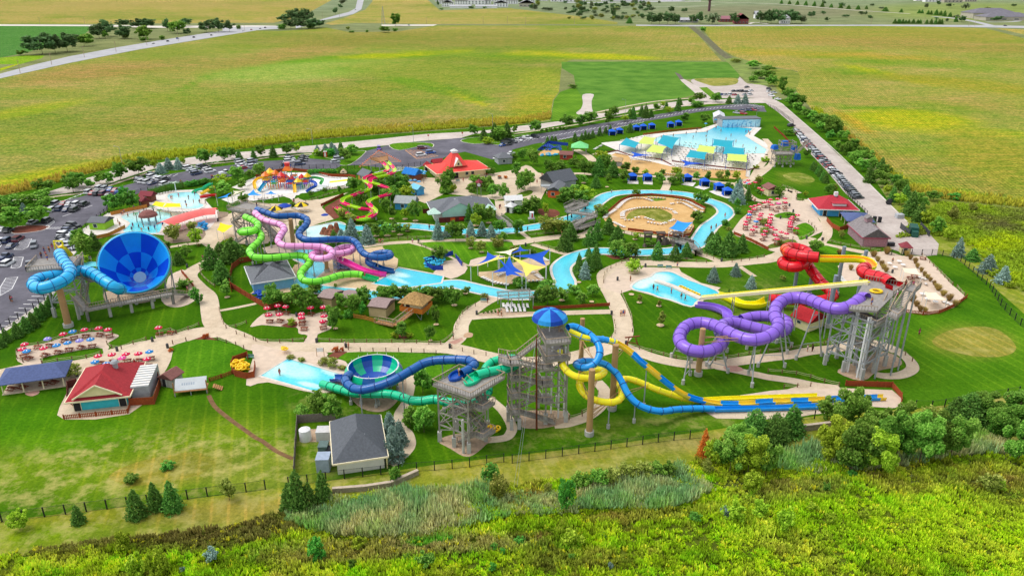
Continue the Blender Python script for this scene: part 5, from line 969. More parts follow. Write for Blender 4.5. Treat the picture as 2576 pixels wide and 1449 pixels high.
P=tube(r,S('21','2215,880,12.6 2350,842,12.5 2480,820,12.3 2590,785,12.1 2640,745,11.8 2590,712,11.5 2480,718,11.2 2380,745,10.8 2315,805,10.2 2300,880,9.4 2325,960,8.6 2330,1050,7.7 2250,1130,6.7 2120,1172,5.8 1950,1150,5.2 1800,1120,4.9 1680,1135,4.5 1560,1130,4.2 1450,1090,3.9 1330,1065,3.5 1200,1065,3.1 1000,1058,2.5 850,1022,1.8 720,982,1.1 650,962,.8'),.85,GRNN,M('green_seam','#0b7a5c',.4,.05))
supports(r,P,8.5,.85,zmin=1.4,skip=(1,)); tub(r,S('21','2140,965,11.95 2225,890,11.95'),GRNN)
# --- funnel slide
r=root('funnel_slide','giant funnel slide with a checkered blue mouth and cyan feed tube','water slide',None)
Mc=G(338,659,10.2); hz=Vector((-Mc.x,-Mc.y,0)).normalized(); hz=(Matrix.Rotation(math.radians(-4),3,'Z')@hz); el=math.radians(41); nn=hz*math.cos(el)+Vector((0,0,math.sin(el))); rt=nn.cross(Vector((0,0,1))).normalized(); up=rt.cross(nn)*-1
if up.z<0: up=-up
TM=Matrix((( -rt.x,up.x,nn.x,Mc.x),(-rt.y,up.y,nn.y,Mc.y),(-rt.z,up.z,nn.z,Mc.z),(0,0,0,1)))
if TM.to_3x3().determinant()<0: TM=Matrix(((rt.x,up.x,nn.x,Mc.x),(rt.y,up.y,nn.y,Mc.y),(rt.z,up.z,nn.z,Mc.z),(0,0,0,1)))
Rm=8.1; prof=[(Rm,0),(6.6,-2.6),(5.0,-5.4),(3.6,-7.7),(2.3,-10.0),(1.5,-11.2)]
band=[0,0,1,1,2]
mb=MB(); mb.lathe((0,0,0),prof,60,kf=lambda i,j:(i//6+band[j])%2,T=TM); mb.build('funnel_wall',[GL('funnel_blue','#1fa0fa',.25),GL('funnel_navy','#0f50da',.25)],r,smooth=True)
mb=MB(); mb.lathe((0,0,0),[(Rm,.0),(Rm+.35,.05),(Rm+.45,-.3),(6.9,-3.0),(5.3,-5.8),(2.6,-10.3),(1.7,-11.5)],60,T=TM); mb.build('funnel_shell',CYN,r,smooth=True)
mb=MB(); mb.lathe((0,0,0),[(0,-11.0),(1.62,-11.1)],24,T=TM); mb.build('funnel_throat',M('pale_water','#bfe9ee',.2,.05),r)
mb=MB()
for i in range(36):
    a,a2=2*PI*i/36,2*PI*(i+1)/36
    p=TM@Vector((8.8*math.cos(a),8.8*math.sin(a),-.5)); q=TM@Vector((8.8*math.cos(a2),8.8*math.sin(a2),-.5)); s2=TM@Vector((8.3*math.cos(a2),8.3*math.sin(a2),-1.5)); s1=TM@Vector((8.3*math.cos(a),8.3*math.sin(a),-1.5)); i1=TM@Vector((Rm*math.cos(a),Rm*math.sin(a),-.2))
    mb.bar(p,q,.1,.1); mb.bar(s1,s2,.1,.1); mb.bar(p,s1,.07,.07); mb.bar(p,s2,.07,.07); mb.bar(i1,p,.07,.07)
mb.build('rim_truss',GR,r)
for k,(a,dz) in enumerate(((200,-1.5),(235,-1.5),(262,-2.5),(290,-2.5),(318,-1.5),(345,-1.5),(250,-7),(285,-7))):
    a=math.radians(a); q=8.5 if dz>-5 else 4.6; p=TM@Vector((q*math.cos(a),q*math.sin(a),dz)); mb=MB()
    if p.z<1.2: continue
    mb.rod((p.x,p.y,0),p,.2,.16,7,0); mb.rod((p.x,p.y,0),(p.x,p.y,1.0),.42,.42,8,1); mb.bar((p.x-1.2,p.y+.8,0),p,.14,.14,0); mb.build('support_post',[GR,CP],r)
P=tube(r,S('10','600,1105,13.4 640,1180,13.2 700,1255,12.9 690,1330,12.7 600,1395,12.4 480,1440,12.1 385,1450,11.9 335,1415,11.7 375,1365,11.5 500,1335,11.2 650,1305,11.0 780,1278,10.7 900,1290,10.4 1000,1345,10.1 1090,1405,9.6 1170,1450,8.6 1220,1462,7.2'),1.4,CYN,BLU,'feed_tube')
column(r,173,822,10.3,.8,[P[20],P[30]]); column(r,214,722,9.2,.4,[P[42]],GR)
r=root('open_slide','small yellow open slide beside the funnel slide tower','water slide',None)
flume(r,S('10','590,1000,14.0 620,1040,13.5 680,1100,10 790,1220,3.5'),.8,AMB,'chute')
mb=MB(); a=G(148,618,14); 
for s in(-1,1): mb.bar(a+Vector((s*1.1,0,-1)),a+Vector((s*1.1,0,1.2)),.25,.25)
mb.bar(a+Vector((-1.2,0,1.2)),a+Vector((1.2,0,1.2)),.3,.3); mb.build('gate_frame',YEL,r)
# --- three tubes into the middle landing pool
r=root('tube_slide','lime green closed tube slide at the left of the three middle tubes','water slide',None)
P=tube(r,S('10','2465,735,11.2 2550,772,11.0')+S('11','20,815,10.7')+S('10','2560,872,10.3 2470,890,10.0 2420,885,9.8 2480,868,9.5')+S('11','0,872,9.2 45,905,8.9 50,950,8.5 10,1000,8.1')+S('10','2540,1040,7.7 2510,1085,7.3 2545,1130,7')+S('11','20,1145,6.7 150,1148,6.3 300,1132,5.9 440,1122,5.5 520,1148,5.2 545,1190,4.8 500,1240,4.4 450,1300,3.9 470,1365,3.5 570,1388,3.1 700,1368,2.7 850,1322,2.3 1000,1310,1.8 1090,1325,1.4'),.95,LIM,M('lime_seam','#3f9a1c',.4,.05))
supports(r,P,9,.85,zmin=1.5); flume(r,S('11','1085,1325,1.35 1170,1350,.9 1245,1368,.5'),1.0,GL('green_flume','#1cc070'),'exit_flume')
r=root('tube_slide','pale pink closed tube slide between the lime and navy tubes','water slide',None)
P=tube(r,S('11','-10,695,11.5 60,758,11.0 150,790,10.6 250,818,10.2 282,862,9.8 245,920,9.4 222,980,9 285,1026,8.6 400,1032,8.2 550,1032,7.8 680,1042,7.4 765,1085,7 735,1140,6.6 630,1155,6.3 560,1125,6.0 640,1088,5.7 780,1105,5.3 880,1098,5 965,1072,4.7 970,1040,4.5 880,1042,4.2 800,1072,3.9 780,1130,3.5 860,1168,3.1'),.95,PNK,M('pink_seam','#b05c94',.4,.05))
supports(r,P,9,.85,zmin=1.8); flume(r,S('11','855,1165,3.1 940,1205,2.6 1080,1268,1.6 1200,1298,1.0 1315,1312,.5'),1.0,MAG,'exit_flume'); column(r,823,684,7.5,.55,[P[70]])
column(r,740,632,10.3,.7,[P[20]])
r=root('tube_slide','navy blue closed tube slide at the right of the three middle tubes','water slide',None)
P=tube(r,S('11','5,660,11.5 100,692,11.2 200,725,10.9 310,727,10.6 430,725,10.2 512,762,9.8 500,820,9.3 450,870,8.9 432,920,8.5 500,965,8.1 620,970,7.7 800,960,7.2 950,965,6.7 1022,1010,6.2 1060,1080,5.7 1130,1125,5.3 1240,1145,4.9 1340,1130,4.6 1340,1100,4.3 1260,1097,4 1170,1120,3.6 1130,1160,3.2 1145,1205,2.7 1215,1232,2.2'),.95,BLU,NS)
supports(r,P,9,.85,zmin=1.8); flume(r,S('11','1210,1230,2.2 1260,1248,1.8 1330,1265,1.1 1395,1278,.5'),1.0,BLU,'exit_flume')
# --- twin mat racer
for lab,s,m1,m2 in (('open mat slide in pink and lime lengths on the left of the twisting pair','1265,180,9 1312,232,8.7 1320,268,8.4 1250,295,8.1 1170,312,7.8 1100,340,7.5 1092,372,7.2 1142,412,6.7 1142,452,6.2 1060,487,5.7 950,525,5.2 880,555,4.7 872,590,4.3 950,620,3.9 1050,648,3.5 1150,662,3.0 1172,695,2.5 1125,727,2.0 1030,745,1.5 940,712,1.1 815,632,.6',HOT,CHA),
  ('open mat slide in lime and pink lengths on the right of the twisting pair','1312,175,9 1370,230,8.7 1390,278,8.4 1320,312,8.1 1230,332,7.8 1162,352,7.5 1155,384,7.2 1225,408,6.7 1305,437,6.2 1368,462,5.7 1340,502,5.2 1250,530,4.8 1170,556,4.3 1128,592,3.9 1160,632,3.5 1200,672,3.0 1185,716,2.5 1080,757,2.0 970,745,1.5 880,692,1.1 790,632,.6',CHA,HOT)):
    r=root('mat_slide',lab,'water slide',None); P=flume(r,S('11',s),.7,m1,'lane',mats2=m2,seg=5.0,wide=1.15); supports(r,P,9,.5,zmin=1.5,mat=CP)
# ---------- towers
def railing(mb,a,b,h=1.1,k=0,kt=1,step=.55):
    a=Vector(a);b=Vector(b); u=Vector((0,0,1)); mb.bar(a+u*h,b+u*h,.14,.09,kt); mb.bar(a+u*.12,b+u*.12,.06,.1,k); n=max(1,int((b-a).length/step))
    for i in range(n+1): p=a.lerp(b,i/n); w=.12 if i%5==0 else .07; mb.bar(p,p+u*h,w,w,k)
def deck(rt_,pts,z,rails=None,name='deck',mats=None):
    mb=MB(); mb.prism([(p.x,p.y) for p in pts],z-.35,z,1,2); 
    n=len(pts)
    mb.build(name,[WD,WD,DK],rt_)
    mb=MB()
    for i in range(n):
        if rails is None or i in rails: a,b=pts[i],pts[(i+1)%n]; railing(mb,(a.x,a.y,z),(b.x,b.y,z))
    mb.build('railing',[WD,WDL],rt_)
def flight(rt_,a,b,w=1.5,step=.35):
    a=Vector(a);b=Vector(b); d=b-a; h=Vector((d.x,d.y,0)).normalized(); n=Vector((-h.y,h.x,0))*w/2; mb=MB(); N_=max(3,int(abs(d.z)/.2))
    for i in range(N_): p=a.lerp(b,(i+.5)/N_); mb.box((p.x,p.y,p.z),(.34,w,.06),math.atan2(h.y,h.x),0)
    mb.bar(a+n,b+n,.08,.35,0); mb.bar(a-n,b-n,.08,.35,0); mb.build('stair_flight',[WD],rt_)
    mb=MB(); railing(mb,a+n,b+n); railing(mb,a-n,b-n); mb.build('stair_railing',[WD,WDL],rt_)
def frame(rt_,A,Bv,Cv,na,nb,z,braces=(3,6,9),w=.3,pier=1.6,mat=None):
    """posts on a grid A + i*Bv/na + j*Cv/nb"""
    mat=mat or WD; P=[[A+Bv*(i/na)+Cv*(j/nb) for j in range(nb+1)] for i in range(na+1)]
    for i in range(na+1):
        for j in range(nb+1):
            p=P[i][j]; mb=MB(); mb.bar((p.x,p.y,pier),(p.x,p.y,z),w,w,0); mb.box((p.x,p.y,pier/2),(w*2.4,w*2.4,pier),0,1); mb.build('post',[mat,CP],rt_)
    mb=MB(); lv=[pier+.4]+list(braces)+[z-.4]
    def edge(a,b):
        for k in range(len(lv)-1):
            z0,z1=lv[k],lv[k+1]; mb.bar((a.x,a.y,z1),(b.x,b.y,z1),.16,.26); 
            if k%2: mb.bar((a.x,a.y,z0),(b.x,b.y,z1),.1,.16)
            else: mb.bar((b.x,b.y,z0),(a.x,a.y,z1),.1,.16)
    for i in range(na):
        for j in (0,nb): edge(P[i][j],P[i+1][j])
    for j in range(nb):
        for i in (0,na): edge(P[i][j],P[i][j+1])
    mb.build('cross_bracing',mat,rt_)
    return P
def zigzag(rt_,a,b,out,z0,z1,n,w=1.5):
    """stair flights going to and fro between points a and b with landings"""
    ax=(b-a).normalized(); H=(z1-z0)/n
    for k in range(n):
        s,e=(a,b) if k%2==0 else (b,a); o=out*(0 if k%2==0 else 1)*w*1.05; zs=z0+H*k; ze=zs+H
        flight(rt_,(s.x+o.x,s.y+o.y,zs),(e.x+o.x,e.y+o.y,ze),w)
        d=(e-s).normalized(); q=[e-d*0,e+d*1.7,e+d*1.7+out*w*2.1-out*w*.5,e+out*w*2.1-out*w*.5]; q[0]=e-out*w*.5; q[1]=e+d*1.7-out*w*.5
        deck(rt_,q,ze,(1,),'landing')
# T3 big stair tower
r=root('stair_tower','tallest grey wooden stair tower with a blue striped parasol on top','slide tower',None)
A=G(1345,1052); Bx=G(1422,1059)-A; n_=Vector((-Bx.y,Bx.x,0)).normalized()
A=G(1372,1066); B_=G(1423,1060); dx=B_-A; ny=Vector((-dx.y,dx.x,0)).normalized()*6.0
frame(r,A,dx,ny,1,1,17.0,(4.4,8,11.3,13.6),.32,2.2)
D4=[A,B_,B_+ny,A+ny]; ex=dx.normalized()
D4=[A-ex*.3-ny*.05,B_+ex*.4-ny*.05,B_+ex*.4+ny*1.05,A-ex*.3+ny*1.05]
deck(r,D4,17.0); deck(r,D4,13.6)
L0=A-ex*.6
mb=MB()
lx=ex*-1
zs=[0.3,4.4,7.8,11.2,13.9]
fr=A-ex*.9; bk=fr+lx*4.3
for k,(zb,zt) in enumerate(((.2,3.4),(5.2,6.9),(8.9,10.6),(12.2,13.8))):
    a0=fr+ex*(2.6 if k==0 else 0); flight(r,(a0.x,a0.y,zb),(bk.x,bk.y,zt),1.5)
    q=[bk-ny.normalized()*.75,bk-ny.normalized()*.75+lx*1.7,bk+ny.normalized()*2.6+lx*1.7,bk+ny.normalized()*2.6]; deck(r,q,zt,(0,1,2),'landing')
    if k<3:
        c0=bk+ny.normalized()*1.8; c1=fr+ny.normalized()*1.8; zn=(5.2,8.9,12.2)[k]; flight(r,(c0.x,c0.y,zt),(c1.x,c1.y,zn),1.5)
        q=[fr-ny.normalized()*.75,fr-ny.normalized()*.75+ex*2.2,fr+ny.normalized()*2.6+ex*2.2,fr+ny.normalized()*2.6]; deck(r,q,zn,(0,),'landing')
c0=bk+ny.normalized()*1.8; c1=fr+ny.normalized()*1.8; flight(r,(c0.x,c0.y,13.8),(c1.x,c1.y,17),1.5)
q=[bk+lx*1.7-ny.normalized()*.75,bk+lx*3.6+ny.normalized()*1,bk+lx*3.0+ny.normalized()*4,bk+ny.normalized()*2.6+lx*1.0]; deck(r,q,13.8,(0,1,2),'landing')
for p in (bk-ny.normalized()*.6+lx*1.5,bk+ny.normalized()*2.4+lx*1.5,bk-ny.normalized()*.6,bk+ny.normalized()*2.4):
    mb=MB(); mb.bar((p.x,p.y,2),(p.x,p.y,13.6),.3,.3,0); mb.box((p.x,p.y,1.1),(.7,.7,2.2),0,1); mb.build('post',[WD,CP],r)
for q_,(px,py) in enumerate(((1404,1052),(1418,1046),(1386,1040))):
    p=G(px,py); mb=MB(); mb.rod((p.x,p.y,0),(p.x,p.y,15),.16,.16,8); mb.build('water_pipe',[WHT],r)
pc=(A+B_)*.5+ny*.45; mb=MB(); c=Vector((pc.x-.7,pc.y+2,20.2)); mb.rod((c.x,c.y,17),c,.1,.1,8); mb.build('parasol_pole',WHT,r)
mb=MB(); mb.lathe(c,[(0,1.5),(1.6,1.15),(3.1,.2),(3.35,-.55)],24,kf=lambda i,j:(i//3)%2); mb.build('parasol_canopy',[M('canopy_navy','#0d46ae',.7,.08),M('canopy_sky','#2a96dd',.7,.08)],r)
mb=MB(); c2=(A+B_)*.5+ny*.75+ex*1.5
for i in range(20):
    t=2*PI*i/10; rr=.9; z=17+i*.16; mb.box((c2.x+rr*math.cos(t)*.6,c2.y+rr*math.sin(t)*.6,z),(1.1,.3,.06),t,0)
    mb.bar((c2.x+rr*math.cos(t),c2.y+rr*math.sin(t),z),(c2.x+rr*math.cos(t),c2.y+rr*math.sin(t),z+1.0),.05,.05,0)
mb.rod((c2.x,c2.y,17),(c2.x,c2.y,21),.12,.12,8,1); mb.build('spiral_stair',[WDL,WDL],r)
r=root('utility_pole','rust brown wooden pole guyed in front of the stair tower','pole',None)
p=G(1350,1081); MB().rod(p,(p.x-.3,p.y,19.6),.19,.13,8).build('shaft',M('rusty_wood','#7b3f22',.8,.4,.8),r)
mb=MB(); mb.rod((p.x-.3,p.y,19.4),G(1299,1235,.1),.018,.018,4); mb.rod((p.x-.3,p.y,19.4),G(1291,1235,.1),.018,.018,4); mb.build('guy_wire',GR,r)
# T2 tower
r=root('slide_tower','grey wooden tower where the blue and green tubes begin','slide tower',None)
A=G(1180,1138); Bx=G(1104,1108)-A; Cx=G(1224,1108)-A; u1=Bx.normalized(); u2=Cx.normalized()
frame(r,A,u1*6.6,u2*4.6,2,1,11.2,(3.6,6.2,8.8),.3,2.0)
deck(r,[A-u1*1.2-u2*.6,A+u1*7.2-u2*.6,A+u1*7.2+u2*6.5,A+u1*2.5+u2*6.5,A+u1*2.5+u2*8.6,A-u1*1.2+u2*8.6],11.9,(0,1,2,4,5))
a=A+u2*1.8-u1*.6; b=a+u1*4.2; 
for k,(z0,z1) in enumerate(((.3,3.2),(3.2,6.1),(6.1,9.0),(9.0,11.9))):
    s,e=(a,b) if k%2 else (b,a); o=u2*(1.7 if k%2 else 0); flight(r,(s.x+o.x,s.y+o.y,z0),(e.x+o.x,e.y+o.y,z1),1.4); d=(e-s).normalized(); q=[e-u2*.8,e-u2*.8+d*1.8,e+u2*2.5+d*1.8,e+u2*2.5]
    if k<3: deck(r,q,z1,(0,1,2),'landing')
for px,py in ((1166,1140),(1180,1135)): p=G(px,py); mb=MB(); mb.rod((p.x,p.y,0),(p.x,p.y,7),.25,.25,10); mb.build('concrete_pillar',CP,r)
# T4 tower
r=root('slide_tower','large galvanised tower carrying the purple and red raft slides','slide tower',None)
A=G(2167,955); Bx=G(2115,937)-A; Cx=G(2240,912)-A; u1=Bx.normalized(); u2=Cx.normalized(); u1=Vector((-u2.y,u2.x,0))
frame(r,A,u1*8.5,u2*9.5,2,2,13.6,(3.6,6.4,9.2,11.6),.28,2.6,GR)
deck(r,g([(2136,779),(2206,784),(2246,744),(2276,722),(2176,704)],15.4),15.4,(0,2,3))
deck(r,g([(2136,788),(2205,820),(2228,806),(2156,776)],12.8),12.8,(0,1),'landing')
flight(r,G(2214,806,12.8),G(2243,748,15.4),1.8); flight(r,G(2258,782,15),G(2294,726,18.4),1.8)
deck(r,g([(2234,790),(2256,803),(2275,784),(2252,772)],15),15,(0,1),'landing'); deck(r,g([(2278,728),(2302,734),(2316,722),(2292,716)],18.4),18.4,(1,2,3),'landing')
for q in ((2234,790,15),(2275,784,15),(2302,734,18.4),(2292,716,18.4),(2276,722,15.4),(2176,704,15.4)): p=G(*q); MB().bar((p.x,p.y,0),(p.x,p.y,p.z),.26,.26).build('post',GR,r)
for k,(z0,z1) in enumerate(((.3,3.4),(3.4,6.5),(6.5,9.6),(9.6,12.6))):
    a=A+u1*2+u2*3; b=a+u2*5; s,e=(a,b) if k%2==0 else (b,a); o=u1*(1.9 if k%2 else 0); flight(r,(s.x+o.x,s.y+o.y,z0),(e.x+o.x,e.y+o.y,z1),1.6); d=(e-s).normalized(); deck(r,[e-u1*.9,e-u1*.9+d*1.6,e+u1*2.8+d*1.6,e+u1*2.8],z1,(1,),'landing')
for k,(px,py) in enumerate(((2127,934),(2132,936),(2155,951),(2161,951),(2216,880),(2224,880))): p=G(px,py); mb=MB(); mb.rod((p.x,p.y,0),(p.x+.2,p.y+.3,14),.2,.2,8); mb.build('water_pipe',WHT,r)
# T1 tower and its long ramp
r=root('slide_tower','grey tower of the funnel slide beside the lower car park','slide tower',None)
A=G(150,797); u1=Vector((1,.25,0)).normalized(); u2=Vector((-.25,1,0)).normalized()
frame(r,A-u1*1,u1*6,u2*7,1,1,12.2,(4,7,10),.3,2.5,GR)
q=A-u1*4.5; deck(r,[q-u2*.5,q+u1*10.5-u2*.5,q+u1*10.5+u2*8,q+u2*8],12.8,(0,1,3))
for k,(z0,z1) in enumerate(((3.0,6.2),(6.2,9.4),(9.4,12.6))):
    a=A+u1*5.8+u2*1; b=a+u2*5; s,e=(a,b) if k%2==0 else (b,a); o=u1*(1.8 if k%2 else 0); flight(r,(s.x+o.x,s.y+o.y,z0),(e.x+o.x,e.y+o.y,z1),1.5)
r=root('access_ramp','long grey wooden access ramp on concrete piers under the funnel','ramp',None)
W=[G(186,745,6.2),G(217,779,3.1),G(432,738,3.0),G(474,742,.3)]
for k in range(3):
    a,b=W[k],W[k+1]; d=(b-a); d.z=0; d.normalize(); n=Vector((-d.y,d.x,0))*.95; mb=MB()
    vs=[a-n,b-n,b+n,a+n]; vs=vs+[v-Vector((0,0,.3)) for v in vs]; mb.add(vs,[(0,1,2,3),(7,6,5,4),(0,4,5,1),(1,5,6,2),(2,6,7,3),(3,7,4,0)]); mb.build('walkway',DK,r); mb=MB(); railing(mb,a-n,b-n); railing(mb,a+n,b+n); mb.build('railing',[WD,WDL],r)
    m=max(1,int((b-a).length/4.4))
    for i in range(m+1):
        p=a.lerp(b,i/m)
        if p.z>.8: mb=MB(); mb.rod((p.x,p.y,0),(p.x,p.y,p.z-.3),.38,.38,10); mb.build('concrete_pillar',CP,r)
# T5 tower
r=root('slide_tower','weathered tower where the lime pink and navy tubes begin','slide tower',None)
A=G(596,610); u1=(G(676,628)-A).normalized(); u2=Vector((-u1.y,u1.x,0))
frame(r,A,u1*9,u2*6,2,1,10.6,(3.5,7),.3,1.4); deck(r,[A-u1*1.5-u2*.6,A+u1*9.5-u2*.6,A+u1*9.5+u2*7,A-u1*1.5+u2*7],10.9,(0,3,2))
for k,(z0,z1) in enumerate(((.3,3.8),(3.8,7.3),(7.3,10.9))):
    a=A+u1*1-u2*1.2; b=a+u1*6; s,e=(a,b) if k%2==0 else (b,a); flight(r,(s.x,s.y,z0),(e.x,e.y,z1),1.4)
r=root('access_ramp','grey ramp leading up to the tower of the three tubes','ramp',None)
mb=MB(); a,b=G(700,600,.3),G(612,508,10.2)
n=Vector((.9,.5,0)); vs=[a-n,b-n,b+n,a+n]; vs+=[v-Vector((0,0,.3)) for v in vs]; mb.add(vs,[(0,1,2,3),(7,6,5,4),(0,4,5,1),(1,5,6,2),(2,6,7,3),(3,7,4,0)]); mb.build('walkway',DK,r); mb=MB(); railing(mb,a-n,b-n); railing(mb,a+n,b+n); mb.build('railing',[WD,WDL],r)
for t in (.3,.55,.8,.97): p=a.lerp(b,t); mb=MB(); mb.bar((p.x,p.y,0),(p.x,p.y,p.z-.3),.25,.25); mb.build('post',WD,r)
# mat slide start platform
r=root('start_platform','brown timber start deck of the twisting pink and lime slides','platform',None)
q=[G(x,y,8.9) for x,y in T('11','1150,150 1240,185 1330,165 1320,120')]; q=[Vector((p.x,p.y,0)) for p in q]
BW=M('brown_wood','#a5794d',.8,.15,1); mb=MB(); mb.prism([(p.x,p.y) for p in q],8.6,8.9); mb.build('deck',BW,r); mb=MB()
for i in(0,2,3): railing(mb,(q[i].x,q[i].y,8.9),(q[(i+1)%4].x,q[(i+1)%4].y,8.9))
mb.build('railing',[BW,BW],r)
for p in q: mb=MB(); mb.rod((p.x,p.y,0),(p.x,p.y,8.6),.15,.15,7); mb.build('post',GR,r)
# small slide tower at the far right with blue wrapped slides
r=root('slide_tower','small far tower wrapped in blue tarpaulins beside the car lane','slide tower',None)
A=G(1948,421); u1=Vector((1,0,0)); u2=Vector((0,1,0)); frame(r,A,u1*7,u2*5,2,1,5.6,(2.6,),.24,.8); deck(r,[A-u1*.5-u2*.5,A+u1*7.5-u2*.5,A+u1*7.5+u2*5.5,A-u1*.5+u2*5.5],5.8)
flight(r,(A.x+9,A.y+1,5.8),(A.x+14,A.y+3,10.5),1.4); frame(r,A+u1*4+u2*5,u1*6,u2*5,1,1,10,(6,8),.24,.8); TB=M('blue_tarp','#1668c8',.6,.15,.8)
for (x,y,z,a_,b_2,h) in ((1,6,7.5,2.6,2.6,1.8),(6,8,8.6,3,2.2,2.4),(10,7,6.5,2.4,2.4,2.8),(10.5,3,4,2.2,2.2,2.6)): mb=MB(); mb.box((A.x+x,A.y+y,z),(a_,b_2,h),.3,0,.75); mb.build('tarpaulin',TB,r)
# ================= BUILDINGS =================
SH=lambda n,c: M(n,c,.9,.14,2.2,bmp=.3)
RR=SH('red_shingle','#a83238'); GS=SH('grey_shingle','#72757a'); BS=SH('brown_shingle','#8a5c55'); BLS=SH('blue_metal_roof','#56648f'); MAU=SH('mauve_metal','#a08a86'); REDM=SH('bright_red_metal','#f0524a'); DG=SH('dark_grey_shingle','#60646a')
CW=M('cream_wall','#eedfae',.8,.06,.5); CYW=M('turquoise_wall','#3fc4cf',.8,.08,.5); WW_=M('white_wall','#efece2',.8,.06,.5); TW=M('tan_wall','#cdb488',.8,.08,.5); MW=M('mint_wall','#b2dccb',.8,.06,.5); BW_=M('blue_wall','#4aa5de',.8,.08,.5); LG_=M('lime_wall','#94cc35',.8,.06,.5); OW=M('orange_wall','#ef6a3c',.8,.06,.5); PKW=M('pinkish_wall','#a98890',.85,.2,1.5); GW=M('grey_wall','#a7abae',.85,.12,1)
RFW=M('red_fence_wood','#a04a26',.85,.2,3); OFW=M('orange_fence_wood','#cc8a3e',.85,.2,3); DRK=M('dark_interior','#2b2a2c',.8,.1); GLS=M('window_glass','#39454f',.15,.05); TRM=M('cream_trim','#f3e6c2',.6,.05); THA=M('thatch','#b8935c',.95,.3,2,bmp=.6)
def frameof(A,B): d=B-A; return math.atan2(d.y,d.x),math.hypot(d.x,d.y)
def roofmesh(W,D,h,rh,ov,hip,ridge,th=.16):
    x0,x1,y0,y1=-ov,W+ov,-ov,D+ov; zb=h-ov*rh/((D if ridge=='x' else W)/2)*.8
    if ridge=='x': m=(y0+y1)/2; e=hip*(y1-y0)/2; a,b=(x0+e,m),(x1-e,m)
    else: m=(x0+x1)/2; e=hip*(x1-x0)/2; a,b=(m,y0+e),(m,y1-e)
    v=[(x0,y0,zb),(x1,y0,zb),(x1,y1,zb),(x0,y1,zb),(a[0],a[1],h+rh),(b[0],b[1],h+rh)]; low=[(p[0],p[1],p[2]-th) for p in v]
    if ridge=='x': f=[(0,1,5,4),(1,2,5),(2,3,4,5),(3,0,4)]
    else: f=[(0,1,4),(1,2,5,4),(2,3,5),(3,0,4,5)]
    mb=MB(); mb.add(v+low,f+[tuple(i+6 for i in q[::-1]) for q in f]+[(i,(i+1)%4+0,(i+1)%4+6,i+6)[::-1] for i in range(4)]); 
    if not hip:
        pass
    return mb
def house(name,label,cat,A,B,D,h,rh,wall,roof,ov=.6,hip=0,ridge='x',trim=None,op=(),vents=(),gable=None,group=None,base=None):
    rz,W=frameof(A,B); o=empty(name,(A.x,A.y,0),rz); tag(o,label,cat,group)
    mb=MB(); mb.box((W/2,D/2,h/2),(W,D,h)); 
    if not hip:
        if ridge=='x': mb.add([(0,0,h),(0,D,h),(0,D/2,h+rh*.93),(W,0,h),(W,D,h),(W,D/2,h+rh*.93)],[(0,2,1),(3,4,5)],1)
        else: mb.add([(0,0,h),(W,0,h),(W/2,0,h+rh*.93),(0,D,h),(W,D,h),(W/2,D,h+rh*.93)],[(0,1,2),(3,5,4)],1)
    mb.build('wall',[wall,gable or wall],o)
    r=roofmesh(W,D,h,rh,ov,hip,ridge).build('roof',roof,o)
    if trim:
        mb=MB(); q=h-ov*rh/((D if ridge=='x' else W)/2)*.8-.12; c=[(-ov,-ov),(W+ov,-ov),(W+ov,D+ov),(-ov,D+ov)]
        for i in range(4): a,b=c[i],c[(i+1)%4]; mb.bar((*a,q),(*b,q),.22,.3)
        mb.build('fascia',trim,o)
    for k in op:   # kind, side, position, width, height, sill
        kd,sd,x,w,hh,z=k; y=-.03
        c={'f':(x,-.04,z+hh/2),'l':(-.04,x,z+hh/2),'r':(W+.04,x,z+hh/2)}[sd]; d=(w,.1,hh) if sd=='f' else (.1,w,hh)
        fr=MB().box(c,(d[0]+(.24 if sd=='f' else 0),d[1]+(.24 if sd!='f' else 0),hh+.2)).build(kd,TRM if trim else WHT,o)
        off={'f':(0,-.06,0),'l':(-.06,0,0),'r':(.06,0,0)}[sd]
        MB().box([c[i]+off[i] for i in range(3)],d).build('pane' if kd=='window' else 'panel',GLS if kd=='window' else DRK,fr)
    for (x,y,s) in vents:
        z=h+rh*.62; MB().rod((x,y,z-.8),(x,y,z+s*1.1),s*.45,s*.45,10).rod((x,y,z+s*1.1),(x,y,z+s*1.5),s*.8,s*.5,10).build('roof_vent',GR,r)
    return o
def X(rc,s): return gt(rc,s)
# restaurant with red roof, lower left
A,B=X('20','750,1240 1290,1182')
o=house('restaurant','red hip roofed restaurant with turquoise front wall and cream gable','building',A,B,12.5,3.1,2.9,CYW,RR,1.0,1,'y',TRM,(('door','f',.7,1.2,2.2,0),('door','f',11.2 if (B-A).length>12 else (B-A).length-.8,1.2,2.2,0)),((frameof(A,B)[1]*.68,7.5,1.1),))
W=frameof(A,B)[1]
mb=MB(); mb.add([(W*.12,-.6,3.2),(W*.88,-.6,3.2),(W*.5,-.6,5.4),(W*.5,5.5,5.5),(W*.12,-.2,3.2),(W*.88,-.2,3.2)],[(0,1,2)],1); mb.add([(W*.04,-.9,3.0),(W*.5,-.9,5.6),(W*.5,5.6,5.65),(W*.96,-.9,3.0)],[(0,1,2),(1,3,2)],0); mb.bar((W*.04,-.9,3.0),(W*.5,-.9,5.6),.2,.25,2); mb.bar((W*.96,-.9,3.0),(W*.5,-.9,5.6),.2,.25,2); mb.build('pediment',[RR,CW,TRM],o)
mb=MB(); mb.box((W+2.2,6.5,1.5),(3.4,9.5,3.0)); 
for i in range(9): mb.box((W+2.2,2.3+i*1.05,3.06),(3.4,.5,.1),0,1)
mb.build('annex',[GW,WW_],o)
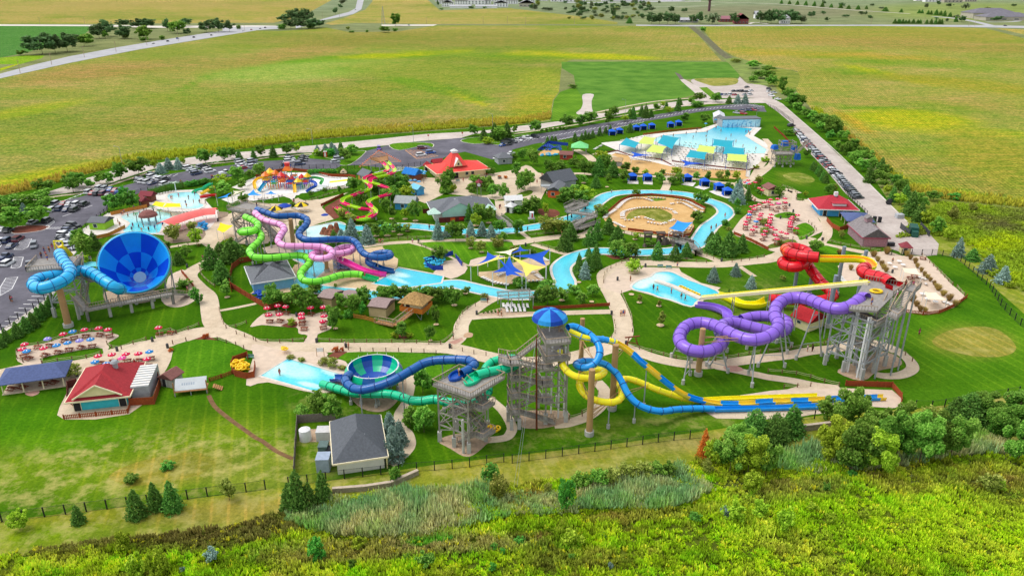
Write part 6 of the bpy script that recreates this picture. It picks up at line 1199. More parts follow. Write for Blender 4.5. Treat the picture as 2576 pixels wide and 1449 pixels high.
def solidfence(name,label,rc,s,h,mat,cat='fence',slats=False):
    P=[p for p in gt(rc,s)]; o=empty(name,P[0]); tag(o,label,cat); c=P[0]; mb=MB()
    for a,b in zip(P[:-1],P[1:]):
        a=a-c;b=b-c; L=(b-a).length; n=max(2,int(L/(.32 if slats else .6)))
        if not slats: mb.bar(a+Vector((0,0,h/2)),b+Vector((0,0,h/2)),.06,h)
        else:
            mb.bar(a+Vector((0,0,h*.3)),b+Vector((0,0,h*.3)),.06,.1); mb.bar(a+Vector((0,0,h*.8)),b+Vector((0,0,h*.8)),.06,.1)
            for i in range(n): p=a.lerp(b,(i+.5)/n); mb.box((p.x,p.y,h*.5),(.16,.08,h*.95),math.atan2((b-a).y,(b-a).x))
    mb.build('panel',mat,o)
    for a,b in zip(P[:-1],P[1:]):
        L=(b-a).length; n=max(1,int(L/2.6))
        for i in range(n+1 if b is P[-1] else n): p=a.lerp(b,i/n)-c; link_mesh('post',fpost(mat,h+.12),o,p)
    return o
FP={}
def fpost(mat,h):
    k=(mat.name,round(h,1))
    if k not in FP:
        mb=MB(); mb.box((0,0,h/2),(.16,.16,h)); me=bpy.data.meshes.new('post'); me.from_pydata(mb.v,[],mb.f); me.materials.append(mat); FP[k]=me
    return FP[k]
solidfence('wooden_fence','red board fence round the yard beside the red roofed restaurant','20','1310,1185 1555,1170 1620,980 1600,920 1540,850',1.7,RFW)
solidfence('wooden_fence','dark red fence screening the left end of the red roofed restaurant','20','745,1200 690,1150 690,1010 780,985',1.7,M('maroon_wood','#6e2f2a',.85,.2))
solidfence('picket_fence','brown picket fence in front of the red roofed restaurant','20','645,1322 1290,1262 1310,1200',1.0,RFW,slats=True)

solidfence('wooden_fence','curved red board fence of the yellow tube pen','20','2340,850 2370,890 2480,915 2560,900 2570,800',1.5,RFW)
solidfence('wooden_fence','tall red back board of the yellow tube pen','20','2330,790 2350,740 2490,690 2495,720',1.3,RFW)
solidfence('picket_fence','low brown picket fence running to the yellow tube pen','20','2110,945 2230,905 2340,865',.9,RFW,slats=True)
solidfence('wooden_fence','long orange brown fence round the grey roofed pump house','10','2330,1490 2310,1380 2340,1260 2420,1200 2576,1170',1.6,RFW)
solidfence('wooden_fence','orange brown fence along the lawn beside the pump house','20','2330,0 2576,150',1.6,RFW); solidfence('wooden_fence','orange brown fence behind the big dark tree','21','0,150 130,225 340,160 400,130',1.6,RFW)
solidfence('wooden_fence','red fence round the sandy island beach','12','925,725 1090,580 1200,530 1400,520 1620,540 1800,580 1940,660 1935,695',.9,RFW)
solidfence('wooden_fence','low red fence on the near side of the island beach','12','1165,870 1400,900 1640,945 1700,945 1790,920 1830,850',.9,RFW)
solidfence('wooden_fence','red brown board fence beside the straight path','22','215,215 600,205 980,180',.9,RFW)
solidfence('wooden_fence','brown wall along the top of the wave pool sand','12','910,95 1060,75 1180,120 1500,165 1600,215',.6,M('brown_wall','#7c3f34',.85,.15)); solidfence('wooden_fence','brown wall at the foot of the lounger terraces','12','1610,180 1850,210 2150,245 2370,270 2440,255',.6,MATS['brown_wall'])
solidfence('picket_fence','orange timber rail along the upper edge of the wave pool','02','1320,1365 1600,1325 1900,1300',1.1,RFW,slats=True); solidfence('picket_fence','orange timber rail at the right edge of the wave pool','03','60,1290 150,1370 220,1448',1.1,RFW,slats=True)
solidfence('wooden_fence','red brown fence behind the kids splash pad','11','0,340 60,310 330,265 540,290 740,330 940,335 1000,345',1.2,RFW); solidfence('wooden_fence','yellow wooden fence along the upper kids pool','10','1120,720 1300,680 1480,645',1.3,OFW)
solidfence('wooden_fence','orange timber ramp fence beside the lower kids pool','10','960,960 1100,930 1200,880 1260,850',1.2,OFW)
solidfence('wooden_fence','brown curved fence beside the right picnic terrace','12','2230,910 2400,980 2576,1070',1.0,RFW); solidfence('picket_fence','picket fence round the corner of the seating terrace','23','1330,240 1560,275 1720,260 1880,190 2000,100',1.0,RFW,slats=True)
solidfence('wooden_fence','orange brown fence at the end of the racing slide lanes','23','780,985 1245,1000 1340,1110 1340,1170',1.3,RFW)
solidfence('wooden_fence','red fence beside the blue walled snack bar','13','590,780 640,840 720,880 810,850',1.5,RFW); solidfence('wooden_fence','dark red fence at the back of the mint gabled hall','11','1680,700 1790,690 1790,740 2110,750 2120,690',1.6,MATS['maroon_wood'])
solidfence('wooden_fence','curved dark red fence beside the funnel slide path','10','1830,1300 1880,1360 1950,1448',1.2,RFW); solidfence('wooden_fence','grey board fence round the equipment yard','31','385,430 400,150 420,-90 740,-110 800,-100',1.8,M('grey_fence_wood','#7f766c',.85,.2,3)); solidfence('wooden_fence','timber fence along the top of the mulch bank','11','655,630 760,580 880,520',1.0,RFW)
solidfence('picket_fence','light timber fence beside the thatched hut ramp','21','985,300 1100,320 1200,350',1.1,OFW,slats=True)
# pavilion lower left
A,B=X('20','40,1075 650,990')
rz,W=frameof(A,B); o=empty('picnic_pavilion',(A.x,A.y,0),rz); tag(o,'long open picnic pavilion with slate blue hipped roof','building')
roofmesh(W,6.2,2.9,1.3,.8,.6,'x').build('roof',BLS,o); MB().box((W/2,3.1,.08),(W+.5,6.6,.16)).build('floor_slab',C,o)
for x in (0,.33,.66,1):
    for y in (0,6.2): MB().bar((W*x,y,0),(W*x,y,2.9),.2,.2).build('post',TRM,o)
# shed, signboard deck
A,B=X('20','1625,985 1740,1010'); house('tool_shed','small pale shed with brown roof and blue door beside the red roofed restaurant','shed',A,B,3.0,2.4,.9,M('pale_boards','#b9b6ac',.85,.15,2),BS,.4,0,'y',None,(('door','f',1.0,.8,1.9,0),))
A,B=X('20','1760,1095 2090,1060'); rz,W=frameof(A,B); o=empty('signboard_platform',(A.x,A.y,0),rz); tag(o,'timber platform carrying a big pale tilted signboard','sign')
PW=M('plank_wood','#b98455',.85,.2,2); MB().box((W/2,1.2,1.0),(W,2.6,.16)).build('platform',PW,o)
for x in(.1,W*.5,W-.1): MB().bar((x,0,0),(x,0,1),.14,.14).build('post',GR,o)
for x in(0,W): MB().bar((x,.2,0),(x,.2,3.0),.2,.2).build('post',PW,o)
mb=MB(); mb.add([(.1,.2,1.2),(W-.1,.2,1.2),(W-.1,2.2,2.9),(.1,2.2,2.9)],[(0,1,2,3)]); mb.add([(.1,.25,1.1),(W-.1,.25,1.1),(W-.1,2.3,2.8),(.1,2.3,2.8)],[(3,2,1,0)]); pn=mb.build('sign_panel',M('sign_face','#c9ced0',.5,.06,.6),o)
# faded brush marks standing where the pale lettering is
lm=MB()
for i in range(6): x=W*.22+i*W*.07; lm.add([(x,1.0,1.89),(x+W*.045,1.0,1.89),(x+W*.045,1.4,2.23),(x,1.4,2.23)],[(0,1,2,3)])
lm.build('faded_lettering',M('faded_paint','#a9b4c0',.6,.1),pn)
for i in range(5): MB().box((W+1.2+i*.35,1.2,1.0-i*.2),(.35,1.6,.06)).build('step',PW,o)
# pump house lower centre
A,B=X('31','825,430 1295,360'); house('pump_house','white walled pump house with large dark grey hipped roof','building',A,B,12.3,3.2,3.2,WW_,DG,.7,.95,'y',TRM,(),((4.5,9,.35),(5,3,.25)))
A,B=X('31','1300,345 1335,340'); MB().box((0,0,1.2),(.15,1.6,2.2)).build('access_door',M('cream_door','#efe0a0',.6,.05),None,(A.x+.4,A.y,0),.1); tag(bpy.context.scene.objects.get('access_door') or bpy.data.objects['access_door'],'cream door leaf standing open at the right of the pump house','door')
def crate(name,label,rc,s,d,mat,cat,topmat=None,rz=.05):
    A=X(rc,s)[0]; mb=MB(); mb.box((0,d[1]/2,d[2]/2),d,0,0); mb.box((0,d[1]/2,d[2]+.04),(d[0]+.1,d[1]+.1,.08),0,1); o=mb.build(name,[mat,topmat or mat],None,A,rz); tag(o,label,cat); return o
crate('equipment_cabinet','light blue grey steel container beside the pump house','31','675,410',(2.2,2.4,2.6),M('blue_grey_steel','#9dabbd',.5,.1),'container')
crate('equipment_box','dark green grey transformer box beside the pump house','31','675,245',(1.6,2.0,1.9),M('green_grey_steel','#5b706c',.6,.1),'box'); crate('equipment_box','small black box next to the transformer','31','735,250',(1.0,1.4,1.4),M('black_plastic','#2b2c30',.5,.1),'box')
crate('equipment_box','pale grey walled tank enclosure in the equipment yard','31','680,95',(2.6,2.2,1.9),M('pale_grey_box','#c9c8c6',.7,.08),'box')
A=X('31','500,75')[0]; mb=MB(); mb.rod((0,0,0),(0,0,2.2),1.1,1.05,18); mb.rod((0,0,2.2),(0,0,2.5),1.05,.3,18); tag(mb.build('storage_tank',WHT,None,A),'white round storage tank in the fenced equipment yard','tank')
A=X('31','770,605')[0]; Pw=gt('31','770,610 1100,585 1360,545 1630,425'); o=empty('retaining_wall',Pw[0]); tag(o,'low curved stone retaining wall below the pump house','wall'); mb=MB()
for a,b in zip(Pw[:-1],Pw[1:]): mb.bar(a-Pw[0]+Vector((0,0,.45)),b-Pw[0]+Vector((0,0,.45)),.5,.9)
mb.build('stone_face',M('stone_block','#a89c8b',.9,.25,3),o); mb=MB()
for a,b in zip(Pw[:-1],Pw[1:]): mb.bar(a-Pw[0]+Vector((0,0,.95)),b-Pw[0]+Vector((0,0,.95)),.6,.1)
mb.build('cap',M('stone_cap','#c0b09c',.9,.1),o)
Pw=gt('23','60,1480 330,1440 620,1405'); o=empty('retaining_wall',Pw[0]); tag(o,'stone retaining wall below the end of the racing slide lanes','wall'); mb=MB(); m2=MB()
for a,b in zip(Pw[:-1],Pw[1:]): mb.bar(a-Pw[0]+Vector((0,0,.6)),b-Pw[0]+Vector((0,0,.6)),.5,1.2); m2.bar(a-Pw[0]+Vector((0,0,1.25)),b-Pw[0]+Vector((0,0,1.25)),.6,.1)
mb.build('stone_face',MATS['stone_block'],o); m2.build('cap',MATS['stone_cap'],o)
# filter building
house('filter_building','blue walled filter building with large grey hipped roof','building',G(640,738),G(741,722),13,3.2,2.6,M('light_blue_wall','#79b4dc',.8,.08),GS,.6,1,'x',WHT)
# tan sheds
for s,lab,d in (('21','tan shed with mauve roof nearest the thatched hut',5.5),):
    A,B=X('21','1140,285 1310,305'); house('storage_shed',lab,'shed',A,B,d,2.9,.8,TW,MAU,.25,0,'x',M('dark_trim','#6b5a4a',.7,.1))
A,B=X('21','640,190 765,210'); house('storage_shed','tan shed with mauve roof behind the round picnic terrace','shed',A,B,5.5,2.9,.8,TW,MAU,.25,0,'x',MATS['dark_trim'])
A,B=X('21','870,190 1000,200'); house('storage_shed','tan shed with mauve roof half hidden by trees at the river','shed',A,B,5.0,2.7,.8,TW,MAU,.25,0,'x')
# thatched hut on stilts
A,B=X('21','1480,255 1640,330'); rz,W=frameof(A,B); c=G(1048,795); o=empty('thatched_hut',(c.x,c.y,0),-.35); tag(o,'thatched hut on stilts with orange timber balcony','building')
MB().prism([(-3,-2.6),(3,-2.6),(3,2.6),(-3,2.6)],2.2,2.4).build('deck',PW,o); mb=MB()
for a,b in (((-3.1,-2.7),(3.1,-2.7)),((3.1,-2.7),(3.1,2.7)),((-3.1,2.7),(-3.1,-2.7)),((3.1,2.7),(-3.1,2.7))): mb.bar((*a,2.75),(*b,2.75),.12,1.3)
mb.build('balcony',M('orange_boards','#cf7626',.8,.2,3),o); MB().box((0,0,3.9),(4.6,4.0,2.6)).build('wall',CW,o); MB().box((-1.2,-2.02,3.6),(1.0,.1,2.0)).build('door',DRK,o); roofmesh(4.6,4.0,5.1,1.5,1.1,1,'x').build('roof',THA,o,(-2.3,-2.0,0))
for x in(-2.7,2.7):
    for y in(-2.3,2.3): mb=MB(); mb.bar((x*.8,y*.8,0),(x,y,2.2),.16,.16); mb.bar((x*.8,y*.8,0),(x*.3,y,2.2),.1,.1); mb.build('stilt',GR,o)
r=empty('access_ramp',(0,0,0)); tag(r,'timber ramp with railings leading to the thatched hut','ramp')
for a,b in ((G(947,808,.3),G(993,818,1.1)),(G(993,818,1.1),G(1034,786,2.2))):
    d=(b-a); d.z=0; d.normalize(); n=Vector((-d.y,d.x,0))*.7; mb=MB(); vs=[a-n,b-n,b+n,a+n]; vs+=[v-Vector((0,0,.2)) for v in vs]; mb.add(vs,[(0,1,2,3),(7,6,5,4),(0,4,5,1),(1,5,6,2),(2,6,7,3),(3,7,4,0)]); mb.build('walkway',PW,r); mb=MB(); railing(mb,a-n,b-n); railing(mb,a+n,b+n); mb.build('railing',[WDL,WDL],r)
# pergola
A,B=X('22','-110,240 215,215'); rz,W=frameof(A,B); o=empty('pergola',(A.x,A.y,0),rz); tag(o,'grey slatted pergola over rows of loungers','pergola')
for x in(0,.33,.66,1):
    for y in(.5,5): MB().bar((W*x,y,0),(W*x,y,3.2),.18,.18).build('post',GR,o)
mb=MB()
for i in range(26): mb.bar((W*i/25,-.3,3.4),(W*i/25,5.8,3.4),.07,.16)
for y in(.5,2.7,5): mb.bar((-.4,y,3.25),(W+.4,y,3.25),.12,.2)
mb.build('roof_slats',WD,o)
# entrance hall with red roof
A,B=X('11','1830,385 2330,320'); A=G(1105,453); B=G(1222,441)
o=house('entrance_hall','entrance hall with bright red stepped roof and white cupola','building',A,B,13,3.4,2.2,CW,REDM,1.6,1,'x',TRM,(('door','f',6,4.5,2.4,0),('window','f',12,1.2,1.2,1),('window','f',14.5,1.2,1.2,1)))
W=frameof(A,B)[1]; mb=MB(); x0,x1=W*.24,W*.62; mb.add([(x0,1,4.6),(x1,1,4.6),(x1,11,4.6),(x0,11,4.6),((x0+x1)/2-1.2,5,9.2),((x0+x1)/2+1.2,5,9.2),((x0+x1)/2+1.2,7,9.2),((x0+x1)/2-1.2,7,9.2)],[(0,1,5,4),(1,2,6,5),(2,3,7,6),(3,0,4,7),(4,5,6,7)]); mb.build('tower_roof',REDM,o)
mb=MB(); mb.box(((x0+x1)/2,6,9.6),(2.2,1.8,.9),0,0); mb.add([((x0+x1)/2-1.5,4.8,10.0),((x0+x1)/2+1.5,4.8,10),((x0+x1)/2+1.5,7.2,10),((x0+x1)/2-1.5,7.2,10),((x0+x1)/2,6,11)],[(0,1,4),(1,2,4),(2,3,4),(3,0,4)]); mb.build('cupola',WHT,o)
xm=(x0+x1)/2; mb=MB(); mb.add([(xm-1.8,.9,4.7),(xm+1.8,.9,4.7),(xm,.9,7.6),(xm,4.2,7.6)],[(0,1,2)],1); mb.add([(xm-2.1,.7,4.5),(xm,.7,7.9),(xm,4.4,7.9),(xm+2.1,.7,4.5)],[(0,1,2),(1,3,2)],0); mb.build('dormer',[WHT,CW],o); MB().box((xm,.85,5.6),(.7,.1,.9)).build('window',GLS,o)
# ticket booths, blue gazebo, small blue hut etc
for s,lab,wm,rm,d,h in (('11:1690,275 1750,275','left cream ticket booth with red roof at the entrance hall',CW,RR,2.4,2.8),('11:1790,250 1880,240','cream ticket booth with red roof behind the entrance hall',CW,RR,2.6,2.8),('11:1480,365 1600,385','open hut with bright blue roof by the entrance terrace',M('brown_posts','#7d4b38',.8,.1),SH('bright_blue_roof','#2b83d6'),4.5,3.2),('11:1560,500 1625,525','narrow sky blue kiosk on the entrance plaza',BW_,M('pale_blue_roof','#7cc8e8',.7,.05),3.0,2.8),
 ('11:1400,660 1590,670','small blue hut with silver metal roof beside the lawn',BW_,SH('silver_metal','#a7adad'),5.0,2.8),('12:360,540 480,548','orange red gabled shop front with grey roof',OW,GS,10,3.2),('12:480,160 600,165','snack stand with blue counter and red trim',M('red_trim_wall','#b8443a',.8,.1),BS,4,2.6),('12:1000,225 1095,230','small grey block building with a dome on the sand',GW,M('sand_roof','#b59a74',.8,.1),5,2.4),
 ('10:1400,620 1440,640','small brown hut at the kids pool gate',M('brown_boards','#7d4a38',.85,.15),SH('maroon_roof','#8f4048'),2.4,2.6),('10:1420,585 1530,590','larger brown hut with maroon roof above the kids pool',MATS['brown_boards'],MATS['maroon_roof'],3,2.8),('10:905,865 1060,868','lime green hut with grey roof beside the car park',LG_,GS,5.5,2.8),('13:1340,1110 1430,1115','small yellow shed with maroon roof by the service gate',CW,MATS['maroon_roof'],2.6,2.6),
 ('13:0,530 110,525','cream hut with brown roof and red parasols',CW,BS,5,3),('11:860,320 905,318','tiny tan pump box behind the splash pad',TW,M('tan_roof','#c9b48c',.8,.1),1.8,1.6),('11:1030,360 1110,390','brown hut with grey roof behind the mat slides',OFW,GS,5,2.6),('22:0,0 1,1','',CW,CW,1,1),('12:-60,630 100,620','white roofed food kiosk right of the mint gabled hall',WHT,M('white_roof','#dcdcda',.6,.08),4,2.4),('11:2510,690 2576,700','white kiosk with blue counter at the lawn corner',WHT,MATS['white_roof'],3,2.6),('11:2440,210 2576,200','grey roofed shelter at the upper plaza corner',GW,GS,6,3.0)):
    if not lab: continue
    rc,q=s.split(':'); A,B=X(rc,q)
    nm='kiosk' if 'kiosk' in lab or 'stand' in lab or 'booth' in lab else ('shed' if 'shed' in lab or 'box' in lab else 'hut'); w=(B-A).length
    house(nm,lab,nm if nm!='hut' else 'building',A,B,d,h,1.1 if w<6 else 1.8,wm,rm,.45,0 if w>3 and 'shelter' not in lab else .9,'x' if 'orange' not in lab and 'cream hut' not in lab else 'y',None,(('door' if w<4 else 'window','f',w*.4,min(1.1,w*.4),1.1 if w>=4 else 1.9,.9 if w>=4 else 0),))
# big hall with mint gables
A=G(1094,556); B=G(1200,562); W=(B-A).length
o=house('grey_roof_hall','wide hall with grey hipped roof and mint green gables','building',A,G(1242,545),13,3.2,3.0,WW_,GS,.8,1,'x',WHT,(),((8,5,.6),(14,6,.6)))
W=frameof(A,G(1242,545))[1]; mb=MB()
for x,w,hh,dp in ((W*.42,W*.30,2.9,5.5),): mb.add([(x-w,-1.2,0),(x+w,-1.2,0),(x+w,-1.2,3.1),(x-w,-1.2,3.1),(x,-1.2,3.1+hh)],[(0,1,2,3),(3,2,4)],0); mb.add([(x-w-.6,-1.5,2.9),(x,-1.5,3.2+hh),(x,dp,3.2+hh),(x-w-.6,dp,2.9),(x+w+.6,-1.5,2.9),(x+w+.6,dp,2.9)],[(0,1,2,3),(1,4,5,2)],1)
mb.build('mint_gable',[MW,GS],o)
for x in (-1.5,W-3): mb=MB(); mb.box((x+1.5,.4,2.7),(4.4,3.2,.15)); mb.add([(x-.9,-1.4,2.8),(x+3.9,-1.4,2.8),(x+3.9,2.2,2.8),(x-.9,2.2,2.8),(x+1.5,1.8,4.2)],[(0,1,4),(1,2,4),(3,0,4)]); mb.build('mint_canopy',SH('mint_metal','#c0dfce'),o)
MB().box((W*.3,-2.6,.9),(W*.5,.15,1.8)).build('board_wall',MATS['maroon_wood'],o)
for x,c in ((W*.28,'#e8602c'),(W*.42,'#c8232c')): MB().box((x,-2.72,1.0),(1.6,.06,.9)).build('poster',M('poster_'+c[1:],c,.5,.2,4),o)
# barn like shop with cupola (grey roof complex)
A,B=X('12','420,480 640,440'); house('grey_roof_shop','dark grey roofed shop with a white ventilator beside the orange gable','building',A,B,9,3.6,3.2,GW,DG,.5,0,'x',None,(),((6,4,.5),))
for q,lab in (('290,500 400,500','left sloping silver awning of the orange gabled shop'),('365,440 470,440','rear silver awning of the orange gabled shop')):
    A,B=X('12',q); rz,W=frameof(A,B); o=empty('awning',(A.x,A.y,0),rz); tag(o,lab,'awning'); MB().prism([(0,0),(W,0),(W,3),(0,3)],2.7,2.85).build('roof_panel',MATS['silver_metal'],o)
    for x in (0.1,W-.1): MB().bar((x,.1,0),(x,.1,2.7),.1,.1).build('post',GR,o)
# clock tower
p=X('11','2245,545')[0]; o=empty('clock_tower',p); tag(o,'small clock tower with maroon pointed roof behind the mint gabled hall','tower')
for x in(-.7,.7):
    for y in(-.7,.7): MB().bar((x,y,0),(x,y,4.6),.16,.16).build('post',WD,o)
MB().box((0,0,5.3),(1.9,1.9,1.6)).build('clock_housing',MATS['maroon_wood'],o); mb=MB(); mb.rod((0,-.96,5.3),(0,-1.02,5.3),.65,.65,18); mb.build('clock_face',WHT,o); MB().rod((0,0,6.1),(0,0,7.4),1.6,.05,4).build('roof',MATS['maroon_roof'],o)
# green canopy, gazebo shades
p=G(1458,385); o=empty('entry_canopy',p,-.1); tag(o,'open shelter with pale green peaked roof above the tube pen','shelter'); roofmesh(7,7,3.4,2.2,.5,1,'x').build('roof',SH('pale_green_metal','#7fdb8c'),o,(-3.5,-3.5,0))
for x in(-3,3):
    for y in(-3,3): MB().bar((x,y,0),(x,y,3.4),.5,.5).build('stone_pillar',M('stone_pillar','#9c9a8c',.9,.2,3),o)
# wave machine building with painted wall
A=G(1816,322); B=G(1912,320); rz,W=frameof(A,B); o=empty('wave_pool_building',(A.x,A.y,0),rz); tag(o,'wave machine building with a painted sky blue mural wall','building')
MB().box((W/2,4,2.2),(W,7.6,4.4)).box((W/2,4,4.5),(W+.6,8.2,.25),0,1).build('wall',[GW,GS],o); m,nt,b_,oo=newmat('mural'); nn_=noise(nt,.5,4,.7,pos(nt)); nt.links.new(ramp(nt,nn_,[(.35,srgb('#7fd0ee')),(.5,srgb('#bfe9f7')),(.66,srgb('#4aa9d8'))]),b_.inputs[0]); MB().box((W/2,.1,2.1),(W-.4,.2,4.0)).build('mural_wall',m,o)
for i in range(7): MB().bar((W*(.15+.12*i),-.1,0),(W*(.15+.12*i),-.1,2.4),.12,.12).build('post',BLU,o)
house('pool_equipment_hall','pale gabled equipment hall left of the painted mural wall','building',G(1795,311),G(1822,312),13,3.6,1.6,M('pale_steel_wall','#bcc0c8',.7,.06),M('pale_steel_roof','#d5d7dc',.6,.06),.3,0,'y')
# right side: snack bar, pavilion, barn
A,B=X('13','520,725 860,735'); o=house('snack_bar','sky blue snack bar with wide dark red roof','building',A,B,11,3.3,2.8,BW_,SH('crimson_shingle','#b83340'),1.3,.8,'x',WHT,(('door','f',1.6,1.1,2.2,0),('door','f',7,1.1,2.2,0),('window','f',10,2,1.2,1)),((6,5,.9),)); W=frameof(A,B)[1]
mb=MB(); mb.box((W*.55,1.9,4.0),(W*.4,3,1.0),0,0); mb.box((W*.55,1.6,4.6),(W*.46,3.6,.15),0,1); mb.build('roof_dormer',[WHT,MATS['crimson_shingle']],o); MB().box((W*.6,8,6.0),(1.2,1.2,1.2)).build('cupola',WHT,o)
A,B=X('13','800,850 1010,860'); rz,W=frameof(A,B); o=empty('patio_pavilion',(A.x,A.y,0),rz); tag(o,'open pavilion with slate blue roof next to the sky blue snack bar','building'); roofmesh(W+1,9,2.9,1.6,.7,.9,'x').build('roof',BLS,o)
for x in(0,W):
    for y in(0,4.5,9): MB().bar((x,y,0),(x,y,2.9),.2,.2).build('post',TRM,o)
MB().box((W*.6,4,1.0),(W*.7,5,1.9)).build('bar_counter',MATS['maroon_wood'],o)
A,B=X('13','945,1035 1195,1040'); o=house('barn_shop','greyish pink barn style shop with grey roof and a small cupola','building',A,B,13,3.4,2.6,PKW,M('old_shingle','#8b8484',.9,.2,1.5,bmp=.3),.5,0,'y',M('pink_trim','#a34a5e',.7,.1),(),(),GW); W=frameof(A,B)[1]
mb=MB(); mb.box((W/2,8,6.4),(1.8,2.2,1.4),0,0); mb.add([(W/2-1.2,6.6,7),(W/2+1.2,6.6,7),(W/2+1.2,9.4,7),(W/2-1.2,9.4,7),(W/2,6.6,7.9),(W/2,9.4,7.9)],[(0,1,4),(1,2,5,4),(2,3,5),(3,0,4,5)],1); mb.build('cupola',[PKW,MATS['old_shingle']],o)
MB().box((W/2,-.06,1.5),(W*.9,.1,2.6)).build('brick_panel',M('pink_brick','#c58a96',.9,.3,6),o)
A,B=X('23','235,360 355,445'); A=G(1992,815); B=G(2025,834); house('red_roof_shed','cream shed with plain red roof under the purple slide','shed',G(1990,818),G(2033,836),6,2.8,1.8,CW,SH('plain_red_roof','#b92a30'),.4,0,'x',None,(('window','f',2.0,.9,.6,1.4),))
p=X('13','1470,925')[0]; o=empty('compactor',p,-.35+PI/2); tag(o,'dark green waste compactor in the service yard','compactor'); mb=MB(); mb.box((3,0,1.4),(5.4,2.4,2.3),0,0,.95); mb.build('container',M('dark_green_steel','#1f5648',.5,.12),o); mb=MB(); mb.box((-.9,0,1.0),(2.4,2.0,1.7),0,0,.9); mb.build('press_head',MATS['dark_green_steel'],o)
o=solidfence('mesh_screen','dark screen fence left of the green compactor','13','1330,850 1420,925',1.9,M('dark_screen','#4b4d52',.7,.15)); solidfence('mesh_screen','dark screen fence right of the green compactor','13','1530,840 1620,935',1.9,MATS['dark_screen'])
p=X('13','1215,610')[0]; mb=MB(); 
for i in range(3): mb.rod((-.8+i*.7,0,1.0),(-.3+i*.7,0,1.0),1.0,1.0,16)
tag(mb.build('pipe_coil',MATS['black_plastic'],None,p,.9),'large black coil of pipe beside the gravel lane','pipe coil')
for s,lab in (('1127,795','black upright bin standing alone on the service yard'),('1075,790','black upright bin beside the clipped cypress row')): crate('waste_bin',lab,'13',s,(.9,.9,1.9),MATS['black_plastic'],'bin')
crate('pallet_stack','grey stack of pallets wrapped in plastic beside the lane','13','1335,755',(2.4,2.0,1.4),M('grey_wrap','#b7bbbf',.5,.15),'pallets'); crate('grill_trailer','black smoker grill behind the barn style shop','13','1243,1035',(2.0,1.2,1.1),MATS['black_plastic'],'grill')
for i in range(5): tree(*T('13',f'{1010+i*17},{770+i*16}')[0],14,6,'A','clipped cypress row behind the blue roofed pavilion')
# ================= CARS =================
def meshof(mb,name,mats,smooth=False):
    me=bpy.data.meshes.new(name); me.from_pydata(mb.v,[],mb.f)
    for m in mats: me.materials.append(m)
    me.polygons.foreach_set('material_index',mb.m)
    if smooth: me.polygons.foreach_set('use_smooth',[True]*len(mb.f))
    me.update(); return me
CARC={'white':'#e4e5e6','silver':'#b3b8be','grey':'#6e747b','black':'#23262c','navy':'#22345c','blue':'#2457a8','red':'#a81c28','maroon':'#6a1a2c','purple':'#5a3fa8'}
GLASS=M('car_glass','#20272e',.12,.05,.5,.6); TYR=M('tyre','#1d1d1f',.8,.05)
def carbody(kind,matc):
    L,Wd,H={'sedan':(4.8,1.8,1.4),'suv':(4.9,1.95,1.75),'pickup':(5.6,2.0,1.8),'hatch':(4.3,1.8,1.55)}[kind]
    def sect(x,w,z0,z1): return [(x,-w,z0),(x,-w*1.0,(z0+z1)/2),(x,-w*.88,z1),(x,w*.88,z1),(x,w,(z0+z1)/2),(x,w,z0)]
    b=H*.56; S_=[(-L/2,.72,.35,b*.85),(-L/2+.15,.88,.25,b),(-L*.25,.9,.22,b*1.02),(L*.12,.9,.22,b*1.02),(L*.3,.9,.22,b*.93),(L/2-.2,.86,.25,b*.82),(L/2,.7,.35,b*.62)]
    mb=MB(); rows=[sect(x,w*Wd/1.8,a,c) for x,w,a,c in S_]; v=[p for r in rows for p in r]; f=[]
    for i in range(len(rows)-1):
        for j in range(6): f.append((i*6+j,i*6+(j+1)%6,(i+1)*6+(j+1)%6,(i+1)*6+j))
    f+=[tuple(range(5,-1,-1)),tuple(range((len(rows)-1)*6,len(rows)*6))]; mb.add(v,f,0)
    g0,g1,t0,t1={'sedan':(-L*.36,L*.2,-L*.2,L*.05),'suv':(-L*.48,L*.22,-L*.42,L*.08),'pickup':(-L*.12,L*.24,-L*.06,L*.12),'hatch':(-L*.47,L*.22,-L*.36,L*.06)}[kind]
    w0,w1=Wd*.44,Wd*.37; z0,z1=b*.99,H
    def cab(mb,e,k,za,zb): 
        def P(x,s,z): t=(z-z0)/(z1-z0); return x
        q0,q1=(za-z0)/(z1-z0),(zb-z0)/(z1-z0); lerp=lambda a,b,t:a+(b-a)*t
        A=[(lerp(g0,t0,q0)-e,-lerp(w0,w1,q0)-e,za),(lerp(g1,t1,q0)+e,-lerp(w0,w1,q0)-e,za),(lerp(g1,t1,q0)+e,lerp(w0,w1,q0)+e,za),(lerp(g0,t0,q0)-e,lerp(w0,w1,q0)+e,za)]
        B=[(lerp(g0,t0,q1)-e,-lerp(w0,w1,q1)-e,zb),(lerp(g1,t1,q1)+e,-lerp(w0,w1,q1)-e,zb),(lerp(g1,t1,q1)+e,lerp(w0,w1,q1)+e,zb),(lerp(g0,t0,q1)-e,lerp(w0,w1,q1)+e,zb)]
        mb.add(A+B,[(0,1,5,4),(1,2,6,5),(2,3,7,6),(3,0,4,7),(4,5,6,7)],k)
    cab(mb,0,0,z0,z1)
    if kind=='pickup': mb.box((-L*.32,0,b+.12),(L*.34,Wd*.9,.24),0,0)
    gb=MB(); cab(gb,.02,0,z0+.05,z1-.12)
    return mb,gb,(L,Wd)
CARP={}
def wheelmesh():
    mb=MB(); mb.rod((0,-.11,0),(0,.11,0),.34,.34,12,0); mb.rod((0,-.125,0),(0,.125,0),.19,.19,10,1); return meshof(mb,'wheel',[TYR,GR])
WHEEL=wheelmesh()
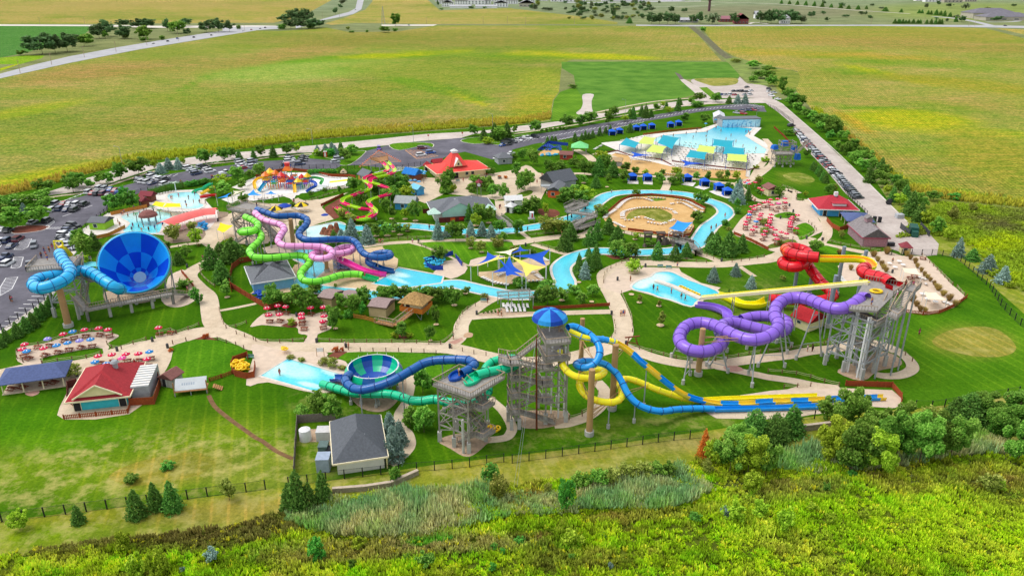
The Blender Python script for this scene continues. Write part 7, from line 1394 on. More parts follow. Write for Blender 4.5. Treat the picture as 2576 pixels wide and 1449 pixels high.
def car(p,ang,colour,kind,group,extra):
    k=(colour,kind)
    if k not in CARP:
        mb,gb,dm=carbody(kind,None); m=M('car_paint_'+colour,CARC[colour],.3,.04,.3,.5,coat=.5); lb=MB(); L=dm[0]
        CARP[k]=(meshof(mb,'body',[m]),meshof(gb,'windows',[GLASS]),dm)
    b,gl,(L,Wd)=CARP[k]; o=empty('parked_car' if group!='cars driving on the highway' else 'driving_car',p,ang); link_mesh('body',b,o); link_mesh('windows',gl,o)
    for sx in(-.3,.31):
        for sy in(-.43,.43): link_mesh('wheel',WHEEL,o,(L*sx,Wd*sy*1.02,.34))
    return auto(o,f"{colour} {'SUV' if kind=='suv' else ('pickup truck' if kind=='pickup' else ('hatchback' if kind=='hatch' else 'sedan'))}",'car',group)
RC_=random.Random(11)
CL=list('wwsssggbbkkknnur'); CN=dict(w='white',s='silver',g='grey',b='black',k='black',n='navy',u='blue',r='red',m='maroon',p='purple')
def heading(px,py,dx,dy): a,b=G(px,py),G(px+dx,py+dy); d=b-a; return math.atan2(d.y,d.x)
def cars(rc,s,dv,group=None):
    for q in s.split():
        c=q[-1]; kd={'S':'suv','P':'pickup','H':'hatch'}.get(q[-2],None); t=q[:-1] if not kd else q[:-2]; x,y=T(rc,t)[0]
        car(G(x,y),heading(x,y,*dv)+RC_.uniform(-.03,.03),CN[c],kd or RC_.choice(['sedan','suv','hatch','sedan']),group,'')
cars('10','460,655k 530,675Sw 612,665n 680,672n 755,675k 570,612Ss 652,610r 705,617s 778,617Sw 850,620Sk',(28,-14),'cars in the left lot')
cars('10','900,497w 942,505r 988,512k 1045,512Sm 1097,530k 1008,455w 1065,460Ss 1125,468u 1170,478r 1215,490Pu',(28,-13),'cars in the left lot')
cars('10','1395,355k 1412,378Ss 1440,388w 1487,395Sw 1537,405n 1530,340Sw 1580,350s 1520,312s 1618,362Sw 1662,370Sk 1660,415Sw',(28,-10),'cars in the left lot')
cars('10','1895,252Sw 1930,272s 1965,292Ss 1978,310n 2030,238Ss 2070,250Sk 2085,268w 2118,288Sw 2270,302Pw 2412,185Ss 2425,208Sw 2442,228w 2455,250r 2540,182s 2545,208n 2545,238Ss',(28,-6),'cars in the left lot')
cars('11','18,230w 332,143n 342,165w 335,187Sw 302,220k 482,137k 472,157k 465,180k 442,213n 826,143k 832,162Ss 800,192s',(28,-3),'cars beside the kids area'); cars('11','2482,22u 2545,12k 2425,152w 2492,128u 2566,105w',(28,-8))
cars('11','1670,52m',(28,-2)); cars('11','1662,122Sw 1757,97u',(28,-3)); cars('11','1237,58p',(4,14))
cars('02','-35,1430k -70,1448k 5,1438k 60,1420w 152,1400Pw 232,1388Sk',(28,4),'cars in the upper lot'); cars('02','2322,1120n 2382,1117n 2425,1115r 2447,1108k 2325,1152r 2260,1145s',(26,4),'cars behind the wave pool')
cars('02','2230,925k 2272,925k 2312,927k 2356,930k 2402,922w 2105,960u 2147,962s 2197,960Sw 2240,962r 2340,960s 2392,960w 2362,885k 2580,930w',(26,-4),'cars on the gravel yard'); cars('03','60,940s 35,972Sw 100,1005w 10,905k',(26,4),'cars on the gravel yard'); cars('03','235,1275Sk',(28,-3))
cars('10','30,875w 92,885k 15,995w 82,985Sn 187,972Sm 122,1040n 60,1155Pn 87,1215Sw 0,1225m',(22,-12),'cars in the lower left lot'); cars('10','345,1038Sg 293,1225g',(-5,18)); cars('10','330,800s 480,785Sk',(28,-14)); cars('10','742,835Sk 700,862k 683,885n 662,910s 650,932Sw 632,955k 622,978k 642,1000w 692,1035Ss 690,1060s 700,1012n',(30,3),'cars along the kids area fence')
cars('00','1543,446k 1690,422k 1952,383k 2128,362k 2445,318s',(30,-7),'cars driving on the highway'); cars('00','1787,395u 2530,306r',(30,-6),'cars driving on the highway'); cars('01','42,295k 93,286k 1000,105k',(30,-6),'cars driving on the highway'); cars('01','1540,262w',(30,1),'cars driving on the highway'); cars('03','2388,266k',(30,1),'cars driving on the highway')
a,b=G(2158,500),G(2001,329); n=int((b-a).length/2.75)
LC=['black','grey','grey','black','black','navy','grey','grey','silver','grey','silver','silver','white','black','silver','white','white','red','grey','red','black']
for i in range(n+1):
    p=a.lerp(b,i/n); x,y=PX(p); c=LC[i] if i<len(LC) else RC_.choice(['black','grey','silver','white','maroon','red','navy','silver','white']); 
    o=car(p,heading(x,y,28,-2)+RC_.uniform(-.04,.04),c,'pickup' if i in(13,21) else RC_.choice(['sedan','suv','hatch','sedan']),'cars parked along the gravel lane','')
# ================= PARASOLS, PICNIC TABLES, LOUNGERS =================
CANC={'red':'#d8144a','blue':'#1d86cf','lilac':'#8f86d6','pink':'#ec4c9c','sky':'#3aa8e0','navy':'#0f3fa6','yellow':'#f4d21c','teal':'#19a6b8'}
def canopy(colour,r=.9,h=.42,stripe=True,c2=None):
    m=M('cloth_'+colour,CANC[colour],.7,.08,1); w=M('cloth_white','#f0eeea',.7,.06); mb=MB(); n=8
    for i in range(n):
        a0,a1=2*PI*i/n,2*PI*(i+1)/n; A=[(0,0,h)]; k=1 if (c2 and i%2) else 0
        q=[(r*.55*math.cos(a0),r*.55*math.sin(a0),h*.62),(r*.55*math.cos(a1),r*.55*math.sin(a1),h*.62),(r*math.cos(a0),r*math.sin(a0),0),(r*math.cos(a1),r*math.sin(a1),0),(r*.99*math.cos(a0),r*.99*math.sin(a0),-.12),(r*.99*math.cos(a1),r*.99*math.sin(a1),-.12)]
        mb.add([(0,0,h)]+q,[(0,1,2),(1,3,4,2),(3,5,6,4)],k)
        if stripe and i%2==0: 
            am=(a0+a1)/2; mb.add([(r*.30*math.cos(am-.35),r*.30*math.sin(am-.35),h*.86),(r*.30*math.cos(am+.35),r*.30*math.sin(am+.35),h*.86),(r*.72*math.cos(am+.18),r*.72*math.sin(am+.18),h*.52),(r*.72*math.cos(am-.18),r*.72*math.sin(am-.18),h*.52)],[(0,1,2,3)],1)
    return meshof(mb,'canopy',[m,M('cloth_'+c2,{'black':'#1e1e22'}.get(c2,'#ffffff'),.7) if c2 else w])
CAN={k:canopy(k) for k in CANC}; CAN['striped']=canopy('yellow',2.6,1.1,False,'black'); CAN['bigblue']=canopy('navy',2.6,.9,False)
pb=MB(); pb.rod((0,0,0),(0,0,2.5),.035,.03,6); POLE=meshof(pb,'pole',[WHT])
def umbrella(x,y,colour,group,big=1.0,h=2.15):
    o=empty('parasol',G(x,y)); c=link_mesh('canopy',CAN[colour],o,(0,0,h),random.uniform(0,1)); c.scale=(big,)*3; link_mesh('pole',POLE,o)
    return auto(o,{'striped':'yellow and black striped parasol','bigblue':'large blue parasol','lilac':'faded lilac parasol'}.get(colour,f'{colour} parasol'),'parasol',group)
TWD=M('table_wood','#8f4a30',.8,.2,3)
mb=MB(); [mb.box((0,-.3+.15*i,.74),(1.7,.13,.05)) for i in range(5)]; TT=meshof(mb,'tabletop',[TWD]); mb=MB(); mb.box((0,0,.44),(1.7,.26,.05)); TB_=meshof(mb,'bench',[TWD])
mb=MB()
for x in(-.65,.65): mb.bar((x,-.62,0),(x,.3,.72),.09,.06); mb.bar((x,.62,0),(x,-.3,.72),.09,.06); mb.bar((x,-.75,.4),(x,.75,.4),.06,.09)
TL=meshof(mb,'leg_frame',[TWD])
def ptable(x,y,group,rz=None):
    o=empty('picnic_table',G(x,y),random.uniform(-.5,.5) if rz is None else rz); link_mesh('tabletop',TT,o); link_mesh('bench',TB_,o,(0,-.7,0)); link_mesh('bench',TB_,o,(0,.7,0)); link_mesh('leg_frame',TL,o); return auto(o,'red brown picnic table','picnic table',group)
def tables(rc,s,group):
    for q in s.split():
        c=q[-1]; x,y=T(rc,q[:-1])[0]; ptable(x,y,group)
        if c!='-': umbrella(x,y+.3,{'r':'red','b':'blue','l':'lilac','p':'pink','s':'sky'}[c],'parasols '+group[14:] if group.startswith('picnic tables ') else None)
tables('20','270,650r 245,700r 290,720b 385,610- 500,595l 460,690r 590,660b 700,635b 655,545r 750,520b 868,500r 820,612l 930,600b 1010,485r 1105,500r','picnic tables on the strip of the lower left terrace')
tables('20','975,830b 1005,770r 1090,850b 1145,755r 1285,750r 1245,790p 1410,745r 1375,795- 1520,725b 1495,800r 1610,480r 1720,465-','picnic tables behind the red roofed restaurant')
tables('21','120,280r 228,255r 308,265r 140,350r 245,345r 465,340r 465,375r 485,425- 555,275r 685,270r 690,360r 678,415r','picnic tables on the round picnic terrace')
tables('12','2400,690r 2440,680r 2480,665r 2530,645r 2570,640r 2385,740r 2425,715r 2380,770b 2370,800r 2345,840r 2345,870r 2500,760r 2490,780r 2475,815r 2445,840b 2440,895r 2410,925r 2540,940r 2520,975r 2560,880r','picnic tables on the right hand terrace')
tables('13','20,615r 90,610r 165,605r 170,645r 100,655p 35,670r 25,770r 15,800r 10,830r 290,775r 240,795r 225,815r 220,845r 215,865r 220,890r 280,910r 30,900r 65,925r 125,950r 180,965r 70,980r 85,1020r 10,850r 85,690- 170,675-','picnic tables on the right hand terrace')
tables('13','1555,1165- 1430,1360- 1470,1345-','picnic tables on the seating terrace')
tables('20','120,1030- 235,1015- 445,980- 545,965- 210,960-','picnic tables under the slate blue pavilion')
for q in '1655,335s 1690,350s 1640,345s 1700,330s 1660,320s'.split(): x,y=T('11',q[:-1])[0]; umbrella(x,y,'sky','sky blue parasols on the entrance terrace'); ptable(x,y,'picnic tables on the entrance terrace')
for q in ('1555,420s','1600,418s','1640,432s'): x,y=T('11',q[:-1])[0]; umbrella(x,y,'sky','parasols by the sky blue kiosk')
for q,c in (('465,680','striped'),('205,720','striped'),('190,780','striped'),('290,690','bigblue')): x,y=T('11',q)[0]; umbrella(x,y,c,None,1.0,2.4)
x,y=T('11','700,800')[0]; umbrella(x,y,'bigblue',None,.5,3.0)
for q,c in (('2340,440','red'),('2365,450','sky'),('2380,455','red'),('2440,440','red'),('2480,500','red'),('2510,520','red'),('2370,420','red')): x,y=T('12',q)[0]; umbrella(x,y,c,'parasols by the cream hut')
for q in ('2045,1245','1945,1285','2040,1218'): x,y=T('02',q)[0]; umbrella(x,y,'sky','sky blue parasols left of the mural wall')
# loungers
mb=MB(); mb.box((.1,0,.34),(1.25,.62,.06)); mb.add([(-.5,-.31,.34),(-.5,.31,.34),(-1.0,.31,.72),(-1.0,-.31,.72)],[(0,1,2,3)]); mb.add([(-.52,-.31,.28),(-.52,.31,.28),(-1.03,.31,.66),(-1.03,-.31,.66)],[(3,2,1,0)])
for x in(-.4,.6):
    for y in(-.27,.27): mb.box((x,y,.16),(.06,.06,.32))
LNG=meshof(mb,'sun_lounger',[M('white_plastic','#e9e6e2',.5,.06)]); NL=[0]; EXTRA=[]
def lounger(p,rz,label,group):
    NL[0]+=1
    if NL[0]>299: EXTRA.append((p,rz)); return
    o=link_mesh('sun_lounger',LNG,None,p,rz); tag(o,label,'sun lounger',group)
def lrow(rc,s,step,label,side=1,group=None,rot=0.0,jit=.08):
    P=catmull(g(T(rc,s)),8); P=resample(P,step)
    for i,p in enumerate(P):
        d=P[min(i+1,len(P)-1)]-P[max(i-1,0)]; a=math.atan2(d.y,d.x)+PI/2*side+rot
        if random.random()>.06: lounger(p,a+random.uniform(-jit,jit),label,group or label)
LI='white sun lounger in the ring around the sandy island beach'
lrow('12','930,750 960,720 1010,690 1060,650 1110,600 1170,565 1250,552 1340,560 1420,585',1.0,LI); lrow('12','1600,610 1700,600 1790,640 1870,690 1920,690',1.0,LI); lrow('12','1640,570 1740,580 1830,620 1920,665',1.0,LI); lrow('12','1020,795 1080,825 1140,850',1.0,LI); lrow('12','1370,545 1450,550 1560,555',1.2,LI)
LM='white sun lounger facing the grassy mound of the island'
lrow('12','1110,755 1110,700 1180,670 1300,650 1480,650 1590,665 1650,710',1.15,LM); lrow('12','1140,775 1240,775',1.2,LM); lrow('12','1245,750 1300,745',1.2,LM); lrow('12','1335,750 1400,770 1420,775',1.2,LM); lrow('12','1365,795 1480,815 1550,800 1640,765',1.2,LM)
LS='white sun lounger beside the square blue shade sail'
for k in range(5): lrow('12',f'{1560+k*20},{920-k*16} {1700+k*28},{930-k*22}',1.1,LS)
LW_='white sun lounger in the long rows below the wave pool'
for s in ('1050,100 1160,120','1210,150 1400,185','1230,130 1440,165','1620,225 1800,250 2000,275','1640,210 1820,235 2100,265 2260,270','1480,300 1620,312 1720,318','1740,325 1940,345'): lrow('12',s,.95,LW_)
for k in range(9): lrow('12',f'{1250+k*62},{120-k*16} {1600+k*70},{160-k*14} {2390+k*10},{235-k*18}',1.9+.1*k,LW_)
lrow('02','1100,1420 1250,1390 1400,1370',1.6,LW_); lrow('12','2380,270 2370,340',1.2,LW_); lrow('12','830,60 900,20',1.2,LW_)
LP='white sun lounger under the grey pergola'
lrow('22','-60,205 160,195',1.1,LP,-1); lrow('22','-50,240 200,232',1.1,LP,-1); lrow('21','2490,190 2576,185',1.1,LP,-1)
LT='white sun lounger under the blue and yellow star sails'
lrow('11','2280,1350 2400,1400 2560,1430',1.0,LT); lrow('12','190,1290 250,1330 310,1370',1.0,LT); lrow('12','130,1390 300,1385',1.1,LT); lrow('11','2440,1330 2530,1290',1.0,LT); lrow('12','280,1140 360,1190',1.0,LT)
LK='white sun lounger on the deck of the splash pad'
lrow('11','10,360 130,325 300,290',1.1,LK); lrow('11','530,300 650,315 760,345 860,350',1.1,LK); lrow('11','620,470 740,455 900,420',1.1,LK); lrow('11','20,560 230,530 280,520',1.1,LK); lrow('11','380,650 460,680 540,690',1.1,LK)
LQ='white sun lounger round the kids pools'
lrow('10','1540,650 1750,690 1950,680 2050,640',1.1,LQ); lrow('10','1600,510 1700,490 1760,480',1.1,LQ); lrow('10','2480,430 2576,385',1.1,LQ)
LR='white sun lounger on the right hand seating terrace'
lrow('13','980,1125 1090,1210',.9,LR); lrow('13','720,1340 800,1440',1.0,LR); lrow('13','1520,1350 1600,1380',.9,LR); lrow('23','1770,150 1840,180',.9,LR); lrow('13','1590,1420 1670,1430',1,LR)
if EXTRA:
    v=np.array([x.co for x in LNG.vertices]); fs=[tuple(p.vertices) for p in LNG.polygons]; mb=MB()
    for p,rz in EXTRA:
        c,s=math.cos(rz),math.sin(rz); mb.add([(p.x+q[0]*c-q[1]*s,p.y+q[0]*s+q[1]*c,q[2]) for q in v],fs)
    tag(mb.build('sun_loungers',LNG.materials[0]),'remaining small white sun loungers on the decks','sun loungers',None,'stuff')
# ================= SHADE SAILS, CABANAS =================
CB=M('sail_blue','#1454c4',.8,.08,.6); CY_=M('sail_cream','#f6e268',.8,.05,.6); CT_=M('sail_teal','#13a0b4',.8,.06,.6); CLM=M('sail_lime','#cbe468',.8,.06,.6); CYE=M('sail_yellow','#f7dc10',.8,.05,.6); CSK=M('sail_sky','#2794e8',.8,.06,.6); CIV=M('sail_ivory','#efe3c2',.8,.05,.6); CCO=M('sail_coral','#f4746e',.8,.06,.6); BP_=M('blue_post','#1c3f9c',.5,.08)
def sail(P,mat,label,name='shade_sail',sag=.5,post=WHT,group=None,r=.09,up=0,posts=True):
    P=[Vector(p) for p in P]; o=empty(name,(0,0,0)); tag(o,label,'shade sail',group); n=10; mb=MB(); cen=sum(P,Vector())/len(P)
    if len(P)==4:
        for i in range(n+1):
            for j in range(n+1):
                u,v=i/n,j/n; p=(P[0]*(1-u)+P[1]*u)*(1-v)+(P[3]*(1-u)+P[2]*u)*v
                e=1-.10*(4*u*(1-u)*(1-4*v*(1-v))+4*v*(1-v)*(1-4*u*(1-u))); q=cen+(p-cen)*e; q.z=p.z+(up*4*u*(1-u) if up else -sag*(4*u*(1-u)*.5+4*v*(1-v)*.5)); mb.v.append(tuple(q))
        for i in range(n):
            for j in range(n): mb.f.append((i*(n+1)+j,(i+1)*(n+1)+j,(i+1)*(n+1)+j+1,i*(n+1)+j+1)); mb.m.append(0)
    else:
        idx={}
        for i in range(n+1):
            for j in range(n+1-i):
                a,b=i/n,j/n; c=1-a-b; p=P[0]*a+P[1]*b+P[2]*c; e=1-.42*(4*a*b*(1-c)**0*(c<.5)*(1-2*c)+4*b*c*(a<.5)*(1-2*a)+4*c*a*(b<.5)*(1-2*b)); q=cen+(p-cen)*max(e,.4); q.z=p.z-sag*9*a*b*c; idx[i,j]=len(mb.v); mb.v.append(tuple(q))
        for i in range(n):
            for j in range(n-i):
                mb.f.append((idx[i,j],idx[i+1,j],idx[i,j+1])); mb.m.append(0)
                if j<n-i-1: mb.f.append((idx[i+1,j],idx[i+1,j+1],idx[i,j+1])); mb.m.append(0)
    mb.build('cloth',mat,o,smooth=True)
    if posts:
        for p in P: MB().rod((p.x,p.y,0),(p.x,p.y,p.z+.25),r,r*.9,8).build('post',post,o)
    return o
def SP3(rc,s): return S(rc,s)
k=0
for s,c,lab in (('1080,10,3.4 1150,-60,3.4 1300,-5,3.4 1240,45,3.4','t','leftmost teal shade roof over the wave pool loungers'),('1345,80,3.4 1420,5,3.4 1560,30,3.4 1510,100,3.4','l','lime shade roof in front of the second teal one'),('1260,0,3.4 1330,-75,3.6 1450,-60,3.6 1420,10,3.4','l','small lime shade roof at the upper left of the wave pool deck'),('1460,-5,3.6 1520,-90,3.8 1690,-60,3.8 1610,55,3.4','t','large teal shade roof at the left edge of the wave pool'),('1745,135,3.6 1790,60,3.6 1970,85,3.6 1940,160,3.6','t','teal shade roof in the middle of the lounger terraces'),('1850,80,3.6 1880,10,3.6 2060,30,3.6 2030,100,3.6','l','lime shade roof behind the middle teal one'),('2015,15,3.6 2020,-50,3.8 2230,-30,3.8 2220,50,3.6','t','teal shade roof overlapping the shallow wave pool edge'),('2120,105,3.6 2130,20,3.6 2340,45,3.6 2340,110,3.6','t','teal shade roof at the right of the shallow end'),('2155,170,3.6 2160,95,3.6 2370,110,3.6 2365,185,3.6','l','rightmost lime shade roof near the sand')):
    sail(SP3('12',s),CT_ if c=='t' else CLM,lab,'shade_roof',.0,BP_,'shade roofs of the wave pool deck',.12,.5)
for s,lab in (('1190,80,4 1200,135,3.2 1420,118,3.6','left blue triangular sail above the wave pool sand'),('1690,160,4 1725,225,3.2 1930,198,3.6','right blue triangular sail above the wave pool sand')): sail(SP3('12',s),CB,lab,'triangle_sail',.3,WHT,'blue triangular sails')
sail(SP3('12','1580,850,3.4 1660,770,3.4 1815,788,3.4 1720,885,3.4'),CSK,'square blue shade sail in the lower right of the island beach','shade_sail',.5)
for s,m,lab in (('11:2450,1120,4.5 2540,1145,5.5 2160,1240,4.2','y','leftmost cream star sail'),('11:2330,1090,4.5 2500,1140,4.5 2230,1210,3.4','b','upper left blue star sail'),('11:2400,1090,4.4 2650,1040,5.2 2560,1125,5','i','pale rear star sail'),('11:2550,1140,5.6 2380,1295,4 2700,1300,4','b','front centre blue star sail'),('12:-20,1130,5.6 140,1340,4 345,1240,4','y','right hand cream star sail'),('12:10,1130,5.6 380,1060,4.6 340,1225,4','b','right hand blue star sail'),('12:-20,1110,5 80,1030,4.6 180,1070,4.6','b','small rear blue star sail'),('12:-140,1150,5.6 -60,1330,4 100,1335,4','b','blue star sail between the two cream ones')):
    rc,q=s.split(':'); sail(SP3(rc,q),{'y':CY_,'b':CB,'i':CIV}[m],lab+' above the round lounge area','star_sail',.35,WHT,'blue and cream star sails',.1,0,m!='i')
sail(SP3('10','2180,865,3.4 2215,790,3.6 2345,820,3.4 2250,895,3.2'),CYE,'bright yellow sail beside the yellow and blue tube tower path','shade_sail',.3)
sail(SP3('10','1530,620,3.2 1570,578,3.4 1680,595,3.4 1640,640,3.0'),CYE,'left yellow canopy above the kids pool loungers','shade_sail',0,WHT,None,.08,.3); sail(SP3('10','1640,640,3.2 1680,595,3.4 1820,598,3.4 1825,636,3.2'),CYE,'right yellow canopy above the kids pool loungers','shade_sail',0,WHT,None,.08,.3)
sail(SP3('10','2180,548,3 2330,490,3.6 2290,540,3'),CSK,'pale blue triangular sail at the kids pool','triangle_sail',.3); sail(SP3('10','2330,525,3 2350,475,3.4 2490,460,3'),CIV,'ivory triangular sail next to the pale blue one','triangle_sail',.3); sail(SP3('10','2440,525,3 2550,460,3.8 2640,520,3'),CSK,'right blue triangular sail at the splash pad','triangle_sail',.3)
sail(SP3('11','725,395,2.8 740,375,2.8 950,350,2.8 930,372,2.8'),CYE,'long yellow canopy over the right of the splash pad','shade_sail',.1); sail(SP3('11','80,505,2.8 150,475,3.6 220,508,2.8'),CSK,'small blue triangular sail at the edge of the splash pad','triangle_sail',.2); sail(SP3('11','-30,480,3 0,455,3.6 60,495,2.8'),CIV,'small ivory sail beside the splash pad','triangle_sail',.2)
sail(SP3('13','1370,1290,3.0 1350,1245,3.0 1490,1250,3.0 1550,1320,3.0'),CIV,'rear cream canopy on the seating terrace','shade_sail',.2); sail(SP3('23','1600,110,3 1570,35,3 1690,45,3 1800,120,3'),CIV,'front cream canopy on the seating terrace','shade_sail',.2)
# coral vaulted canopy
r=empty('vaulted_canopy',(0,0,0)); tag(r,'long coral red arched canopy beside the lower kids pool','canopy'); Pc=catmull(S('10','1640,820,3.0 1760,770,3.0 1900,725,3.0 2050,690,3.0 2180,680,3.0'),5); mb=MB(); mb.sweep(Pc,[(-3,-.2),(-2,.6),(-.8,1.1),(.8,1.1),(2,.6),(3,-.2)]); mb.build('cloth',CCO,r,smooth=True)
for i in range(0,len(Pc),5):
    d=(Pc[min(i+1,len(Pc)-1)]-Pc[max(i-1,0)]).normalized(); n=Vector((-d.y,d.x,0))
    for s in(-3,3): q=Pc[i]+n*s; MB().rod((q.x,q.y,0),(q.x,q.y,2.8),.08,.08,6).build('post',WHT,r)
# mushroom shelter, palms, giant flower
p=X('10','1505,800')[0]; o=empty('mushroom_shelter',p); tag(o,'round brown domed shelter standing in the lower kids pool','shelter'); MB().lathe((0,0,3.2),[(0,1.5),(1.6,1.2),(2.8,.3),(3.1,-.5)],20).build('dome',M('dome_brown','#8a5750',.8,.15),o)
for i in range(6): a=i*PI/3; MB().rod((2.5*math.cos(a),2.5*math.sin(a),0),(2.5*math.cos(a),2.5*math.sin(a),3.1),.22,.16,8).build('pillar',GW,o)
for q in ('1380,790','1615,755','1545,715'):
    p=X('10',q)[0]; o=empty('artificial_palm',p); auto(o,'small artificial palm in the kids pool','palm'); MB().rod((0,0,0),(.2,0,3.0),.14,.1,8).build('trunk',BARK,o); mb=MB()
    for i in range(9):
        a=i*2*PI/9; c,s=math.cos(a),math.sin(a); mb.add([(.2,0,3.0),(.2+.7*c-.18*s,.7*s+.18*c,3.35),(.2+1.4*c,1.4*s,2.7),(.2+.7*c+.18*s,.7*s-.18*c,3.35)],[(0,1,2,3)])
    mb.build('fronds',M('palm_green','#3f8a3a',.7,.2),o)
def cabana(rc,q,lab,rz=.05,w=3.2,grp='blue cabanas'):
    p=X(rc,q)[0]; o=empty('cabana',p,rz); auto(o,lab,'cabana',grp); mb=MB(); mb.box((0,w,1.2),(w,.06,2.4)); mb.box((-w/2,w*.6,1.2),(.06,w*.8,2.4)); mb.box((w/2,w*.6,1.2),(.06,w*.8,2.4)); mb.build('side_cloth',CB,o); roofmesh(w,w,2.4,1.0,.15,1,'x').build('roof',CSK if False else M('cabana_blue','#1f63d8',.8,.08),o,(-w/2,0,0))
    for x in(-w/2,w/2): MB().bar((x,0,0),(x,0,2.4),.1,.1).build('post',WHT,o)
for q in ('1215,380','1368,385','1770,390','1945,435','2090,480','2175,530'): cabana('12',q,'blue cabana')
for q in ('1010,1370','1085,1355','1255,1325','1325,1315','1410,1305','1600,1290','1680,1275'): cabana('02',q,'blue cabana')
# tube corral top left of wave pool, tube racks
TUBEM={}
def ringmesh(c):
    if c in TUBEM: return TUBEM[c]
    mb=MB(); mb.lathe((0,0,.14),[(.55+.17*math.cos(t),.16*math.sin(t)) for t in [2*PI*i/8 for i in range(9)]],16); TUBEM[c]=meshof(mb,'swim_ring',[M('ring_'+c,{'yellow':'#f4c810','blue':'#1d9ad8','sky':'#35b6dc','lilac':'#8d9cc8','navy':'#1a50b8'}[c],.35,.06)],True); return TUBEM[c]
def rings(rc,cx,cy,rx,ry,n,c,lab,hmax=1.0,sc=1.0):
    R_=random.Random(int(cx*7+cy))
    for i in range(n):
        u=cx+R_.uniform(-rx,rx); v=cy+R_.uniform(-ry,ry); p=G(*T(rc,f'{u},{v}')[0]); p.z=.05+.3*int(R_.uniform(0,hmax/.3)); o=link_mesh('swim_ring',ringmesh(c),None,p); o.scale=(sc,)*3; o.rotation_euler=(R_.uniform(-.35,.35),R_.uniform(-.35,.35),0); tag(o,lab,'swim ring',lab.replace('ring ','rings ',1))
rings('20',2425,800,70,40,34,'yellow','yellow swim ring piled inside the red board pen',1.2,1.0)
rings('11',1800,1220,90,30,26,'sky','sky blue swim ring piled in the blue corral by the landing pool',1.5); rings('11',880,1240,80,40,40,'lilac','faded lilac swim ring piled beneath the magenta slide',1.8); rings('12',390,50,100,25,34,'navy','blue swim ring in the corral above the snack stand',1.2); rings('12',370,118,80,8,16,'sky','light blue swim ring along the corral edge',.9)
rings('10',2040,840,40,40,20,'blue','blue swim ring heaped at the end of the coral canopy',2.0); rings('21',40,85,50,25,14,'navy','blue swim ring behind the filter building',1.2); rings('31',2390,-20,50,12,8,'yellow','yellow swim ring at the foot of the tube tower',.6); rings('21',295,640,10,20,4,'yellow','yellow swim ring beside the plunge pool queue',1.2)
solidfence('wooden_fence','curved blue panel fence of the swim ring corral','11','1880,1270 1780,1270 1710,1230 1700,1190 1980,1120',1.4,M('blue_panel','#1c3fa8',.6,.1)); solidfence('wooden_fence','short blue panel right of the swim ring corral','11','2010,1150 2070,1230',1.4,MATS['blue_panel']); solidfence('wooden_fence','blue wall behind the upper swim ring corral','12','250,90 370,0 560,20',1.4,MATS['blue_panel'])
for i in range(14): o=link_mesh('swim_ring',ringmesh('yellow'),None,G(*T('22',f'{1700+(i%7)*28},{20+(i%7)*13+(i//7)*-30}')[0],.12)); tag(o,'yellow double raft ring waiting between the landing lanes','swim ring','yellow rings of the landing lanes')
o=link_mesh('raft',ringmesh('yellow'),None,G(*T('23','1090,40')[0],15.5)); o.scale=(2,1.6,1.6); tag(o,'big yellow raft waiting on the deck of the raft tower','raft')
# play structure on the splash pad
p=X('11','330,440')[0]; o=empty('play_structure',p); tag(o,'multicoloured kids water play tower with small slides and tipping bucket','play structure'); R_=random.Random(5)
PC=[GL('play_orange','#f07a1c'),GL('play_yellow','#f6c81c'),GL('play_red','#e02a2a'),GL('play_blue','#1c56c0'),GL('play_teal','#2aa8d0'),GL('play_green','#3fae4c'),GL('play_purple','#7a58b8')]
for i in range(6):
    for j in range(3):
        x,y=-8+i*3.1,-2+j*3; h=R_.choice([3,4.2,5.4]); mb=MB(); 
        for a in(-1.1,1.1):
            for b in(-1.1,1.1): mb.rod((x+a,y+b,0),(x+a,y+b,h),.1,.1,6,0)
        mb.build('tower_posts',PC[(i+j)%7],o); MB().box((x,y,h*.55),(2.4,2.4,.18)).build('platform',PC[(i*2+j+3)%7],o)
        mb=MB()
        for a in(-1.15,1.15): mb.bar((x+a,y-1.1,h*.55+.9),(x+a,y+1.1,h*.55+.9),.08,.5); mb.bar((x-1.1,y+a,h*.55+.9),(x+1.1,y+a,h*.55+.9),.08,.5)
        mb.build('guard_panel',PC[(i*3+j*2+1)%7],o)
        if (i+j)%2==0: mb=MB(); mb.rod((x,y,h),(x,y,h+1.5),1.7,.1,4 if j else 8); mb.build('roof',PC[(i+2*j)%3],o)
MB().rod((0,1,8.2),(0,1,9.8),.8,1.15,14).build('tipping_bucket',PC[2],o); mb=MB(); mb.box((0,1,7.6),(3.6,3.2,1.6),0,0,.5); mb.build('main_roof',PC[0],o)
for a in (-1.3,1.3): MB().rod((a,1,3),(a,1,9.2),.12,.12,6).build('mast',PC[3],o)
for pts,c,r_ in (([(-8,-3,3),(-9,-5.5,1.6),(-9.5,-8,.4)],4,.7),([(9,-2,3.4),(11,-3,3),(12,-5,2.2),(10.5,-6.5,1.6),(9,-8,.6)],3,.6),([(7,2,3.6),(10,3,3.4),(13,2,2.8),(13,-1,2)],5,.6),([(-9,3,3.6),(-12,2,3.4),(-13,-1,2.4),(-12,-4,1)],1,.6),([(3,-3,2.8),(4,-6,1.6),(4.5,-8,.4)],1,.6)): mb=MB(); mb.sweep(catmull([Vector(q) for q in pts],8),ushape(r_),closed=True); mb.build('small_slide',PC[c],o)
MB().rod((-10,0,4.5),(-6,4,5),.9,.9,14).build('tunnel',PC[1],o)
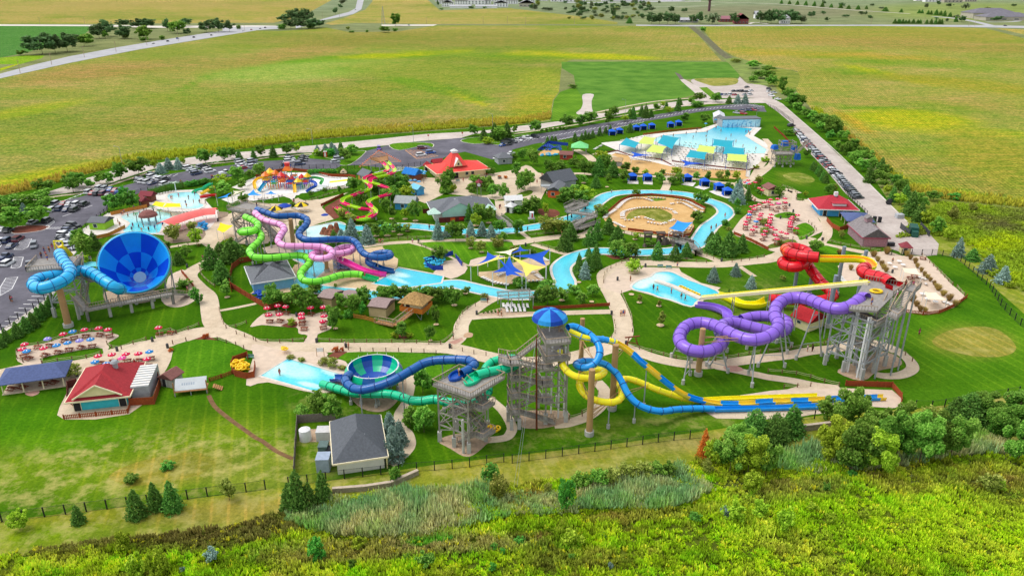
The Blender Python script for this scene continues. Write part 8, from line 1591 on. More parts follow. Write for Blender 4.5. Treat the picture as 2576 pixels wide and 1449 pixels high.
for q,c,lab,pts in (('1980,480',GRNN,'green kids slide at the upper kids pool','1940,490,.4 1980,462,1.0 2040,445,1.6 2080,420,2.2 2130,395,2.6'),('2010,505',AMB,'yellow kids slide at the upper kids pool','2015,500,.5 2070,475,1.2 2160,430,2.4'),('2030,530',RED,'red kids slide at the upper kids pool','2010,535,.4 2070,520,.8 2170,510,1.3')): r_=empty('kids_slide',(0,0,0)); tag(r_,lab,'water slide'); mb=MB(); mb.sweep(catmull(S('10',pts),6),ushape(.65),closed=True); mb.build('chute',c,r_); pp=S('10',pts)[-1]; MB().rod((pp.x,pp.y,0),pp,.2,.2,8).build('support_post',GR,r_)
p=X('10','1775,500')[0]; o=empty('spray_feature',p); tag(o,'white spray post with propeller arms at the upper kids pool','spray feature'); MB().rod((0,0,0),(0,0,4.6),.18,.14,8).build('post',WHT,o); mb=MB(); mb.bar((-1.6,0,4.4),(1.6,0,4.4),.3,.12); mb.bar((0,-1.6,4.4),(0,1.6,4.4),.3,.12); mb.build('arms',M('pale_green_plastic','#cfe8c8',.5,.05),o)
p=X('11','750,905')[0]; mb=MB(); R_=random.Random(2)
o=empty('rock_island',p); tag(o,'rust brown artificial rock island in the lagoon pool','rock')
for x,y,s,h in ((-2,0,1.7,2.2),(0,.6,1.9,2.8),(1.9,.3,1.6,3.6),(.6,-1,1.6,1.8),(-1,-.8,1.4,1.6)): mb.rod((x,y,0),(x+.1,y+.1,h),s,s*.35,7)
mb.build('rock',M('rust_rock','#a56a50',.9,.35,1.2,bmp=.8),o)
p=X('12','1560,1010')[0]; o=empty('ruin_prop',p); tag(o,'brown rock and timber ruin beside the right river bridge','ruin'); mb=MB()
for i in range(22): x,y=R_.uniform(-8,8),R_.uniform(-2.5,3); s=R_.uniform(.5,1.2); mb.rod((x,y,0),(x,y,s*R_.uniform(.8,2.2)),s,s*.5,6)
mb.build('rocks',M('brown_rock','#6f6259',.9,.35,1.2,bmp=.8),o)
for x in(-6,-2,3): mb=MB(); mb.box((x,1,2.2),(2.4,2,.2)); [mb.bar((x+a,1+b,0),(x+a,1+b,3.4),.2,.2) for a in(-1,1) for b in(-.8,.8)]; mb.box((x,1,3.5),(2.8,2.4,.2)); mb.build('timber_frame',M('dark_timber','#5e5046',.9,.2,2),o)
# bridges
def rampthing(name,lab,P,w=2.0,pier=3.2,mt=None):
    r=empty(name,(0,0,0)); tag(r,lab,'bridge' if 'bridge' in name else 'ramp')
    for a,b in zip(P[:-1],P[1:]):
        d=(b-a); d.z=0; d.normalize(); n=Vector((-d.y,d.x,0))*w/2; mb=MB(); vs=[a-n,b-n,b+n,a+n]; vs+=[v-Vector((0,0,.35)) for v in vs]; mb.add(vs,[(0,1,2,3),(7,6,5,4),(0,4,5,1),(1,5,6,2),(2,6,7,3),(3,7,4,0)]); mb.build('walkway',DK,r); mb=MB(); railing(mb,a-n,b-n,1.1,0,0); railing(mb,a+n,b+n,1.1,0,0); mb.build('railing',[WD,WD],r)
        m=max(1,int((b-a).length/4)); 
        for i in range(m+1):
            p=a.lerp(b,i/m)
            if p.z>1: MB().bar((p.x,p.y,0),(p.x,p.y,p.z-.3),.4,.4).build('post',CP,r)
    return r
rampthing('river_bridge','long zigzag grey ramp bridge over the upper lazy river',S('12','540,640,.4 640,590,1.4 740,610,2.2 600,660,3.0 560,680,3.2 840,720,3.4 720,760,2.8 600,840,2.0 660,850,1.8 860,780,.8'),2.2)
rampthing('river_bridge','straight grey footbridge over the lower right lazy river',S('12','1620,965,.5 1700,985,2.6 1800,1010,3.0 1850,1060,2.2 1880,1100,.3'),2.2); rampthing('river_bridge','small pale footbridge over the river by the kiosk',S('11','2440,730,.3 2520,790,1.2 2570,830,.4'),2.0)
# bits of street furniture
def small(name,lab,cat,rc,q,fn,grp=None,rz=0):
    p=X(rc,q)[0]; o=empty(name,p,rz); auto(o,lab,cat,grp); fn(o); return o
BINM=meshof(MB().rod((0,0,0),(0,0,1.0),.3,.3,10,0).rod((0,0,1.0),(0,0,1.2),.33,.12,10,0),'bin',[M('dark_bin','#46494c',.6,.1)])
for rc,s in (('20','1180,635 1535,540 1688,605 778,890'),('21','610,550 410,290 1950,605 2220,270 905,600'),('22','1000,270 1145,575'),('12','1340,1240 2105,1185 135,1030 1060,1375'),('13','388,960 545,975 253,690 215,630 125,755 1250,1300'),('10','1885,1245 2195,780'),('11','380,580 1635,990 1610,520 2310,350'),('02','1860,1310')):
    for q in s.split(): o=link_mesh('litter_bin',BINM,None,X(rc,q)[0]); auto(o,'dark round litter bin','bin')
def lamp(rc,q,h=8):
    p=X(rc,q)[0]; o=empty('street_lamp',p); auto(o,'tall street lamp with curved arm','lamp'); MB().rod((0,0,0),(0,0,h),.1,.07,6).build('pole',GR,o); mb=MB(); mb.bar((0,0,h),(-1.6,0,h+.4),.1,.08); mb.box((-1.9,0,h+.38),(.7,.3,.12)); mb.build('lamp_arm',GR,o)
for rc,q,h in (('10','1232,215',8),('02','1135,1165',9),('02','2455,1200',8),('01','570,1448',7),('01','1585,1440',8),('01','2380,1300',8)): lamp(rc,q,h)
def upole(rc,q,top):
    x,y=T(rc,q)[0]; p=G(x,y); h=10.5; o=empty('power_pole',p,.3); auto(o,'tall wooden power pole','power pole'); MB().rod((0,0,0),(0,0,h),.22,.14,6).build('pole',WDL,o); mb=MB(); mb.bar((-1.4,0,h-.8),(1.4,0,h-.8),.14,.14); mb.build('crossarm',WDL,o)
for rc,s in (('00','205,740 522,655 850,580 1170,525 1480,460 1795,415 2105,345 2465,320 405,250 855,250'),('01','840,175 1285,235 1715,245 2285,240 2530,240 670,185'),('02','135,250 625,250 1575,255 1810,250 2040,255 1135,250'),('03','495,250 1035,250 1570,250 2020,270 2080,270')):
    for q in s.split(): upole(rc,q,0)
for rc,q,lab in (('01','1735,1410','red and white no entry sign left on the access road verge'),('01','2076,1385','red and white no entry sign right on the access road verge')): 
    o=empty('traffic_sign',X(rc,q)[0]); tag(o,lab,'sign'); MB().rod((0,0,0),(0,0,2.0),.05,.05,6).build('post',GR,o); mb=MB(); mb.rod((0,-.05,2.3),(0,.05,2.3),.5,.5,8,0); mb.box((0,-.08,2.3),(.7,.04,.16),0,1); mb.build('sign_plate',[RED,WHT],o)
o=empty('portable_toilet',X('11','700,130')[0]); tag(o,'bright orange portable toilet on the car park island','toilet'); MB().box((0,0,1.2),(1.4,1.4,2.3)).build('cabin',ORG,o); MB().box((0,0,2.42),(1.5,1.5,.2)).build('roof',WHT,o); MB().box((0,-.72,1.1),(.8,.05,1.8)).build('door',WHT,o)
o=empty('sign_board',X('21','650,690')[0],.1); tag(o,'white notice board on two posts beside the plunge pool path','sign'); [MB().bar((x,0,0),(x,0,2.2),.1,.1).build('post',PW,o) for x in(-.8,.8)]; MB().box((0,0,1.7),(1.5,.08,.9)).build('board',WHT,o)
o=empty('lifeguard_hut',X('12','195,785')[0]); tag(o,'white lifeguard hut raised on stilts on the central lawn','hut'); MB().box((0,0,2.4),(1.4,1.4,2.2)).build('cabin',WHT,o); MB().box((0,0,1.25),(2.4,2.2,.15)).build('deck',WD,o); [MB().bar((x,y,0),(x*.9,y*.9,1.2),.14,.14).build('stilt',WD,o) for x in(-.9,.9) for y in(-.8,.8)]; MB().box((.2,-.72,2.4),(.5,.05,1.6)).build('door',RED,o)
for rc,q in (('13','1220,1220'),('13','1318,1200'),('13','1355,1235'),('13','1275,1260'),('23','1550,80'),('23','1600,130'),('23','1680,160')): small('cafe_table','round white table','table',rc,q,lambda o:(MB().rod((0,0,.7),(0,0,.75),.7,.7,12).build('tabletop',WHT,o),MB().rod((0,0,0),(0,0,.7),.06,.06,6).build('leg',WHT,o)),'round white tables on the seating terrace')
o=empty('gate_arch',X('22','1200,590')[0]); tag(o,'leaning brown timber arch at the path junction','arch'); mb=MB(); mb.bar((-1.2,0,0),(-.6,0,2.6),.2,.2); mb.bar((1.6,.4,0),(.8,0,2.2),.2,.2); mb.bar((-1.6,0,2.3),(1.8,.2,2.6),.25,.25); mb.bar((-1.0,0,1.2),(1.4,.3,.6),.16,.16); mb.build('timber',TWD,o)
# water tower, barns and houses far away
o=empty('silo',X('02','1980,118')[0]); tag(o,'rust brown silo tower with a round cap far beyond the fields','silo'); MB().rod((0,0,0),(0,0,20),2.6,2.4,12).build('shaft',M('rust_steel','#6e4f54',.8,.2,.4),o); MB().lathe((0,0,20),[(4,0),(5.6,3),(5.2,7),(2,9),(0,9.4)],14).build('cap',MATS['rust_steel'],o)
o=empty('lattice_pylon',X('01','1282,250')[0]); tag(o,'thin steel lattice pylon left of the lone tree','pylon'); mb=MB(); [mb.bar((x,y,0),(x*.1,y*.1,26),.3,.3) for x in(-2.5,2.5) for y in(-2.5,2.5)]; [mb.bar((-2.5*(1-z/28),0,z),(2.5*(1-z/28),0,z+3),.2,.2) for z in range(2,24,4)]; mb.build('lattice',GR,o)
BRN=M('barn_red','#8e4a4c',.85,.1,.3); WHS=M('white_siding','#f4f4f4',.85,.08,.3); GRS=M('far_grey_roof','#bdbcc0',.9,.12,.2); TNS=M('far_tan_wall','#b9b2a2',.85,.1,.2)
def fh(q,w,d,h,rh,wm,rm,lab,name='farmhouse',hip=0,ridge='x',rc='02',grp=None):
    p=X(rc,q)[0]; B=p+Vector((w,0,0)); return house(name,lab,'building',p,B,d,h,rh,wm,rm,.8,hip,ridge,None,tuple(('window','f',w*(i+.5)/4,w*.09,1.6,1.6) for i in range(4))) 
fh('2245,245',20,16,8,7,BRN,BRN,'red barn with steep gable beyond the green field','barn',0,'y'); fh('2085,225',22,10,5,4,BRN,M('faded_barn_roof','#a8727a',.8,.1),'long faded red barn behind a round tree','barn'); fh('1680,230',30,10,4,3,GW,GRS,'low pale blue grey farmhouse beside the evergreens'); fh('130,243',14,10,9,4,WHS,GRS,'narrow white two storey farmhouse between large trees','farmhouse',1,'x','03'); fh('2440,190',9,8,8,4,WHS,GRS,'small white gabled house among dark trees')
fh('2060,190',75,40,9,7,TNS,M('far_slate','#77747c',.9,.12,.2),'left wing of the wide grey roofed lodge at the far right','lodge',1,'x','03'); fh('2190,212',80,35,6,6,TNS,MATS['far_slate'],'right wing of the wide grey roofed lodge at the far right','lodge',1,'x','03')
fh('70,72',34,20,8,7,TNS,GRS,'beige apartment house at the near corner of the estate','apartment_house',0,'y')
HZ=[('01',1950,85,46,'r'),('01',2210,85,46,'r'),('01',2390,75,32,'g'),('01',1870,72,26,'g'),('01',1800,20,24,'g'),('01',1840,45,30,'g'),('01',2000,48,30,'g'),('01',2130,48,40,'g'),('01',2220,45,34,'g'),('01',2300,20,30,'g'),('01',2420,40,34,'g'),('01',2510,45,30,'g'),('01',2060,20,34,'g'),('01',2180,12,30,'g'),('02',30,5,30,'g'),('02',120,35,26,'g'),('02',270,12,24,'g'),('02',390,20,40,'g'),('02',470,22,44,'g'),('02',900,18,60,'r'),('02',1120,16,58,'r'),('02',1500,10,62,'r'),('02',620,18,30,'g'),('02',730,8,30,'g'),('02',1790,5,30,'g'),('03',1490,12,36,'g'),('03',1580,24,42,'g'),('03',1770,30,46,'t'),('03',1980,22,30,'t'),('03',1900,6,28,'t')]
for rc,u,v,w,k in HZ:
    p=X(rc,f'{u},{v}')[0]; o=house('apartment_house' if k!='r' else 'garage_row','x','building',p,p+Vector((w,0,0)),14,9 if k!='r' else 4,5 if k!='r' else 2.5,TNS if k=='t' else WHS,GRS,.8,0,'x' if k=='r' or w>34 else 'y',None,tuple(('window','f',w*(i+.5)/5,w*.07,2,z) for i in range(5) for z in (1.5,5.2)) if k!='r' else ()); del o['label']; auto(o,'long white garage row' if k=='r' else ('beige apartment house' if k=='t' else 'white gabled apartment house'),'building','houses of the estate on the horizon')
# ================= FENCES OF ROPE AND MESH =================
FPM=M('rope_post','#7d5a45',.85,.2,3); RPM=M('rope','#cbbf98',.8,.1); CHM=M('black_steel','#26282b',.5,.1)
def ropefence(rc,s,lab=None,sp=2.9,h=1.05,pts=None):
    P=catmull(g(T(rc,s)),6); P=resample(P,sp); 
    if len(P)<2: return
    o=empty('rope_fence',P[0]); auto(o,'post and rope fence','fence',None,None,P[len(P)//2]); c=P[0]; mb=MB()
    for p in P: link_mesh('post',fpost(FPM,h),o,p-c)
    for a,b in zip(P[:-1],P[1:]):
        for z in (h*.5,h*.85):
            m=(a+b)/2-c+Vector((0,0,z-.1)); A=a-c+Vector((0,0,z)); B=b-c+Vector((0,0,z)); mb.bar(A,m,.05,.05); mb.bar(m,B,.05,.05)
    mb.build('rope',RPM,o)
for rc,s in (('20','180,645 220,600 420,575 600,510 800,460 1000,440 1180,480'),('20','170,660 180,720 260,755 340,760'),('20','425,770 430,720 450,705'),('20','430,775 600,740 880,710 1050,660'),('20','1080,570 1170,630 1320,575 1470,530 1560,500'),('20','1780,465 1880,430 2030,370'),('20','1770,460 1760,430 1580,465 1560,500'),('20','2210,230 2240,340 2300,420 2450,370 2576,330'),('20','2380,465 2450,490 2576,530'),('21','0,540 200,555 340,545 480,540 520,480'),('21','620,535 900,550 1200,550 1520,555 1700,565 1830,575 1920,530 2000,440 2030,340 2110,230 2250,170'),('21','1970,610 2080,640 2220,670 2370,690'),('21','930,625 1080,640 1230,640 1370,640 1510,645 1650,650 1780,660 1900,690'),('20','1740,565 1810,550 1940,520'),('20','2190,530 2290,560 2400,590 2500,640'),('22','1000,510 1040,440 1020,330 980,270'),('22','1100,60 1150,180 1200,300 1210,450'),('22','1160,590 1400,650 1680,720 1960,740 2200,710 2400,670 2576,650'),('22','560,690 700,660 810,610'),('23','0,650 240,620 500,580 800,560'),('23','0,850 250,870 430,910 590,960 740,995'),('23','160,1010 320,1000 450,990'),('23','1290,620 1370,670 1450,740 1470,780'),('11','1070,1010 1280,980 1500,960 1720,950 1950,940 2200,930 2576,940'),('11','1630,1000 1700,1050 1830,1090 1900,1080 2000,1130 2080,1210 2130,1235'),('12','160,930 380,910 500,900'),('12','220,1010 400,1060 560,1085'),('12','920,1400 930,1320 1000,1250 1160,1180 1300,1175 1500,1165 1700,1170 1850,1190 1980,1200'),('12','1060,880 1200,920 1390,945'),('12','1900,1100 2000,1150 2090,1180 2200,1190 2400,1170 2576,1130'),('13','560,970 700,1010 900,1050 1160,1090'),('13','140,430 230,460 290,500 285,570 400,575'),('13','250,960 330,960 470,890 470,850 390,780'),('13','1550,1130 1680,1250 1880,1448'),('23','1900,0 1980,90 2000,120'),('22','430,1350 600,1320 750,1270 860,1180'),('22','700,1270 800,1210 870,1120 850,1020'),('11','200,640 380,620 600,560 900,460'),('10','2010,1250 2030,1330 2100,1400 2170,1448'),('10','1700,1060 1900,1020 2080,1000')): ropefence(rc,s)
def meshfence(pts,lab,h=1.9,sp=3.05,world=False):
    P=[]; Q=pts; P=resample(Q,sp); o=empty('chain_link_fence',P[0]); tag(o,lab,'fence'); c=P[0]; mb=MB(); w=(MB(),MB())
    for i,p in enumerate(P): link_mesh('post',fpost(CHM,h),o,p-c)
    for a,b in zip(P[:-1],P[1:]): A=a-c; B=b-c; [w[i].bar(A+Vector((0,0,z)),B+Vector((0,0,z)),.03,.03) for i,z in enumerate((.1,h-.05))]; mb.add([A,B,B+Vector((0,0,h)),A+Vector((0,0,h))],[(0,1,2,3)])
    [q.build('rail',CHM,o) for q in w]; mb.build('wire_mesh',WIRE,o)
m,nt,b_,oo=newmat('wire_mesh'); b_.inputs[0].default_value=(.03,.035,.03,1); tr=N(nt,'ShaderNodeBsdfTransparent'); ms=N(nt,'ShaderNodeMixShader'); ms.inputs[0].default_value=.16; nt.links.new(tr.outputs[0],ms.inputs[1]); nt.links.new(b_.outputs[0],ms.inputs[2]); nt.links.new(ms.outputs[0],oo.inputs[0]); WIRE=m
FB=T('30','-200,940 20,905 380,862 560,840 905,798 1255,752 1940,670 2110,645 2445,608')+T('31','35,585 200,560')
meshfence(g(FB),'black chain link fence along the lower left lawn'); meshfence(g(T('31','330,545 850,475 1170,440 1480,405 1790,385 2095,360 2395,310 2545,300')),'black chain link fence in front of the pump house and tube tower'); meshfence(g(T('32','0,315 140,295 560,235 1110,155 1545,92 2090,45')),'black chain link fence in front of the tall columns'); meshfence(g(T('23','320,1330 600,1300')),'chain link fence below the racing slide end'); meshfence(g(T('23','1480,1210 1690,1220 1815,1190 2300,1110 2576,1060')),'black chain link fence behind the lower right trees')
meshfence(g(T('13','1240,1120 1430,1120 1700,1120 1815,1140 1915,1160 2100,1330 2230,1448')),'black chain link fence curving round the upper right lawn'); meshfence(g(T('23','2230,0 2350,190 2400,240 2530,370 2620,440')),'black chain link fence down the right hand edge'); meshfence(g(T('13','560,180 700,370 830,560 960,690 1010,740')),'black fence between the lawn and the parked car row'); meshfence(g(T('20','20,430 190,320 330,230 420,150 500,80')),'black fence between the lower left car park and the conifers')
meshfence(g(T('10','740,1080 720,960 820,885 1080,690 1090,660')),'black fence between the car park and the lower kids pool'); meshfence(g(T('10','1360,520 1490,480 1860,430 2160,380 2400,340 2576,320')+T('11','60,290 300,270 560,250 830,255')),'black fence between the car park and the upper kids pool'); meshfence(g(T('03','0,1080 60,1100 120,1140 260,1250')),'grey fence beside the wave pool service lane'); meshfence(g(T('02','480,1448 900,1370 1200,1300')),'black fence between the upper car park and the conifers')
meshfence(g(T('11','850,265 1000,250 1250,255 1440,260 1600,230 1720,210')),'fence between the car park and the mat slides')
cb=MB(); cb.box((0,0,.04),(.5,.5,.08),0,0); cb.rod((0,0,.05),(0,0,.95),.2,.04,8,0); cb.rod((0,0,.45),(0,0,.65),.13,.1,8,1); CONE=meshof(cb,'traffic_cone',[ORG,WHT])
for a,b,n in (((1040,235),(1235,70),13),((1240,72),(1455,180),13)):
    for i in range(n): t=i/(n-1); o=link_mesh('traffic_cone',CONE,None,X('11',f'{a[0]+(b[0]-a[0])*t},{a[1]+(b[1]-a[1])*t}')[0]); tag(o,'orange traffic cone edging the hatched area of the car park','traffic cone','traffic cones round the hatched area')
# benches
mb=MB(); mb.box((0,0,.45),(1.6,.45,.06)); mb.box((0,.22,.75),(1.6,.05,.45)); [mb.box((x,0,.22),(.08,.4,.44)) for x in(-.7,.7)]; BEN=meshof(mb,'bench',[M('teal_bench','#6f9a96',.6,.1)])
for rc,q in (('12','1490,1245'),('12','1575,1255'),('21','2290,140'),('20','2520,710'),('11','2030,385'),('11','2450,355')):
    o=link_mesh('park_bench',BEN,None,X(rc,q)[0]); auto(o,'teal grey park bench','bench')
# ================= PEOPLE =================
def figure(pose):
    Vt={'pel':(0,0,.95),'che':(0,.02,1.22),'sho':(0,.02,1.42),'nec':(0,.01,1.52),'hed':(0,-.01,1.63),'top':(0,0,1.73)}
    st={'stand':(.0,.0),'walk':(.24,-.24)}.get(pose,(0,0))
    for s,sg in(('l',-1),('r',1)):
        f=st[0] if sg<0 else st[1]
        Vt['hip'+s]=(sg*.1,0,.9); Vt['kne'+s]=(sg*.11,-f*.6,.5); Vt['ank'+s]=(sg*.11,-f+.05,.08); Vt['toe'+s]=(sg*.12,-f-.14,.04)
        Vt['sh'+s]=(sg*.19,.02,1.42)
        if pose=='arms': Vt['el'+s]=(sg*.34,-.12,1.35); Vt['wr'+s]=(sg*.30,-.2,1.6); Vt['ha'+s]=(sg*.29,-.22,1.72)
        else: Vt['el'+s]=(sg*.25,.03+f*.3,1.15); Vt['wr'+s]=(sg*.27,-.05+f*.7,.92); Vt['ha'+s]=(sg*.27,-.07+f*.8,.82)
    E=[('pel','che'),('che','sho'),('sho','nec'),('nec','hed'),('hed','top')]
    for s in 'lr': E+=[('pel','hip'+s),('hip'+s,'kne'+s),('kne'+s,'ank'+s),('ank'+s,'toe'+s),('sho','sh'+s),('sh'+s,'el'+s),('el'+s,'wr'+s),('wr'+s,'ha'+s)]
    names=list(Vt); R={'pel':.15,'che':.14,'sho':.1,'nec':.055,'hed':.1,'top':.075,'hip':.1,'kne':.065,'ank':.042,'toe':.035,'sh':.065,'el':.045,'wr':.032,'ha':.035}
    me=bpy.data.meshes.new('person_body'); me.from_pydata([Vt[n] for n in names],[(names.index(a),names.index(b)) for a,b in E],[]); o=bpy.data.objects.new('tmp',me); bpy.context.scene.collection.objects.link(o)
    o.modifiers.new('s','SKIN'); 
    for i,n in enumerate(names):
        r=R.get(n,R.get(n[:-1],.05)); sv=me.skin_vertices[0].data[i]; sv.radius=(r,r*.85); sv.use_root=(n=='pel')
    dg=bpy.context.evaluated_depsgraph_get(); m2=bpy.data.meshes.new_from_object(o.evaluated_get(dg)); bpy.data.objects.remove(o); m2.name='person_body'; m2.polygons.foreach_set('use_smooth',[True]*len(m2.polygons)); return m2
SKM=[M('skin_'+a,c,.6,.05) for a,c in (('light','#d9a17e'),('tan','#b87a55'),('brown','#7d4f38'))]
FIG={}
for ps in ('stand','walk','arms'):
    for i,sm in enumerate(SKM): me=figure(ps) if i==0 else FIG[ps,0].copy(); me.materials.clear(); me.materials.append(sm); FIG[ps,i]=me
hb=MB(); hb.lathe((0,.01,1.64),[(.115,-.03),(.118,.05),(.085,.115),(0,.135)],10); HAIR=meshof(hb,'hair',[M('dark_hair','#3c2a1e',.8)],True)
def shorts(c):
    b=MB(); b.lathe((0,0,.98),[(.165,.08),(.18,-.05),(.19,-.14)],12)
    for x in(-.1,.1): b.lathe((x,0,.86),[(.13,.04),(.125,-.18)],10)
    return meshof(b,'shorts',[M('swimwear_'+c[0],c[1],.8)])
def shirt(c):
    b=MB(); b.lathe((0,.01,1.0),[(.17,-.02),(.175,.2),(.2,.38),(.12,.47),(.07,.5)],12); return meshof(b,'shirt',[M('shirt_'+c[0],c[1],.8)])
CC=[('navy','#20356e'),('red','#b8262e'),('blue','#2468c8'),('black','#26262a'),('pink','#e0609a'),('white','#e4e4e2'),('teal','#1e8c90')]
SHO=[shorts(c) for c in CC]; SHI=[shirt(c) for c in CC]; RP=random.Random(9)
def person(p,rz=None,pose=None,top=None,sink=0):
    i=RP.randrange(7); j=RP.randrange(7); o=empty('person',Vector((p.x,p.y,p.z-sink)),RP.uniform(0,6.28) if rz is None else rz); pose=pose or RP.choice(['stand','walk','stand'])
    link_mesh('body',FIG[pose,RP.randrange(3)],o); link_mesh('hair',HAIR,o); link_mesh('shorts',SHO[i],o); tp=(RP.random()<.45) if top is None else top
    if tp: link_mesh('shirt',SHI[j],o)
    auto(o,f"person in {CC[i][0]} {'shorts and '+CC[j][0]+' shirt' if tp else 'swim shorts'}",'person'); return o
for rc,s in (('22','1092,285 1115,280 1130,280'),('21','898,600 932,605 1985,515 2435,280 2470,285 2330,150'),('20','110,135 125,140 1360,785 1890,40'),('11','1688,400 2085,380 2450,655 2460,650 1255,1000 1275,1000 1240,1000 1575,1000 2130,960 2120,950 1955,1110 380,600 2110,335 2060,330 1740,860 1745,860'),('12','500,925 515,925 1190,1380 155,880 2050,850 2420,560 2440,590 2560,590 1660,1240'),('23','1520,470 595,570 395,640 445,640'),('10','1720,560 1735,560 1820,400 2140,350 2130,350 1190,800 1210,830 1350,660 1240,720 1225,720 1410,720 1250,700 1340,840 1450,860 1430,890 1725,740 1290,740 2060,1180 2045,1170 1870,610 2010,600 2070,610 1450,690 1330,880 900,1180 920,1180 1640,830 1400,850 1500,880 1560,860 1350,730 1480,700 1550,690 1900,560 1800,540 1950,600 1960,520 1880,640'),('13','240,1010 1250,1200'),('02','1960,1345 2350,1340 2375,1340 2390,1360 1955,1430 2040,1260 1820,1400'),('12','2320,40 2060,20 560,60 640,150 2200,60 2450,60 1800,50 1000,500 1600,500 2140,740 2000,870 450,540 350,520 250,400 150,350 300,330'),('22','1600,60 1420,20 1460,40 1700,110 1740,130'),('02','1500,1400 1620,1380 1750,1360 1850,1350 1950,1390 2100,1330 2200,1380 2050,1300 2150,1420 2250,1440'),('21','240,880')):
    for q in s.split(): person(X(rc,q)[0])
for rc,q in (('23','1225,120,12.8'),('23','1260,110,12.8'),('23','1300,90,15.5'),('13','1440,1420,15.5'),('13','1460,1430,15.5'),('13','1380,1440,15.5'),('23','1040,170,15.5'),('10','450,1100,12.9'),('10','470,1140,12.9'),('10','500,1090,12.9'),('10','420,1150,12.9'),('10','530,1060,12.9'),('10','480,1170,12.9'),('21','2045,880,12.3'),('10','2530,710,11'),('11','10,640,11')):
    u,v,z=[float(a) for a in q.split(',')]; person(G(*T(rc,f'{u},{v}')[0],z),None,'stand')
# ================= LABELS: say where each repeated thing stands =================
for n,rc,q in (('red roofed restaurant','20','1020,1200'),('slate blue pavilion','20','340,1040'),('signboard platform','20','1930,1080'),('yellow tube pen','21','2425,820'),('plunge pool','21','420,880'),('bowl slide','21','1180,950'),('double tube tower','31','2100,50'),('tall stair tower','22','330,1350'),('pump house','31','1050,300'),('equipment yard','31','560,120'),('tall tan columns','32','770,20'),('racing slide end','23','600,1130'),('big raft tower','23','950,850'),('purple loops','22','1900,700'),('round dry mound','23','2080,560'),('mauve roofed shed','21','1230,280'),('thatched hut','21','1620,260'),('round picnic terrace','21','400,350'),('grey pergola','22','100,200'),('star sails','12','0,1250'),('middle landing pool','11','1550,1360'),('swim ring corral','11','1900,1240'),('filter building','10','2500,1448'),('funnel slide','10','1350,1500'),('funnel tower','10','500,1500'),('lower kids pool','10','1450,800'),('upper kids pool','10','1850,570'),('lime green hut','10','980,850'),('splash pad','11','330,430'),('twisting mat slides','11','1100,560'),('entrance hall','11','2050,370'),('mint gabled hall','11','2000,640'),('small blue hut','11','1480,640'),('lagoon pool','11','700,900'),('clock tower','11','2240,500'),('sky blue kiosk','11','1590,500'),('orange gabled shop','12','400,520'),('upper river bridge','12','680,720'),('island beach','12','1380,720'),('lower river bridge','12','1780,1050'),('tube landing lanes','12','1500,1400'),('right picnic terrace','12','2500,850'),('cream hut','13','50,520'),('sky blue snack bar','13','650,720'),('pink barn shop','13','1060,1000'),('green compactor','13','1480,900'),('seating terrace','13','1300,1250'),('long car row','13','600,250'),('small blue tower','13','160,150'),('wave pool','02','2050,1350'),('wave pool sand','12','1400,240'),('pool mural wall','02','2300,1290'),('pale green shelter','12','650,60'),('snack stand','12','540,160'),('upper car park','02','900,1320'),('gravel yard','02','2250,900'),('green field track','02','760,1050'),('access road bend','01','1900,1400'),('left car park','10','1600,380'),('lower left lot','10','200,1000'),('mulched car park island','10','300,860'),('highway bend','00','1600,430'),('highway trees','00','600,500'),('lone pylon','01','1282,250'),('red barn','02','2300,240'),('grey roofed lodge','03','2250,200'),('silo','02','1980,118'),('white estate houses','01','2200,60'),('hedge by the far cornfield','03','350,1080'),('service gate','13','1500,1120'),('right fence corner','13','1915,1160'),('left end of the reeds','31','500,780'),('retaining wall','31','1300,560'),('reed bed','31','1500,800'),('willow shrubs','32','1200,500'),('orange conifer','32','1920,200'),('dry grass oval','30','1650,400'),('lower left fence','30','800,800'),('photo bottom edge','31','1300,1400'),('lower right wood','33','1000,200'),('sandy paved corner','21','300,620'),('straight path','22','700,250'),('filter yard fence','21','100,150')):
    LAND.append((n,X(rc,q)[0]))
ORD=['','first','second','third','fourth','fifth','sixth','seventh','eighth','ninth','tenth','eleventh','twelfth','thirteenth','fourteenth','fifteenth','sixteenth','seventeenth','eighteenth','nineteenth','twentieth']+['twenty '+x for x in ('first','second','third','fourth','fifth','sixth','seventh','eighth','ninth')]
CARD=['','one','two','three','four','five','six','seven','eight','nine','ten','eleven','twelve','thirteen','fourteen','fifteen']
from collections import defaultdict
buck=defaultdict(list)
for o,base,at in AUTO:
    p=Vector(at) if at is not None else o.location.copy(); x,y=PX((p.x,p.y,0)); g_=o.get('group','')
    if g_=='cars parked along the gravel lane': key=(base,'in the long row beside the gravel lane')
    elif g_=='cars driving on the highway': key=(base,'driving on the distant highway')
    elif g_.startswith('arborvitae') or g_.startswith('clipped') or g_.startswith('young conifers') or g_.startswith('light green hedge') or g_.startswith('ornamental') or g_.startswith('conifer row') or g_.startswith('far conifer'): 
        key=(base,('in the ' if 'row' in g_[:20] or 'hedge behind' in g_ else 'among the ')+g_)
    else:
        best=min(LAND,key=lambda l:(l[1].x-p.x)**2*1.0+(l[1].y-p.y)**2*.6); lx,ly=PX(best[1]); dx,dy=x-lx,(y-ly)*2.0
        side='right of' if dx>abs(dy) else ('left of' if -dx>abs(dy) else ('in front of' if dy>0 else 'behind'))
        key=(base,f'{side} the {best[0]}')
    buck[key].append((x,y,o))
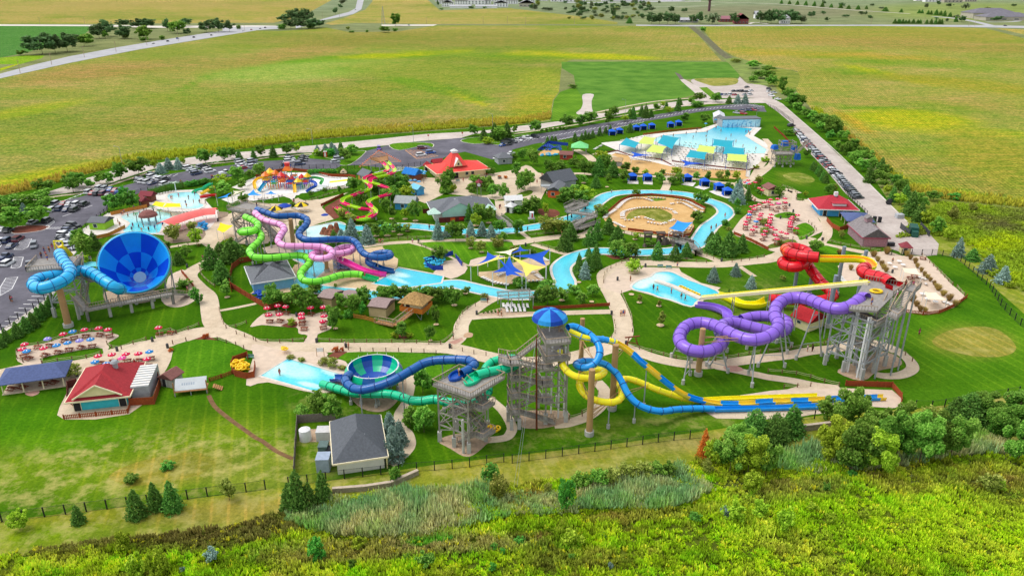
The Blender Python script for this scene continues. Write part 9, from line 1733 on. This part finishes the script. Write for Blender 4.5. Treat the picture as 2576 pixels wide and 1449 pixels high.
for (base,where),L in buck.items():
    n=len(L)
    if n==1: L[0][2]['label']=f'{base} {where}'; continue
    sx=max(a[0] for a in L)-min(a[0] for a in L); sy=max(a[1] for a in L)-min(a[1] for a in L)
    horiz=sx>=sy*1.0
    L.sort(key=(lambda a:a[0]) if horiz else (lambda a:-a[1]))
    for i,(x,y,o) in enumerate(L):
        if n==2: q=('left','right')[i] if horiz else ('nearer','farther')[i]; o['label']=f'{q} {base} {where}'
        elif i==0: o['label']=f"{'leftmost' if horiz else 'nearest'} {base} {where}"
        elif i==n-1: o['label']=f"{'rightmost' if horiz else 'farthest'} {base} {where}"
        else: o['label']=f"{ORD[min(i+1,len(ORD)-1)]} {base} {where}, {'from left' if horiz else 'from nearest'}"
# ================= CAMERA, LIGHT =================
sc=bpy.context.scene
cd=bpy.data.cameras.new('camera'); cam=bpy.data.objects.new('camera',cd); sc.collection.objects.link(cam); sc.camera=cam
cam.location=(0,0,CH); cam.rotation_euler=(PI/2-TH,0,0); cd.sensor_fit='HORIZONTAL'; cd.sensor_width=36; cd.lens=F/2576*36; cd.clip_start=1; cd.clip_end=30000
SE,SA=math.radians(62),math.radians(-80)   # elevation; azimuth measured from +Y towards +X
w=bpy.data.worlds.new('World'); sc.world=w; w.use_nodes=True; nt=w.node_tree; bg=nt.nodes['Background']
sky=nt.nodes.new('ShaderNodeTexSky'); sky.sky_type='NISHITA'; sky.sun_disc=False; sky.sun_elevation=SE; sky.sun_rotation=SA; sky.dust_density=3
hs=nt.nodes.new('ShaderNodeHueSaturation'); hs.inputs['Saturation'].default_value=.25; hs.inputs['Value'].default_value=1.64   # hazy, overcast sky
nt.links.new(sky.outputs[0],hs.inputs['Color']); nt.links.new(hs.outputs[0],bg.inputs['Color']); bg.inputs['Strength'].default_value=.15
sd=bpy.data.lights.new('sun','SUN'); so=bpy.data.objects.new('sun',sd); sc.collection.objects.link(so)
sd.energy=.75; sd.angle=math.radians(32); sd.color=(1,.96,.9)
dv=Vector((math.cos(SE)*math.sin(SA),math.cos(SE)*math.cos(SA),math.sin(SE)))
so.rotation_euler=dv.to_track_quat('Z','Y').to_euler()
sc.view_settings.view_transform='Standard'; sc.view_settings.look='None'; sc.view_settings.exposure=0; sc.view_settings.gamma=1
